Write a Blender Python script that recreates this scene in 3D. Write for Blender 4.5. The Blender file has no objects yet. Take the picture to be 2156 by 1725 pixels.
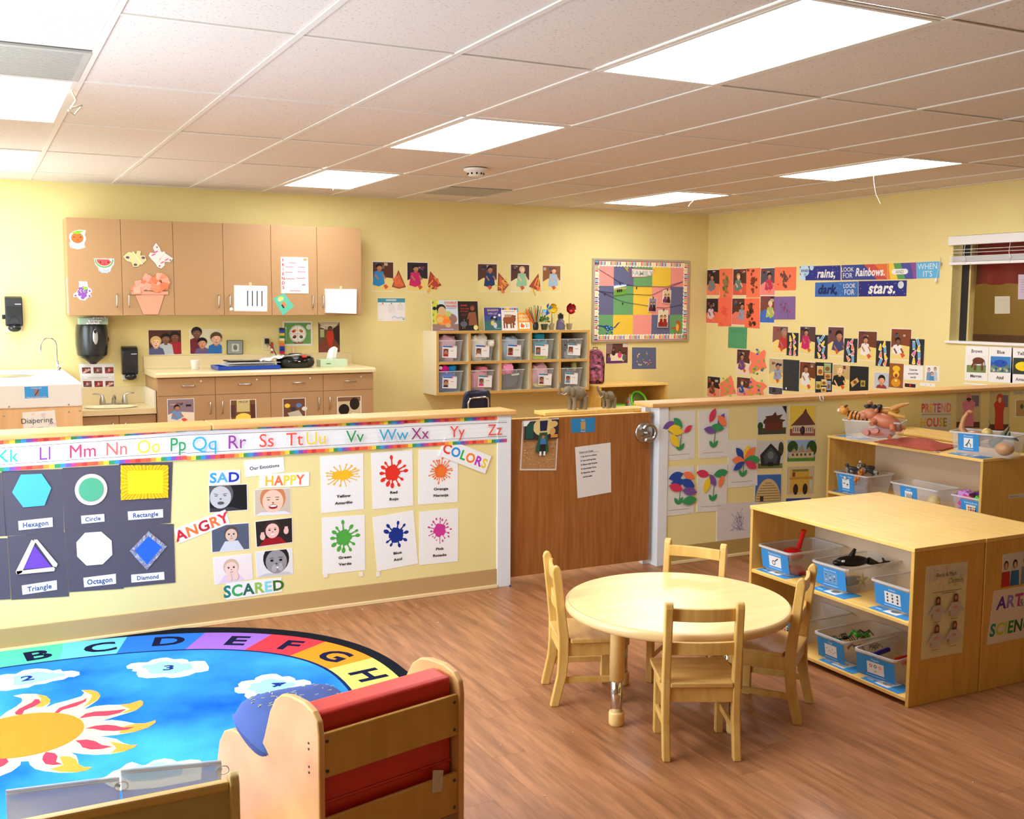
import bpy, math, random
from mathutils import Vector, Matrix
PI = math.pi
sc = bpy.context.scene
COL = sc.collection

# ---------------------------------------------------------------- camera
cam = bpy.data.cameras.new('camera')
cam.sensor_fit = 'HORIZONTAL'; cam.sensor_width = 36.0
cam.lens = 36.0 * 2231.54 / 2156.0
cam.clip_start = 0.05; cam.clip_end = 60
camo = bpy.data.objects.new('camera', cam); COL.objects.link(camo); sc.camera = camo
yaw, pit, rol = .4732, -.1012, .0049
fw = Vector((math.sin(yaw) * math.cos(pit), math.cos(yaw) * math.cos(pit), math.sin(pit)))
rt = Vector((math.cos(yaw), -math.sin(yaw), 0)); up = rt.cross(fw)
r2 = rt * math.cos(rol) + up * math.sin(rol); u2 = -rt * math.sin(rol) + up * math.cos(rol)
camo.matrix_world = Matrix(((r2.x, u2.x, -fw.x, -.4729), (r2.y, u2.y, -fw.y, -3.7831), (r2.z, u2.z, -fw.z, 1.5077), (0, 0, 0, 1)))

# ---------------------------------------------------------------- world, exposure
sc.view_settings.view_transform = 'Standard'; sc.view_settings.look = 'None'
sc.view_settings.gamma = 1.0; sc.view_settings.use_curve_mapping = False
sc.view_settings.exposure = 0.08
w = bpy.data.worlds.new('world'); sc.world = w; w.use_nodes = True
w.node_tree.nodes['Background'].inputs[0].default_value = (.75, .87, 1, 1)
w.node_tree.nodes['Background'].inputs[1].default_value = 1.5

def area(name, loc, rot, sx, sy, power, col):
    l = bpy.data.lights.new(name, 'AREA'); l.shape = 'RECTANGLE'; l.size = sx; l.size_y = sy
    l.energy = power; l.color = col
    o = bpy.data.objects.new(name, l); o.location = loc; o.rotation_euler = rot; COL.objects.link(o); return o
# daylight through the windows of the left wall (off to the left of the picture)
area('window_daylight', (-1.27, -.25, 1.25), (0, -PI / 2, 0), 1.65, 2.5, 92, (.80, .90, 1.0))
area('window_daylight_rear', (-1.27, 4.3, 1.5), (0, -PI / 2, 0), 1.1, 1.3, 35, (.80, .90, 1.0))

# ---------------------------------------------------------------- helpers
def C8(r, g, b):
    f = lambda c: (c / 255 / 12.92) if c / 255 <= .04045 else ((c / 255 + .055) / 1.055) ** 2.4
    return (f(r), f(g), f(b), 1)
K = dict(white=(240, 240, 238), black=(28, 28, 30), red=(205, 45, 40), green=(50, 140, 75), blue=(40, 90, 190), navy=(32, 36, 80), yellow=(240, 205, 50),
         orange=(245, 120, 65), pink=(240, 150, 160), purple=(120, 85, 160), brown=(100, 60, 38), grey=(120, 120, 125), teal=(60, 140, 165), tan=(205, 165, 120),
         lblue=(80, 165, 225), cream=(235, 225, 195), magenta=(205, 50, 120), lgreen=(120, 200, 90), dgreen=(40, 95, 50), skin=(215, 165, 130), dskin=(120, 78, 55), gold=(210, 170, 60))
def col(c):
    if isinstance(c, str): c = K[c]
    return C8(*c[:3])

MATS = {}
def mat(name, c=None, rough=.5, metal=0, attr=False, noise=0, nscale=30, stretch=(1, 1, 1), bump=0, c2=None, spec=.5, coat=0, emit=None, estr=0, bscale=None, rnd=0):
    if name in MATS: return MATS[name]
    m = bpy.data.materials.new(name); m.use_nodes = True; nt = m.node_tree; b = nt.nodes['Principled BSDF']
    b.inputs['Roughness'].default_value = rough; b.inputs['Metallic'].default_value = metal
    b.inputs['Specular IOR Level'].default_value = spec; b.inputs['Coat Weight'].default_value = coat
    src = None
    if attr:
        a = nt.nodes.new('ShaderNodeAttribute'); a.attribute_name = 'Col'; src = a.outputs['Color']
    if c is not None: cc = col(c); b.inputs['Base Color'].default_value = cc
    if noise or c2 or bump:
        tc = nt.nodes.new('ShaderNodeTexCoord'); mp = nt.nodes.new('ShaderNodeMapping'); mp.inputs['Scale'].default_value = stretch
        nt.links.new(tc.outputs['Object'], mp.inputs['Vector'])
        if rnd:
            oi = nt.nodes.new('ShaderNodeObjectInfo'); ad = nt.nodes.new('ShaderNodeVectorMath'); ad.operation = 'ADD'
            sc_ = nt.nodes.new('ShaderNodeMath'); sc_.operation = 'MULTIPLY'; sc_.inputs[1].default_value = 37
            nt.links.new(oi.outputs['Random'], sc_.inputs[0]); nt.links.new(mp.outputs[0], ad.inputs[0]); nt.links.new(sc_.outputs[0], ad.inputs[1]); vec = ad.outputs[0]
        else: vec = mp.outputs[0]
        n = nt.nodes.new('ShaderNodeTexNoise'); n.inputs['Scale'].default_value = nscale; n.inputs['Detail'].default_value = 5
        nt.links.new(vec, n.inputs['Vector'])
        if c2 or noise:
            mx = nt.nodes.new('ShaderNodeMix'); mx.data_type = 'RGBA'
            if c2:
                rp = nt.nodes.new('ShaderNodeMapRange'); rp.inputs[1].default_value = .35; rp.inputs[2].default_value = .65
                nt.links.new(n.outputs[0], rp.inputs[0]); nt.links.new(rp.outputs[0], mx.inputs[0])
                mx.inputs[6].default_value = cc; mx.inputs[7].default_value = col(c2)
            else:
                mx.blend_type = 'MULTIPLY'; mx.inputs[0].default_value = noise
                if src is not None: nt.links.new(src, mx.inputs[6])
                else: mx.inputs[6].default_value = cc
                rp = nt.nodes.new('ShaderNodeMapRange'); rp.inputs[1].default_value = .3; rp.inputs[2].default_value = .7; rp.inputs[3].default_value = .45; rp.inputs[4].default_value = 1.25
                nt.links.new(n.outputs[0], rp.inputs[0]); nt.links.new(rp.outputs[0], mx.inputs[7])
            out = mx.outputs[2]
            if rnd:
                hv = nt.nodes.new('ShaderNodeHueSaturation'); r3 = nt.nodes.new('ShaderNodeMapRange'); r3.inputs[3].default_value = 1 - rnd; r3.inputs[4].default_value = 1 + rnd
                nt.links.new(oi.outputs['Random'], r3.inputs[0]); nt.links.new(r3.outputs[0], hv.inputs['Value']); nt.links.new(out, hv.inputs['Color']); out = hv.outputs[0]
            nt.links.new(out, b.inputs['Base Color'])
        elif src is not None: nt.links.new(src, b.inputs['Base Color'])
        if bump:
            nb = n
            if bscale:
                nb = nt.nodes.new('ShaderNodeTexNoise'); nb.inputs['Scale'].default_value = bscale; nb.inputs['Detail'].default_value = 3; nt.links.new(tc.outputs['Object'], nb.inputs['Vector'])
            bp = nt.nodes.new('ShaderNodeBump'); bp.inputs['Strength'].default_value = bump; bp.inputs['Distance'].default_value = .01
            nt.links.new(nb.outputs[0], bp.inputs['Height']); nt.links.new(bp.outputs[0], b.inputs['Normal'])
    elif src is not None: nt.links.new(src, b.inputs['Base Color'])
    if emit: b.inputs['Emission Color'].default_value = col(emit); b.inputs['Emission Strength'].default_value = estr
    MATS[name] = m; return m

def clear(name, tint, alpha, rough=.15):
    m = bpy.data.materials.new(name); m.use_nodes = True; nt = m.node_tree; b = nt.nodes['Principled BSDF']
    b.inputs['Base Color'].default_value = col(tint); b.inputs['Roughness'].default_value = rough; b.inputs['Alpha'].default_value = alpha
    MATS[name] = m; return m

PRINT = mat('printed_paper', attr=True, rough=.55, spec=.3)
PAINT = mat('coloured_plastic', attr=True, rough=.35)
CLOTH = mat('coloured_cloth', attr=True, rough=.9, spec=.1, bump=.4, nscale=60)
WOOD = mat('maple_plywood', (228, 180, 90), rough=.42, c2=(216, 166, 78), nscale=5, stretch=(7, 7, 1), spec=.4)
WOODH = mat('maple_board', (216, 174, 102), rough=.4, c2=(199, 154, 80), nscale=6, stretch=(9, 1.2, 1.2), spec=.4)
WOODT = mat('maple_lit_top', (250, 210, 124), rough=.4, c2=(240, 196, 106), nscale=5, stretch=(8, 1, 1), spec=.4)  # maple lightened in colour for the overhead light falling on tops
CHAIRW = mat('beech_wood', (228, 186, 106), rough=.38, c2=(212, 166, 84), nscale=5, stretch=(7, 7, 1.5), spec=.45)
EDGEW = mat('plywood_edge', (196, 150, 78), rough=.5, c2=(226, 186, 112), nscale=20, stretch=(1, 1, 1))
CAPW = mat('oak_cap', (228, 178, 112), rough=.4, c2=(214, 160, 92), nscale=6, stretch=(1, 12, 12))
DOORW = mat('oak_veneer', (166, 106, 54), rough=.4, c2=(146, 88, 40), nscale=5, stretch=(14, 14, .8))
LAM = mat('tan_laminate', (178, 141, 98), rough=.45, noise=.04, nscale=120)
COUNTER = mat('cream_laminate', (226, 208, 160), rough=.3)
STEEL = mat('brushed_steel', (190, 188, 184), rough=.28, metal=1)
CHROME = mat('chrome', (220, 220, 222), rough=.08, metal=1)
BLACKP = mat('black_plastic', (36, 40, 44), rough=.25)
WHITEP = mat('white_plastic', (236, 236, 234), rough=.35)
DARK = mat('dark_gap', (30, 26, 20), rough=.8)
REDV = mat('red_vinyl', (200, 38, 22), rough=.42, noise=.25, nscale=12, bump=.15)
WALLM = mat('yellow_wall_paint', (234, 218, 152), rough=.75, noise=.05, nscale=3, bump=.12, bscale=90, spec=.2)
CLEARP = clear('clear_plastic', (225, 228, 232), .30, .2)
RIMP = clear('clear_plastic_rim', (235, 238, 240), .62, .2)
VINYL = clear('clear_vinyl', (215, 215, 218), .62, .25)

class MB:
    """collects shapes and links them as one mesh object"""
    def __init__(s): s.v = []; s.f = []; s.c = []; s.cc = None; s.sm = []
    def add(s, vs, fs, c=None, smooth=False):
        n = len(s.v); s.v += [tuple(p) for p in vs]; s.f += [tuple(i + n for i in f) for f in fs]
        c = col(c) if c is not None else (s.cc and col(s.cc)); s.c += [c] * len(fs); s.sm += [smooth] * len(fs); return s
    def box(s, x0, y0, z0, x1, y1, z1, c=None, M=None):
        if x0 > x1: x0, x1 = x1, x0
        if y0 > y1: y0, y1 = y1, y0
        if z0 > z1: z0, z1 = z1, z0
        vs = [(x, y, z) for z in (z0, z1) for y in (y0, y1) for x in (x0, x1)]
        if M: vs = [M @ Vector(p) for p in vs]
        return s.add(vs, [(0, 2, 3, 1), (4, 5, 7, 6), (0, 1, 5, 4), (2, 6, 7, 3), (0, 4, 6, 2), (1, 3, 7, 5)], c)
    def prism(s, poly, ax, a, b, c=None, smooth=False):
        """poly of 2D points extruded along axis ax from a to b (the other two axes in order)"""
        n = len(poly)
        def P(p, t):
            q = [p[0], p[1]]; q.insert('xyz'.index(ax), t); return tuple(q)
        ar = sum(poly[i][0] * poly[(i + 1) % n][1] - poly[(i + 1) % n][0] * poly[i][1] for i in range(n))
        if (ar < 0) != (ax == 'y'): poly = poly[::-1]
        if a > b: a, b = b, a
        vs = [P(p, a) for p in poly] + [P(p, b) for p in poly]
        fs = [tuple(range(n))[::-1], tuple(range(n, 2 * n))] + [(i, (i + 1) % n, n + (i + 1) % n, n + i) for i in range(n)]
        s.add(vs, fs[:2], c); k = len(s.v) - 2 * n
        s.f += [tuple(i + k for i in f) for f in fs[2:]]; s.c += [s.c[-1]] * n; s.sm += [smooth] * n; return s
    def lathe(s, prof, o=(0, 0, 0), n=24, c=None, smooth=True, M=None):
        """prof [(r,z)...] around z"""
        vs = []; fs = []
        for r, z in prof:
            for k in range(n): a = 2 * PI * k / n; vs.append((o[0] + r * math.cos(a), o[1] + r * math.sin(a), o[2] + z))
        for i in range(len(prof) - 1):
            for k in range(n): a = i * n + k; b = i * n + (k + 1) % n; fs.append((a, b, b + n, a + n))
        if M: vs = [M @ Vector(p) for p in vs]
        s.add(vs, fs, c, smooth)
        if prof[0][0] > 1e-4: s.add(vs[:n], [tuple(range(n))[::-1]], c)
        if prof[-1][0] > 1e-4: s.add(vs[-n:], [tuple(range(n))], c)
        return s
    def tube(s, pts, r, n=8, c=None, closed=False):
        pts = [Vector(p) for p in pts]; N = len(pts); vs = []; fs = []; up = Vector((0, 0, 1)); px = None
        for i, p in enumerate(pts):
            a = pts[(i - 1) % N] if (i or closed) else p; b = pts[(i + 1) % N] if (i < N - 1 or closed) else p
            t = (b - a).normalized()
            if px is None: px = t.cross(up) if abs(t.z) < .9 else t.cross(Vector((1, 0, 0)))
            px = (px - t * px.dot(t)).normalized(); py = t.cross(px)
            rr = r[i] if isinstance(r, (list, tuple)) else r
            for k in range(n): an = 2 * PI * k / n; vs.append(p + (px * math.cos(an) + py * math.sin(an)) * rr)
        for i in range(N if closed else N - 1):
            for k in range(n): a = i * n + k; b = i * n + (k + 1) % n; c_ = ((i + 1) % N) * n; fs.append((a, b, c_ + (k + 1) % n, c_ + k))
        s.add(vs, fs, c, True)
        if not closed: s.add(vs[:n], [tuple(range(n))[::-1]], c); s.add(vs[-n:], [tuple(range(n))], c)
        return s
    def ball(s, o, r, c=None, n=14, m=8, M=None, wob=0, seed=0):
        if not isinstance(r, (list, tuple)): r = (r, r, r)
        rnd = random.Random(seed); vs = [(0, 0, -1)]; fs = []
        for i in range(1, m):
            ph = -PI / 2 + PI * i / m
            for k in range(n): a = 2 * PI * k / n; vs.append((math.cos(ph) * math.cos(a), math.cos(ph) * math.sin(a), math.sin(ph)))
        vs.append((0, 0, 1))
        for k in range(n): fs.append((0, 1 + (k + 1) % n, 1 + k))
        for i in range(m - 2):
            for k in range(n): a = 1 + i * n + k; b = 1 + i * n + (k + 1) % n; fs.append((a, b, b + n, a + n))
        L = len(vs) - 1
        for k in range(n): fs.append((L, 1 + (m - 2) * n + k, 1 + (m - 2) * n + (k + 1) % n))
        out = []
        for p in vs:
            q = Vector(p) * (1 + wob * (rnd.random() - .5)); q = Vector((q.x * r[0], q.y * r[1], q.z * r[2]))
            if M: q = M @ q
            out.append(q + Vector(o))
        return s.add(out, fs, c, True)
    def build(s, name, m, parent=None, label=None, cat=None, group=None, kind=None, bevel=0, seg=2, sub=0, loc=None):
        me = bpy.data.meshes.new(name); me.from_pydata(s.v, [], s.f); me.materials.append(m)
        me.polygons.foreach_set('use_smooth', s.sm)
        if any(c is not None for c in s.c):
            at = me.color_attributes.new('Col', 'FLOAT_COLOR', 'CORNER'); d = []
            for f, c in zip(s.f, s.c): d += list(c or (.8, .8, .8, 1)) * len(f)
            at.data.foreach_set('color', d)
        me.validate(); me.update()
        o = bpy.data.objects.new(name, me); COL.objects.link(o)
        if parent: o.parent = parent
        if loc: o.location = loc
        if bevel:
            b = o.modifiers.new('bevel', 'BEVEL'); b.width = bevel; b.segments = seg; b.limit_method = 'ANGLE'; b.angle_limit = .6
        if sub:
            q = o.modifiers.new('sub', 'SUBSURF'); q.levels = q.render_levels = sub
        return tag(o, label, cat, group, kind)
def tag(o, label=None, cat=None, group=None, kind=None):
    for k, v in (('label', label), ('category', cat), ('group', group), ('kind', kind)):
        if v: o[k] = v
    return o
def empty(name, loc, label, cat, rz=0, group=None, kind=None):
    o = bpy.data.objects.new(name, None); o.empty_display_size = .1; o.location = loc; o.rotation_euler = (0, 0, rz); COL.objects.link(o)
    return tag(o, label, cat, group, kind)
def kids(o): return [c for c in COL.objects if c.parent == o]
def dup(o, loc=None, rz=None, label=None, group=None, parent=None):
    c = o.copy(); COL.objects.link(c); c.parent = parent
    if loc: c.location = loc
    if rz is not None: c.rotation_euler = (0, 0, rz)
    if label: c['label'] = label
    if group: c['group'] = group
    for k in kids(o): dup(k, parent=c)
    return c

# glyph outlines of the built-in font, as flat meshes
GL = {}
def make_glyphs():
    chars = 'ABCDEFGHIJKLMNOPQRSTUVWXYZabcdefghijklmnopqrstuvwxyz0123456789.,:&!\')(-'
    tmp = []
    for b in (0, 1):
        for ch in [None] + list(chars):
            s = ('|' + ch + '|') if ch else '||'
            for kind, body in (('w', s), ('g', ch)):
                if body is None: continue
                cu = bpy.data.curves.new('t', 'FONT'); cu.body = body; cu.resolution_u = 3
                if b: cu.offset = .032
                o = bpy.data.objects.new('t', cu); COL.objects.link(o); tmp.append((o, b, ch, kind))
    dg = bpy.context.evaluated_depsgraph_get(); dg.update(); base = {}
    for o, b, ch, kind in tmp:
        me = o.evaluated_get(dg).to_mesh(); vs = [(v.co.x, v.co.y) for v in me.vertices]; fs = [tuple(p.vertices) for p in me.polygons]
        if kind == 'w':
            wd = max(v[0] for v in vs) - min(v[0] for v in vs)
            if ch is None: base[b] = wd
            else: GL.setdefault((ch, b), [None, None, 0])[2] = wd - base[b]
        else: g = GL.setdefault((ch, b), [None, None, 0]); g[0] = vs; g[1] = fs
        o.evaluated_get(dg).to_mesh_clear()
    for o, *_ in tmp: cu = o.data; bpy.data.objects.remove(o); bpy.data.curves.remove(cu)
make_glyphs()
CAPH = max(v[1] for v in GL[('H', 0)][0])
def tw(s, b=0): return sum(.25 if ch == ' ' else GL[(ch, b)][2] + .03 * b for ch in s) / CAPH

LAYER = .00016
class Card:
    """a flat sheet on a wall with its print as thin layers of ink or paper; coordinates u right, v down, both 0..1"""
    def __init__(s, q, plane, val, base='white', th=.0012, lift=0, curl=0):
        if len(q) == 2:
            (a, b), (c, d) = q; q = [(a, b), (c, b), (c, d), (a, d)]
        s.q = q; s.plane = plane; s.val = val; s.k = 0; s.th = th + lift; s.mb = MB(); s.curl = curl
        s.W = math.dist(q[0], q[1]); s.H = math.dist(q[0], q[3]); s.asp = s.W / s.H
        if base is not None:
            n = s.th; cs = [(0, 0), (1, 0), (1, 1), (0, 1)]
            vs = [s.pt(u, v, .0002 - s.th + lift * 0) for u, v in cs] + [s.pt(u, v, 0) for u, v in cs]
            vs[:4] = [s.pt(u, v, -n + .0003) for u, v in cs]
            s.mb.add(vs, [(3, 2, 1, 0), (4, 5, 6, 7), (0, 1, 5, 4), (1, 2, 6, 5), (2, 3, 7, 6), (3, 0, 4, 7)], base)
    def pt(s, u, v, dz):
        a, b, c, d = s.q
        x = (a[0] * (1 - u) + b[0] * u) * (1 - v) + (d[0] * (1 - u) + c[0] * u) * v
        y = (a[1] * (1 - u) + b[1] * u) * (1 - v) + (d[1] * (1 - u) + c[1] * u) * v
        off = s.th + dz
        if s.plane == 'y': return (x, s.val - off, y)
        if s.plane == 'x': return (s.val - off, x, y)
        return (x, y, s.val + off)
    def put(s, vs, fs, c):
        s.k += 1; z = s.k * LAYER
        s.mb.add([s.pt(u, v, z) for u, v in vs], fs, c); return s
    def P(s, pts, c): return s.put(pts, [tuple(range(len(pts)))], c)
    def R(s, x0, y0, x1, y1, c): return s.P([(x0, y0), (x0, y1), (x1, y1), (x1, y0)], c)
    def E(s, cx, cy, rx, ry, c, n=14, rot=0, a0=0, a1=2 * PI):
        p = []
        m = n if a1 - a0 > 6.2 else n + 1
        for k in range(m):
            a = a0 + (a1 - a0) * k / n; x = rx * math.cos(a); y = ry * math.sin(a)
            p.append((cx + (x * math.cos(rot) - y * math.sin(rot)) / s.asp, cy + x * math.sin(rot) + y * math.cos(rot)))
        return s.P(p, c)
    def L(s, pts, w, c):
        vs = []; fs = []
        for (x0, y0), (x1, y1) in zip(pts, pts[1:]):
            dx, dy = (x1 - x0) * s.asp, y1 - y0; l = math.hypot(dx, dy) or 1; nx, ny = -dy / l * w / 2, dx / l * w / 2; k = len(vs)
            vs += [(x0 + nx / s.asp, y0 + ny), (x1 + nx / s.asp, y1 + ny), (x1 - nx / s.asp, y1 - ny), (x0 - nx / s.asp, y0 - ny)]; fs.append((k, k + 1, k + 2, k + 3))
        return s.put(vs, fs, c)
    def T(s, t, x, y, h, c='black', al='c', b=0, sh=0, rot=0, sx=1, cols=None, sten=0):
        """text, baseline at (x,y), cap height h (share of the sheet's height)"""
        tot = tw(t, b) * h * sx; x0 = {'l': 0, 'c': -tot / 2, 'r': -tot}[al]; k = 0; z0 = s.k
        for ch in t:
            if ch == ' ': x0 += .25 / CAPH * h * sx; continue
            vs, fs, adv = GL[(ch, b)]; q = []
            for vx, vy in vs:
                X = x0 + (vx + sh * vy) / CAPH * h * sx; Y = -vy / CAPH * h
                q.append((x + (X * math.cos(rot) - Y * math.sin(rot)) / s.asp, y + X * math.sin(rot) + Y * math.cos(rot)))
            s.k = z0; s.put(q, [f[::-1] for f in fs] if 0 else fs, cols[k % len(cols)] if cols else c); k += 1
            x0 += (adv + .03 * b) / CAPH * h * sx
        s.k = z0 + 1
        return s
    def build(s, name, **kw):
        m = kw.pop('m', PRINT)
        return s.mb.build(name, m, **kw)

def rotq(q, deg):
    """turn a two-corner rectangle about its centre (degrees, clockwise on the wall)"""
    (a, b), (c, d) = q; cx, cy = (a + c) / 2, (b + d) / 2; sg = 1 if c > a else -1; t = -math.radians(deg) * sg
    return [(cx + (x - cx) * math.cos(t) - (y - cy) * math.sin(t), cy + (x - cx) * math.sin(t) + (y - cy) * math.cos(t)) for x, y in ((a, b), (c, b), (c, d), (a, d))]

def card(label, pl, q, fn=None, base='white', cat='paper', name='paper_sheet', group=None, lift=0, rot=0, parent=None, th=.0012):
    if rot: q = rotq(q, rot)
    d = Card(q, pl[0], float(pl[1:]), base, lift=lift, th=th)
    if fn: fn(d)
    return d.build(name, label=label, cat=None if parent else cat, group=group, parent=parent)
def piece(name, parent, pl, pts, c, lift, th=.001, label=None, m=None):
    """a cut-out glued on a sheet: a small prism standing proud of it"""
    v = float(pl[1:]); ax = pl[0]
    return MB().prism(pts, ax, v - lift, v - lift - th, c).build(name, m or PRINT, parent, label=label)

# ================================================================ the room
T = .6096; XR = 6.59; YB = 5.44; YP = 1.15; H = 2.44; XL = -1.22; YF = -6.2
TILE = bpy.data.materials.new('ceiling_tile'); TILE.use_nodes = True
def _tile():
    nt = TILE.node_tree; b = nt.nodes['Principled BSDF']; b.inputs['Roughness'].default_value = .9; b.inputs['Specular IOR Level'].default_value = .1
    tc = nt.nodes.new('ShaderNodeTexCoord'); v = nt.nodes.new('ShaderNodeTexNoise'); v.inputs['Scale'].default_value = 95; v.inputs['Detail'].default_value = 2
    g = nt.nodes.new('ShaderNodeNewGeometry')
    nt.links.new(g.outputs['Position'], v.inputs['Vector'])
    r = nt.nodes.new('ShaderNodeMapRange'); r.inputs[1].default_value = .335; r.inputs[2].default_value = .37; nt.links.new(v.outputs[0], r.inputs[0])
    mx = nt.nodes.new('ShaderNodeMix'); mx.data_type = 'RGBA'; mx.inputs[6].default_value = col((196, 188, 182)); mx.inputs[7].default_value = col((226, 217, 207))
    nt.links.new(r.outputs[0], mx.inputs[0]); nt.links.new(mx.outputs[2], b.inputs['Base Color'])
_tile()
TEE = mat('ceiling_tee_paint', (228, 224, 214), rough=.55)
cl = MB().box(XL - .1, YF - .1, 2.47, XR + 1.9, YB + .1, 2.53).build('ceiling', TILE, kind='structure', label='white suspended ceiling of speckled lay-in tiles in a metal grid', cat='ceiling')
# lay-in light troffers sit at these grid cells (column, row)
lamps = [(i, j) for i in (-1, 3, 8) for j in (-1, 1, 3) if (i, j) != (8, -1)]
vents = [(-1, .5), (5, 3.5)]
tb = None
for i in range(-2, 11):
    for j in range(-1, 5):
        if (i, j) in lamps: continue
        x0 = i * T + .013; x1 = min((i + 1) * T - .013, XR - .02); y0 = j * 2 * T + .008; y1 = min((j + 1) * 2 * T - .008, YB - .02)
        if x1 - x0 < .05: continue
        if (i, j) == (-1, 0): y1 = .5 * 2 * T - .008
        if (i, j) == (5, 3): y1 = 3.5 * 2 * T - .008
        full = abs(x1 - x0 - T + .026) < 1e-3 and abs(y1 - y0 - 2 * T + .016) < 1e-3
        if full and tb: o = tb.copy(); COL.objects.link(o); o.location = (x0 - tb['x'], y0 - tb['y'], random.Random(i * 9 + j).choice((0, 0, .0012)))
        else:
            o = MB().box(x0, y0, 2.4445, x1, y1, 2.458).build('ceiling_tile', TILE, cl)
            if full: tb = o; o['x'] = x0; o['y'] = y0
for o in (x for x in COL.objects if x.name.startswith('ceiling_tile') and 'x' in x):
    pass
MB().box(XL, YF, 2.446, XR, -2 * T - .008, 2.455).build('ceiling_field', TILE, cl)
for i in range(-2, 11): MB().box(i * T - .012, YF, 2.4385, i * T + .012, YB - .001, 2.4445).build('tee_runner', TEE, cl)
for j in range(-5, 5):
    for i in range(-2, 11):
        x1 = min((i + 1) * T - .0125, XR)
        if x1 > i * T + .05: MB().box(i * T + .0125, j * 2 * T - .0095, 2.4395, x1, j * 2 * T + .0095, 2.4445).build('tee_crosspiece', TEE, cl)
MB().box(XL, YB - .022, 2.4375, XR, YB - .001, 2.4445).box(XR - .022, YF, 2.4375, XR - .001, YB - .022, 2.4445).build('wall_angle', TEE, cl)

# walls
MB().box(XL - .12, YB, -.05, XR + .12, YB + .12, 2.5).build('wall_back', WALLM, kind='structure', label='yellow painted wall behind the cabinets and cubbies', cat='wall')
WY0, WY1, WZ0, WZ1 = .25, 2.255, 1.205, 2.05
m = MB().box(XR, WY1, -.05, XR + .12, YB, 2.5).box(XR, YF, -.05, XR + .12, WY0, 2.5).box(XR, WY0, -.05, XR + .12, WY1, WZ0).box(XR, WY0, WZ1, XR + .12, WY1, 2.5)
wr = m.build('wall_right', WALLM, kind='structure', label='yellow painted wall with the interior window', cat='wall')
MB().box(XL - .12, YF - .12, -.05, XR + .12, YF, 2.5).build('wall_front', mat('bounce_cutting_brown', (196, 168, 120), rough=.7), kind='structure', label='unseen wall behind the viewer, coloured brown to weaken bounce light', cat='wall')  # unseen wall; its brown is invented to weaken bounce from behind the viewer
m = MB().box(XL - .12, YF, -.05, XL, -1.5, 2.5).box(XL - .12, -1.5, -.05, XL, 1.0, .42).box(XL - .12, -1.5, 2.08, XL, 1.0, 2.5).box(XL - .12, 1.0, -.05, XL, 3.65, 2.5).box(XL - .12, 3.65, -.05, XL, 4.95, .95).box(XL - .12, 3.65, 2.05, XL, 4.95, 2.5).box(XL - .12, 4.95, -.05, XL, YB, 2.5)
m.build('wall_left', WALLM, kind='structure', label='yellow painted outside wall with two daylight windows', cat='wall')

# floor of printed vinyl planks
FLB = mat('vinyl_plank', (148, 98, 62), rough=.36, c2=(182, 126, 84), nscale=3.2, stretch=(9, .9, 1), bump=.03, rnd=.035, spec=.42)
DB = FLB.node_tree
def _fl():
    nt = FLB.node_tree; b = nt.nodes['Principled BSDF']; lk = b.inputs['Base Color'].links[0].from_socket
    n2 = nt.nodes.new('ShaderNodeTexNoise'); n2.inputs['Scale'].default_value = 5; n2.inputs['Detail'].default_value = 6; n2.inputs['Distortion'].default_value = 1.2
    mp = nt.nodes.new('ShaderNodeMapping'); mp.inputs['Scale'].default_value = (7, .8, 1); g = nt.nodes.new('ShaderNodeNewGeometry')
    nt.links.new(g.outputs['Position'], mp.inputs[0]); nt.links.new(mp.outputs[0], n2.inputs['Vector'])
    r = nt.nodes.new('ShaderNodeMapRange'); r.inputs[1].default_value = .3; r.inputs[2].default_value = .72; r.inputs[3].default_value = .80; r.inputs[4].default_value = 1.14
    nt.links.new(n2.outputs[0], r.inputs[0]); mx = nt.nodes.new('ShaderNodeMix'); mx.data_type = 'RGBA'; mx.blend_type = 'MULTIPLY'; mx.inputs[0].default_value = 1
    nt.links.new(lk, mx.inputs[6]); nt.links.new(r.outputs[0], mx.inputs[7]); nt.links.new(mx.outputs[2], b.inputs['Base Color'])
_fl()
fl = MB().box(XL, YF, -.05, XR + 1.9, YB + .0, -.0005).build('floor', FLB, kind='structure', label='red-brown wood-look vinyl plank floor', cat='floor')
rnd = random.Random(4); PW = .127; proto = None
for a in range(-2, 40):
    y = -2.5 - rnd.random() * 1.2
    while y < 1.12:
        x0 = a * PW
        px = (x0 + .47); py = y + 1.2 + 3.78
        if py > .4 and px < py * 1.35 and x0 < 4.7:
            if proto is None: proto = MB().box(.0003, .0003, -.0004, PW - .0003, 1.2 - .0003, .0).build('floor_plank', FLB, fl); o = proto
            else: o = proto.copy(); COL.objects.link(o)
            o.location = (x0, y, .0)
        y += 1.2

# low partition with oak cap, two runs with the gate between them
def partition(nm, x0, x1, lab, capcut, posts):
    b = MB().box(x0, YP, 0, x1, YP + .14, .918).build(nm, WALLM, kind='structure', label=lab, cat='partition')
    for a, c in zip(capcut, capcut[1:]): MB().box(a + .001, YP - .025, .918, c - .001, YP + .168, .943).build('oak_cap', CAPW, b, bevel=.006)
    return b
BASEM = mat('tan_vinyl_base', (186, 152, 102), rough=.5); TOEM = mat('cream_base_toe', (236, 208, 156), rough=.5)
pl_ = partition('wall_partition_left', XL, 1.965, 'low yellow partition carrying the alphabet strip, oak cap on top', [XL, .50, 2.07], 0)
MB().box(XL, YP - .006, .016, 1.965, YP, .102).build('base_band', BASEM, pl_, bevel=.002)
MB().box(XL, YP - .016, 0, 1.965, YP, .018).build('base_toe', TOEM, pl_, bevel=.003)
TRW = mat('white_trim_paint', (226, 230, 232), rough=.45)
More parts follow.
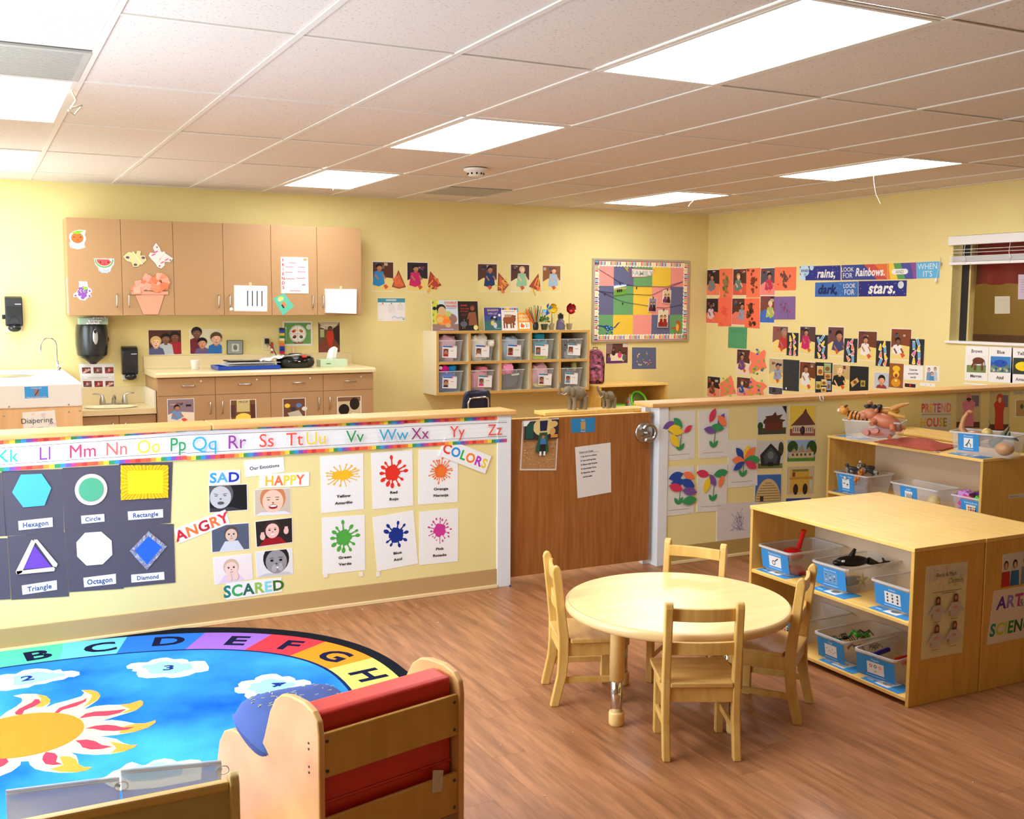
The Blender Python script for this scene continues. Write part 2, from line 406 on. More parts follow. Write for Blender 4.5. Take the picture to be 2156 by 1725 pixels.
MB().box(1.965, YP - .008, 0, 2.045, YP + .148, .918).build('end_post', TRW, pl_, bevel=.002)
MB().box(2.045, YP + .02, .0, 2.06, YP + .11, .918).build('hinge_channel', STEEL, pl_, bevel=.001)
pr = partition('wall_partition_right', 3.05, XR, 'low yellow partition running to the window wall behind the play shelves', [2.925, 4.55, XR], 0)
MB().box(3.05, YP - .006, .016, XR, YP, .104).build('base_band', mat('olive_vinyl_base', (178, 150, 88), rough=.5), pr, bevel=.002)
MB().box(3.05, YP - .016, 0, XR, YP, .018).build('base_toe', TOEM, pr, bevel=.003)
MB().box(2.985, YP - .008, 0, 3.05, YP + .148, .918).build('end_post', TRW, pr, bevel=.002)
MB().box(2.945, YP + .075, 0, 2.985, YP + .115, .918).build('door_stop', TRW, pr, bevel=.002)
MB().box(2.983, YP + .02, .74, 2.9855, YP + .06, .80).build('strike_plate', STEEL, pr)

# gate in the partition
G0, G1, GY = 2.066, 2.955, YP + .03
gt = MB().box(G0, GY, .035, G1, GY + .043, .886).build('door_1', DOORW, kind='structure', label='oak veneered half-height gate between the two partitions', cat='gate', bevel=.0015)
MB().box(G0, GY + .001, .8865, G1, GY + .042, .8895).build('top_edge_strip', mat('oak_edge', (232, 178, 100), rough=.4), gt)
hx, hz = 2.905, .777
hd = MB().lathe([(0, 0), (.058, 0), (.058, .007), (.053, .012), (.036, .014), (.030, .020), (.0, .020)], n=28, M=Matrix.Translation((hx, GY, hz)) @ Matrix.Rotation(PI / 2, 4, 'X')).build('handle_rose', STEEL, gt)
MB().tube([(hx, GY - .016, hz), (hx, GY - .055, hz)], .011, 12).build('handle_spindle', STEEL, hd)
lv = MB().tube([(hx + .002 + .044 * math.cos(a), GY - .055, hz + .003 + .044 * math.sin(a)) for a in [math.radians(t) for t in range(-120, 151, 15)]], .0105, 12)
lv.build('handle_grip', STEEL, hd)
MB().box(hx - .055, GY - .062, hz - .022, hx + .01, GY - .054, hz - .008, M=Matrix.Translation((hx, 0, hz)) @ Matrix.Rotation(-.22, 4, 'Y') @ Matrix.Translation((-hx, 0, -hz))).build('thumb_lever', STEEL, hd, bevel=.003)

# interior window of the right wall
wn = MB().box(XR + .085, WY0, WZ0 + .012, XR + .1, WY1 - .10, WZ1).build('window_1', clear('window_glass', (90, 80, 60), .16, .02), kind='structure', label='interior window with white blind pulled up', cat='window')
fr = mat('black_gasket', (20, 20, 22), rough=.6)
MB().box(XR + .07, WY1 - .115, WZ0 + .01, XR + .11, WY1 - .035, WZ1).build('window_gasket', fr, wn)
MB().box(XR + .06, WY1 - .130, WZ0 + .01, XR + .115, WY1 - .115, WZ1).build('window_frame', mat('window_stop', (206, 186, 120), rough=.5), wn)
MB().box(XR - .018, WY0 - .03, WZ0 - .012, XR + .118, WY1 + .03, WZ0 + .008).build('window_sill', WHITEP, wn, bevel=.003)
bl = empty('window_blind', (XR, WY1, WZ1), 'white faux-wood blind drawn up at the top of the interior window', 'blind')
IN = lambda *a, **k: None
MB().box(-.03, -1.95, -.075, .03, .03, -.004).build('headrail', WHITEP, bl, bevel=.004)
for k, z in enumerate((-.112, -.138)): MB().box(-.014, -1.92, z, .036, .005, z + .003).build('slat', WHITEP, bl)
for k in range(9): MB().box(-.024, -1.92, -.166 - k * .005, .026, .01, -.163 - k * .005).build('slat', WHITEP, bl)
MB().box(-.028, -1.92, -.232, .03, .012, -.209).build('bottom_rail', WHITEP, bl, bevel=.004)
for y in (-.14, -.55, -1.1): MB().tube([(-.033, y, -.07), (-.032, y + .01, -.15), (-.03, y - .008, -.19), (-.031, y + .004, -.225)], .0022, 6).tube([(-.03, y + .012, -.17), (-.034, y - .012, -.185), (-.03, y + .01, -.2)], .003, 6).build('lift_cord', WHITEP, bl)
ct = empty('cord_cleat', (XR, 2.36, 1.83), 'small cord cleat with hanging white tassel beside the window', 'cleat')
MB().box(-.02, -.004, -.012, 0, .004, .012).tube([(-.02, 0, -.04), (-.022, 0, .05)], .0035, 6).build('cleat_horns', STEEL, ct)
MB().tube([(-.024, -.002, .04), (-.026, .01, -.03), (-.02, .03, -.10), (-.02, .035, -.12)], .0015, 5).build('pull_cord', WHITEP, ct)
MB().lathe([(0, -.04), (.01, -.04), (.012, -.02), (.004, 0), (0, 0)], (-.02, .035, -.11), 10).build('tassel', WHITEP, ct)
# the room beyond the glass
MB().box(XR + 1.7, -1.5, -.05, XR + 1.8, 4.2, 2.5).box(XR + .13, 4.2, -.05, XR + 1.8, 4.3, 2.5).box(XR + .13, -1.6, -.05, XR + 1.8, -1.5, 2.5).build('wall_next_room', mat('olive_wall_paint', (196, 164, 72), rough=.8), kind='structure', label='olive yellow wall of the room beyond the window', cat='wall')
MB().box(XR + 1.45, -1.2, 0, XR + 1.7, 4.0, 1.22).build('baseboard_next_room', mat('dark_cabinet_wood', (110, 62, 40), rough=.5), kind='structure', label='dark wainscot seen low through the window', cat='wainscot')
cv = MB()
n = 60; vs = []
for k in range(n + 1):
    y = WY1 - .1 - k * 1.9 / n; x = XR + .16 + .02 * math.sin(k * 1.1) + .008 * math.sin(k * 2.7)
    vs += [(x, y, 2.06), (x, y, 1.665 + .006 * math.sin(k * .8))]
cv.add(vs, [(2 * k, 2 * k + 1, 2 * k + 3, 2 * k + 2) for k in range(n)], None, True)
o = cv.build('red_valance', mat('red_cloth', (170, 24, 22), rough=.9), label='short red valance curtain hanging behind the interior window', cat='curtain'); s_ = o.modifiers.new('s', 'SOLIDIFY'); s_.thickness = .003
MB().box(XR + .7, .2, 2.30, XR + 1.3, 2.6, 2.33).build('next_room_fill_light', mat('next_room_fill_glow', (255, 250, 235), emit=(255, 246, 226), estr=5), label='added glowing panel that brightens the room beyond the window', cat='ceiling light')  # added glowing slab, out of view, to brighten the dim room behind the glass
MB().tube([(XR + .16, WY1 - .05, 2.065), (XR + .16, WY0, 2.065)], .008).build('curtain_rod', STEEL, o)

# troffers
LAMPM = mat('lamp_diffuser', (255, 255, 255), rough=.5, emit=(250, 252, 255), estr=13)
names = {(-1, -1): 'light panel at the very top left corner of the ceiling', (-1, 1): 'light panel just beyond the return air grille', (-1, 3): 'light panel above the changing station, farthest of the left-hand three',
         (3, -1): 'largest and nearest light panel, over the gap before the gate', (3, 1): 'middle light panel over the gate, nearer than the smoke detector', (3, 3): 'light panel over the end of the upper cabinets',
         (8, 1): 'light panel over the play shelves with a string hanging from it', (8, 3): 'light panel in front of the bulletin board corner'}
for (i, j) in lamps:
    x0, y0 = i * T, j * 2 * T
    t = empty('ceiling_light', (x0, y0, H), 'lit ' + names.get((i, j), 'ceiling panel behind the viewer, ' + ('left' if i < 0 else 'middle' if i < 8 else 'window-wall') + ' column, ' + ('beside' if j == -1 else 'near' if j == -3 else 'far') + ' row'), 'ceiling light', group='lay-in fluorescent ceiling panels')
    MB().box(.030, .028, -.0005, T - .030, 2 * T - .028, .006).build('diffuser', LAMPM, t)
    f = MB()
    for a in ((.0125, .01, T - .0125, .028), (.0125, 2 * T - .028, T - .0125, 2 * T - .01), (.0125, .028, .030, 2 * T - .028), (T - .030, .028, T - .0125, 2 * T - .028)): f.box(a[0], a[1], -.0025, a[2], a[3], .012)
    f.build('frame', TEE, t)
for (i, j), lb in zip(vents, ('grey perforated return air grille between two light panels', 'grey louvred air diffuser beyond the smoke detector')):
    t = empty('ceiling_vent', (i * T, j * 2 * T, H), lb, 'vent', group='ceiling air grilles')
    GR = mat('grille_paint', (186, 184, 176), rough=.5)
    MB().box(.0125, .01, .004, T - .0125, T - .01, .02).build('backing', mat('grille_back', (120, 116, 108), rough=.8), t)
    f = MB()
    for a in ((.0125, .01, T - .0125, .034), (.0125, T - .034, T - .0125, T - .01), (.0125, .034, .036, T - .034), (T - .036, .034, T - .0125, T - .034)): f.box(a[0], a[1], -.004, a[2], a[3], .004)
    f.build('frame', GR, t)
    for k in range(26): MB().box(.036, .042 + k * .0205, -.003, T - .036, .042 + k * .0205 + .0125, .002).build('louvre', GR, t)
t = empty('smoke_detector', (2.75, 3.09, H), 'round white smoke detector on the ceiling', 'detector')
MB().lathe([(.085, -.002), (.085, -.014), (.075, -.022), (.060, -.024), (.052, -.05), (.03, -.056), (0, -.057)][::-1], n=28).build('housing', WHITEP, t)
m = MB()
for k in range(10): a = k * PI / 5; m.box(.0555 * math.cos(a) - .005, .0555 * math.sin(a) - .005, -.044, .0555 * math.cos(a) + .005, .0555 * math.sin(a) + .005, -.032)
m.build('sensor_slot', DARK, t)
for loc, pts, lb in (((5.28, 1.85, H), [(0, 0, .0), (.0, .0, -.05), (.01, .0, -.10), (.03, 0, -.16), (.075, 0, -.22)], 'thin white string hanging from the light panel over the play shelves'),
                     ((5.33, 4.0, H), [(0, 0, 0), (-.02, 0, -.03), (-.05, 0, -.05), (-.07, 0, -.08)], 'short white string hanging from the light panel near the corner'),
                     ((2.2, 4.6, H), [(0, 0, 0), (-.012, 0, -.04)], 'tiny white string hanging from the light panel over the cabinets')):
    MB().tube([(p[0] + loc[0], p[1] + loc[1], p[2] + loc[2] - .003) for p in pts], .0016, 5).build('ceiling_string', WHITEP, label=lb, cat='string')
MB().tube([(-.02, 1.42, 2.436), (.0, 1.45, 2.40), (-.02, 1.5, 2.37), (.03, 1.52, 2.39), (0, 1.55, 2.35), (-.03, 1.5, 2.36)], .005, 5).build('ceiling_ribbon', mat('faded_ribbon', (226, 214, 180), rough=.7), label='faded ribbon scrap stuck on the ceiling beside the left light panel', cat='ribbon')

# ================================================================ preschool furniture
ch = empty('toddler_chair', (0, 0, 0), 'beech toddler chair with its back to the viewer, nearest to us at the round table', 'chair', group='four beech toddler chairs round the table')
post = [(-.016, 0), (.016, 0), (.046, .12), (.052, .18), (.052, .27), (.034, .40), (.020, .52), (.013, .533), (.002, .537), (-.008, .53), (-.012, .515), (.002, .39), (.014, .27), (.014, .18), (.010, .12)]
for s in (-1, 1):
    MB().prism(post, 'x', s * .104, s * .130).build('rear_post', CHAIRW, ch, bevel=.004)
    MB().box(s * .096, .222, 0, s * .122, .254, .243).build('front_leg', CHAIRW, ch, bevel=.003)
def rail(z0, z1, y0, bow, name):
    N = 8; a = []
    for k in range(N + 1): x = -.106 + .212 * k / N; a.append((x, y0 - bow * (1 - (x / .106) ** 2)))
    b = [(x, y + .014) for x, y in a[::-1]]
    MB().prism(a + b, 'z', z0, z1).build(name, CHAIRW, ch, bevel=.003)
rail(.468, .512, .012, .014, 'back_rail'); rail(.352, .396, .020, .010, 'back_rail')
MB().prism([(-.104, .012), (.104, .012), (.104, .056), (.135, .060), (.135, .262), (.128, .272), (-.128, .272), (-.135, .262), (-.135, .060), (-.104, .056)], 'z', .243, .259).build('seat', mat('beech_seat', (228, 188, 112), rough=.38, c2=(212, 166, 88), nscale=5, stretch=(1.5, 7, 7), spec=.45), ch, bevel=.003)
MB().box(-.104, .022, .190, .104, .036, .243).build('rear_apron', CHAIRW, ch, bevel=.002)
MB().box(-.096, .228, .190, .096, .242, .243).build('front_apron', CHAIRW, ch, bevel=.002)
for s in (-1, 1):
    MB().box(s * .108, .052, .190, s * .120, .222, .243).build('side_apron', CHAIRW, ch, bevel=.002)
    MB().prism([(.022, .085), (.040, .085), (.222, .085), (.222, .108), (.030, .108)], 'x', s * .107, s * .119).build('side_stretcher', CHAIRW, ch, bevel=.002)
def place(o, x, y, dx, dy): o.location = (x, y, 0); o.rotation_euler = (0, 0, math.atan2(-dx, dy))
place(ch, 1.628, -1.068, .101, .211)
def more(x, y, dx, dy, lab): c = dup(ch, label=lab); place(c, x, y, dx, dy); return c
more(1.466, -.325, .228, -.085, 'beech toddler chair on the gate side, its tall back towards the rug')
more(2.218, -.907, -.61, .79, 'beech toddler chair pushed in between the round table and the cubby bins')
more(2.150, -.325, -.8, -.6, 'beech toddler chair on the far side of the round table, only its back showing above')

tbl = empty('round_table', (1.825, -.645, 0), 'low round cream toddler table with adjustable chrome legs', 'table')
R_ = .415; TCREAM = mat('cream_table_laminate', (252, 222, 158), rough=.24, c2=(248, 214, 146), nscale=3, stretch=(1, 6, 1), spec=.5)
MB().lathe([(0, .411), (R_ - .018, .411), (R_ - .010, .410)][::-1] and [(R_ - .012, .395), (R_ - .012, .411), (0, .411)], n=72, smooth=False).build('table_top', TCREAM, tbl)
MB().lathe([(R_ - .04, .374), (R_ - .012, .374), (R_ - .003, .379), (R_, .389), (R_ - .001, .402), (R_ - .006, .409), (R_ - .012, .4112), (R_ - .013, .40)], n=72).build('edge_band', mat('cream_edge_band', (236, 200, 140), rough=.25), tbl)
CRM = mat('cream_leg_enamel', (238, 200, 128), rough=.3)
for k in range(4):
    a = math.radians(189 - 90 * k); x, y = .292 * math.cos(a), .292 * math.sin(a)
    l = MB().lathe([(0, .165), (.026, .165), (.026, .372), (.03, .382), (0, .382)], (x, y, 0), 20).build('leg', CRM, tbl)
    MB().lathe([(0, .03), (.0212, .03), (.0212, .168), (0, .178)], (x, y, 0), 20).build('chrome_tube', CHROME, l)
    MB().lathe([(0, 0), (.024, 0), (.0275, .008), (.028, .045), (.0255, .052), (.0, .052)], (x, y, 0), 20).build('foot_cap', CRM, l)
    MB().tube([(x * .97, y * .97, .28), (x * .62, y * .62, .378)], .004, 6).build('leg_brace', STEEL, l)

def shelf_unit(nm, x0, y0, w, d, h, mids, lab, th=.016, flip=1, group=None):
    """open towards -x (flip 1) or +x"""
    t = empty(nm, (x0, y0, 0), lab, 'shelf', group=group)
    fx0, fx1 = 0, d
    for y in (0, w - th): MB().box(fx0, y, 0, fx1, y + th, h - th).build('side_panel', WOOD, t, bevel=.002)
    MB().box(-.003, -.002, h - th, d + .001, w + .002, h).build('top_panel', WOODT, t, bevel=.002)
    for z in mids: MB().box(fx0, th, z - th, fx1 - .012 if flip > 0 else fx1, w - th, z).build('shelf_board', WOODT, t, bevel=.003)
    xb = d - .010 if flip > 0 else .002
    MB().box(xb, th, .02, xb + .008, w - th, h - th).build('back_panel', mat('pale_back_panel', (214, 190, 160), rough=.5), t)
    return t
shelf_unit('toy_shelf', 2.602, -1.045, .925, .378, .61, (.035, .325), 'low maple toy shelf with its six clear bins facing the round table')
shelf_unit('toy_shelf', 2.984, -1.048, .925, .40, .61, (.035, .325), 'low maple shelf standing back to back behind the bin shelf, art sign on its end', flip=-1)
shelf_unit('toy_shelf', 4.225, -.02, 1.13, .40, .70, (.05, .355), 'taller maple shelf against the partition with animal bins on top')
sb = empty('play_cabinet', (4.64, .42, 0), 'small maple cabinet just behind the shelf holding the towel', 'cabinet')
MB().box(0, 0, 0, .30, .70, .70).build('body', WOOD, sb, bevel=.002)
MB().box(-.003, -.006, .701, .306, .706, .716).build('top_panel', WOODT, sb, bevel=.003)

# ---------------------------------------------------------------- clear bins with their picture labels
def quad_bin(nm, fl, fr, depth, z0, h, lab, group, taper=.025, rim=.006):
    """fl, fr: floor-plan points of the rim's front corners; box goes back by depth"""
    fl, fr = Vector(fl), Vector(fr); w = (fr - fl).length; ux = (fr - fl) / w; uy = Vector((-ux.y, ux.x))
    rz = math.atan2(ux.y, ux.x)
    t = empty(nm, (fl.x, fl.y, z0), lab, 'bin', rz, group)
    th = .0022; b = MB(); r = .018
    def ring(x0, y0, x1, y1, z, r):
        p = []
        for cx, cy, a0 in ((x1 - r, y0 + r, -90), (x1 - r, y1 - r, 0), (x0 + r, y1 - r, 90), (x0 + r, y0 + r, 180)):
            for k in range(4): a = math.radians(a0 + 30 * k); p.append((cx + r * math.cos(a), cy + r * math.sin(a), z))
        return p
    o0 = ring(taper, taper, w - taper, depth - taper, .002, r); o1 = ring(0.004, 0.004, w - .004, depth - .004, h, r)
    b.add(o0 + o1, [(i, (i + 1) % 16, 16 + (i + 1) % 16, 16 + i) for i in range(16)], None, True); b.add(o0, [tuple(range(16))[::-1]])
    b.build('tub', CLEARP, t)
    rr = MB(); ro = ring(-.004, -.004, w + .004, depth + .004, h, r + .005); ri = ring(.004, .004, w - .004, depth - .004, h, r); k = []
    rr.add(ro + ri + [(x, y, z - .008) for x, y, z in ro], [(i, 16 + i, 16 + (i + 1) % 16, (i + 1) % 16) for i in range(16)] + [(i, (i + 1) % 16, 32 + (i + 1) % 16, 32 + i) for i in range(16)])
    rr.build('rim', RIMP, t)
    t['w'] = w
    return t, w
def label_on(t, w, x0, x1, z0, z1, h, taper, draw, side=0, name='label_card'):
    """label stuck on the sloping front face; x0..x1 along the front"""
    def pt(x, z):
        k = z / h; return (x, taper * (1 - k) + .004 * k - .0015, z)
    base = col((46, 134, 205)); mb = MB()
    d = Card([(x0, z1), (x1, z1), (x1, z0), (x0, z0)], 'y', 0, (58, 146, 214), th=.0006)
    draw(d)
    out = []
    for (x, y, z) in d.mb.v: p = pt(x, z); out.append((p[0], p[1] + y, p[2]))
    d.mb.v = out
    return d.mb.build(name, PRINT, t)
def lab_pic(title, kind):
    def f(d):
        d.T(title, .5, .17, .09, (225, 240, 250)); d.T(title[::-1].capitalize() if 0 else title, .5, .93, .08, (190, 222, 245)) if 0 else None
        d.R(.28, .24, .72, .80, 'white')
        if kind == 'lens': d.L([(.5, .5), (.62, .32)], .06, 'black'); d.E(.45, .60, .13, .13, 'black'); d.E(.45, .60, .085, .085, 'white')
        elif kind == 'fish': d.R(.28, .24, .72, .80, (120, 160, 200)); [d.E(.36 + .14 * i, .38 + .13 * j, .06, .025, ('navy', 'green', 'white')[(i + j) % 3]) for i in range(3) for j in range(3)]
        elif kind == 'coins': [d.E(.36 + .14 * i, .36 + .16 * j, .055, .055, (110, 100, 100) if (i + j) % 2 else (60, 55, 55)) for i in range(3) for j in range(3)]
        elif kind == 'bugs': [d.E(.36 + .1 * i, .44 + .1 * (i % 2), .035, .02, 'black', rot=.5 * i) for i in range(4)]; [d.E(.40 + .1 * i, .62, .03, .02, ('gold', 'dgreen', 'brown')[i]) for i in range(3)]
        elif kind == 'magnets': [(d.E(.38 + .12 * i, .42, .08, .08, c), d.E(.38 + .12 * i, .42, .045, .045, 'white')) for i, c in enumerate(('red', 'dgreen', 'orange'))]; d.E(.5, .66, .05, .04, 'gold')
        elif kind == 'dino': d.L([(.36, .7), (.5, .5), (.56, .32)], .06, 'dgreen'); d.L([(.5, .5), (.62, .62), (.6, .76)], .04, 'dgreen'); d.L([(.46, .56), (.44, .76)], .04, 'dgreen')
        elif kind == 'animals': d.E(.40, .52, .08, .035, 'grey'); d.E(.6, .56, .07, .04, 'black'); d.L([(.54, .6), (.54, .68)], .02, 'black'); d.L([(.64, .6), (.64, .68)], .02, 'black')
        elif kind == 'zebra': [d.L([(.34 + .07 * i, .34 + .05 * (i % 2)), (.37 + .07 * i, .5), (.33 + .07 * i, .72)], .035, 'black') for i in range(6)]
        elif kind == 'blocks': d.R(.28, .24, .72, .80, 'cream'); [d.P([(.34 + .1 * (i % 4), .36 + .12 * (i // 4)), (.44 + .1 * (i % 4), .32 + .12 * (i // 4)), (.42 + .1 * (i % 4), .46 + .12 * (i // 4))], c) for i, c in enumerate(('red', 'blue', 'gold', 'green', 'orange', 'brown', 'magenta', 'navy', 'red', 'gold', 'green'))]
        for k, y in enumerate((.90,)): d.R(.26, y - .03, .74, y + .015, (170, 208, 238))
    return f
BINS = {}
def std_bin(key, fl, fr, depth, z0, h, title, kind, lab, lx=(.06, .62), lz=(.12, .86), tap=.022):
    t, w = quad_bin('storage_bin', fl, fr, depth, z0, h, lab, 'clear shoebox bins with blue picture labels', tap)
    if title: label_on(t, w, lx[0] * w, lx[1] * w, lz[0] * h, lz[1] * h, h, tap, lab_pic(title, kind))
    BINS[key] = t; return t
# front corners run from the viewer's left (larger y) to the right
std_bin('lens', (2.627, -.145), (2.627, -.352), .32, .325, .112, 'Magnifying Glasses', 'lens', 'clear bin with a magnifying glass label, red scoop inside', (.08, .92))
std_bin('sea', (2.640, -.470), (2.650, -.665), .33, .325, .112, 'Ocean Animals', 'fish', 'clear bin with an ocean animals label, toy whale inside', (.08, .92))
std_bin('coins', (2.638, -.800), (2.638, -1.003), .32, .325, .112, 'Animals', 'coins', 'clear bin with a grey photo label at the end of the upper board', (.08, .96))
std_bin('low', (2.635, -.20), (2.635, -.40), .32, .035, .112, 'Blocks', 'blocks', 'clear bin low behind the chair seat, least visible of the shelf', (.08, .92))
std_bin('bugs', (2.610, -.530), (2.615, -.705), .33, .035, .115, 'Bugs', 'bugs', 'clear bin with an insects label, green toy bug inside', (.08, .92))
std_bin('mag', (2.600, -.765), (2.625, -.955), .33, .035, .115, 'Magnets', 'magnets', 'clear bin with a magnets label at the bottom end of the shelf', (.04, .96))
std_bin('safari', (4.115, .885), (4.295, .600), .19, .700, .125, None, '', 'clear unlabelled bin heaped with a toy hippo and big cats', tap=.02)
std_bin('dino', (4.235, .215), (4.345, -.110), .19, .700, .125, 'Dinosaurs', 'dino', 'clear bin with a dinosaur label on top of the tall shelf', (.14, .46), (.18, .93), .02)
std_bin('forest', (4.245, 1.075), (4.262, .815), .25, .355, .125, 'Forest Animals', 'animals', 'clear bin with a zoo animals label heaped with striped toys', (.12, .60), (.05, .92), .02)
std_bin('tools', (4.262, .640), (4.262, .300), .19, .355, .125, 'Jungle', 'zebra', 'clear bin with a zebra-stripe label, yellow toys inside', (.22, .58), (.05, .90), .02)
std_bin('bricks', (4.255, .205), (4.255, -.0), .30, .355, .125, 'Building Blocks', 'blocks', 'clear bin full of pink, purple and green play bricks', (.30, .98), (.02, .86), .02)
# shelf tags lying on the boards in front of the bins
def tag_on(x, y, z, w, d, rz, lab):
    d = -d
    c, s = math.cos(rz), math.sin(rz); R = lambda u, v: (x + u * c - v * s, y + u * s + v * c)
    dd = Card([R(0, 0), R(w, 0), R(w, -d), R(0, -d)], 'z', z, (58, 146, 214), th=.0008)
    dd.R(.32, .12, .68, .9, 'white').E(.5, .5, .2, .2, 'grey', rot=.4).R(.08, .2, .24, .3, (190, 222, 245))
    dd.build('shelf_tag', label=lab, cat='label', group='blue picture tags lying on the shelves')
for a in ((2.612, -.155, .3255, 'first on the upper board, under the magnifier bin'), (2.612, -.50, .3255, 'under the ocean animals bin'), (2.612, -.82, .3255, 'under the last bin of the upper board'),
          (2.612, -.56, .0355, 'on the bottom board under the insects bin'), (2.606, -.80, .0355, 'on the bottom board under the magnets bin')):
    tag_on(a[0], a[1], a[2], .19, .10, -PI / 2, 'blue picture tag ' + a[3])
tag_on(4.235, 1.06, .7005, .22, .10, -PI / 2, 'blue picture tag under the hippo bin'); tag_on(4.235, .22, .7005, .22, .09, -PI / 2, 'blue picture tag under the dinosaur bin')
tag_on(4.235, 1.08, .3555, .24, .10, -PI / 2, 'blue picture tag under the striped zoo toys bin')

# ---------------------------------------------------------------- toys in the bins (each a thing of its own)
def plush(name, lab, loc, rz, parts, cat='toy animal', tilt=0, m=PAINT, group=None, tx=0):
    """parts: (kind, args...)"""
    mb = MB()
    for p in parts:
        if p[0] == 'b': mb.ball(p[1], p[2], p[3], 12, 7)
        elif p[0] == 't': mb.tube(p[1], p[2], 8, p[3])
    o = mb.build(name, m, label=lab, cat=cat, group=group); o.location = loc; o.rotation_euler = (tx, tilt, rz); return o
# hippo lying in the bin, tiger, lion
S0, S1 = (4.205, .742), None
HIP = (206, 128, 92)
plush('toy_hippo', 'salmon plastic hippo lying on top of the bin of big cats', (4.27, .70, .825), math.radians(-55), [('b', (0, 0, 0), (.095, .05, .045), HIP), ('b', (-.085, 0, .018), (.045, .04, .036), HIP), ('b', (-.12, 0, .0), (.03, .035, .028), HIP), ('b', (-.06, .03, .05), .012, HIP), ('b', (-.06, -.03, .05), .012, HIP),
    ('t', [(-.05, -.035, -.01), (-.06, -.065, -.03)], [.018, .014], HIP), ('t', [(.05, -.035, -.01), (.065, -.07, -.03)], [.018, .014], HIP), ('t', [(.09, 0, 0), (.12, .01, -.01)], .008, HIP)], tilt=.25)
plush('toy_pig', 'salmon plastic animal seen through the side of the unlabelled bin', (4.265, .745, .755), math.radians(-57), [('b', (0, 0, 0), (.10, .045, .035), (200, 120, 96)), ('t', [(-.05, -.03, 0), (-.055, -.058, .0)], [.017, .015], (200, 120, 96)), ('t', [(.0, -.03, .01), (.0, -.058, .015)], [.017, .015], (200, 120, 96)), ('t', [(.07, -.03, -.01), (.075, -.055, -.02)], [.015, .013], (200, 120, 96)), ('b', (.11, 0, .03), (.03, .03, .02), (200, 120, 96))])
tg = [('b', (0, 0, 0), (.085, .026, .026), (220, 140, 50)), ('b', (-.095, 0, .015), (.030, .026, .028), (222, 150, 60)), ('b', (-.12, 0, .008), (.014, .016, .012), 'cream'), ('b', (-.09, .02, .042), .008, (90, 50, 20)), ('b', (-.09, -.02, .042), .008, (90, 50, 20))]
for k in range(7): x = -.06 + .022 * k; r = .0268 * math.sqrt(max(.05, 1 - (x / .088) ** 2)); tg.append(('t', [(x + .004 * math.cos(a), r * math.cos(a), r * math.sin(a)) for a in [math.radians(t) for t in range(-60, 241, 30)]], .0035, 'black'))
tg += [('t', [(.06, -.02, 0), (.08, -.03, -.03)], .01, (220, 140, 50)), ('t', [(-.05, -.02, 0), (-.05, -.035, -.03)], .01, (220, 140, 50))]
plush('toy_tiger', 'orange black-striped toy tiger with its head over the bin rim', (4.19, .82, .845), math.radians(-55), tg, tilt=.18)
ln = [('b', (0, 0, 0), (.045, .035, .034), (52, 46, 44))] + [('b', (.04 * math.cos(k * 1.1) * .9, .03 * math.sin(k * 1.7), .025 * math.cos(k * .9)), (.016, .012, .012), (40 + 12 * (k % 3), 36 + 10 * (k % 3), 34 + 8 * (k % 3))) for k in range(16)]
ln += [('b', (.09, 0, 0), (.06, .025, .022), (190, 130, 50)), ('t', [(.10, -.01, .01), (.15, -.02, .035), (.20, -.02, .05)], [.016, .012, .006], (206, 146, 70)), ('t', [(.09, -.015, -.01), (.14, -.03, -.025), (.18, -.03, -.03)], [.016, .011, .008], (214, 164, 70)), ('b', (-.02, 0, .04), (.018, .02, .015), (170, 110, 50))]
plush('toy_lion', 'black-maned toy lion lying on the hippo with legs in the air', (4.245, .77, .885), math.radians(-52), ln)
GR_ = (150, 150, 146)
plush('toy_sauropod', 'tan long-necked toy dinosaur rising from the dinosaur bin', (4.335, .125, .80), math.radians(-70), [('b', (0, 0, 0), (.06, .035, .03), (190, 130, 86)), ('t', [(-.05, 0, .0), (-.075, 0, .04), (-.065, 0, .09), (-.045, 0, .125)], [.022, .018, .013, .010], (196, 136, 90)), ('b', (-.034, 0, .13), (.018, .010, .009), (196, 136, 90)), ('t', [(.05, 0, 0), (.10, 0, .0)], [.018, .004], (190, 130, 86)), ('t', [(.02, -.02, 0), (.03, -.03, -.05)], .012, (190, 130, 86))])
plush('toy_horned_head', 'golden horned toy head in the middle of the dinosaur bin', (4.345, .06, .825), 0, [('b', (0, 0, 0), (.026, .03, .026), (214, 190, 110)), ('t', [(0, 0, .02), (.0, -.012, .05), (.0, -.006, .062)], [.005, .003, .002], (90, 80, 50)), ('b', (-.02, .01, -.01), (.03, .04, .008), (130, 110, 60))])
plush('toy_tail', 'olive toy dinosaur tail sticking out of the dinosaur bin', (4.345, -.01, .79), 0, [('t', [(0, .04, -.02), (0, 0, .0), (0, -.03, .035), (.0, -.055, .07), (0, -.062, .085)], [.024, .02, .014, .008, .002], (86, 82, 44))])
plush('toy_crocodile', 'dark green toy reptile at the far end of the dinosaur bin', (4.355, -.065, .81), -1.2, [('b', (0, 0, 0), (.035, .012, .010), (52, 84, 60)), ('t', [(-.02, -.02, .02), (0, 0, 0), (-.015, .025, -.005)], .006, (52, 84, 60)), ('t', [(0, 0, 0), (.0, .01, .03)], [.010, .004], (60, 96, 66)), ('t', [(.03, 0, 0), (.05, 0, -.01)], [.008, .003], (52, 84, 60))])
plush('toy_boulder', 'round tan toy seen through the side of the dinosaur bin', (4.36, -.04, .752), 0, [('b', (0, 0, 0), (.045, .05, .04), (196, 150, 104))])
rn = random.Random(5)
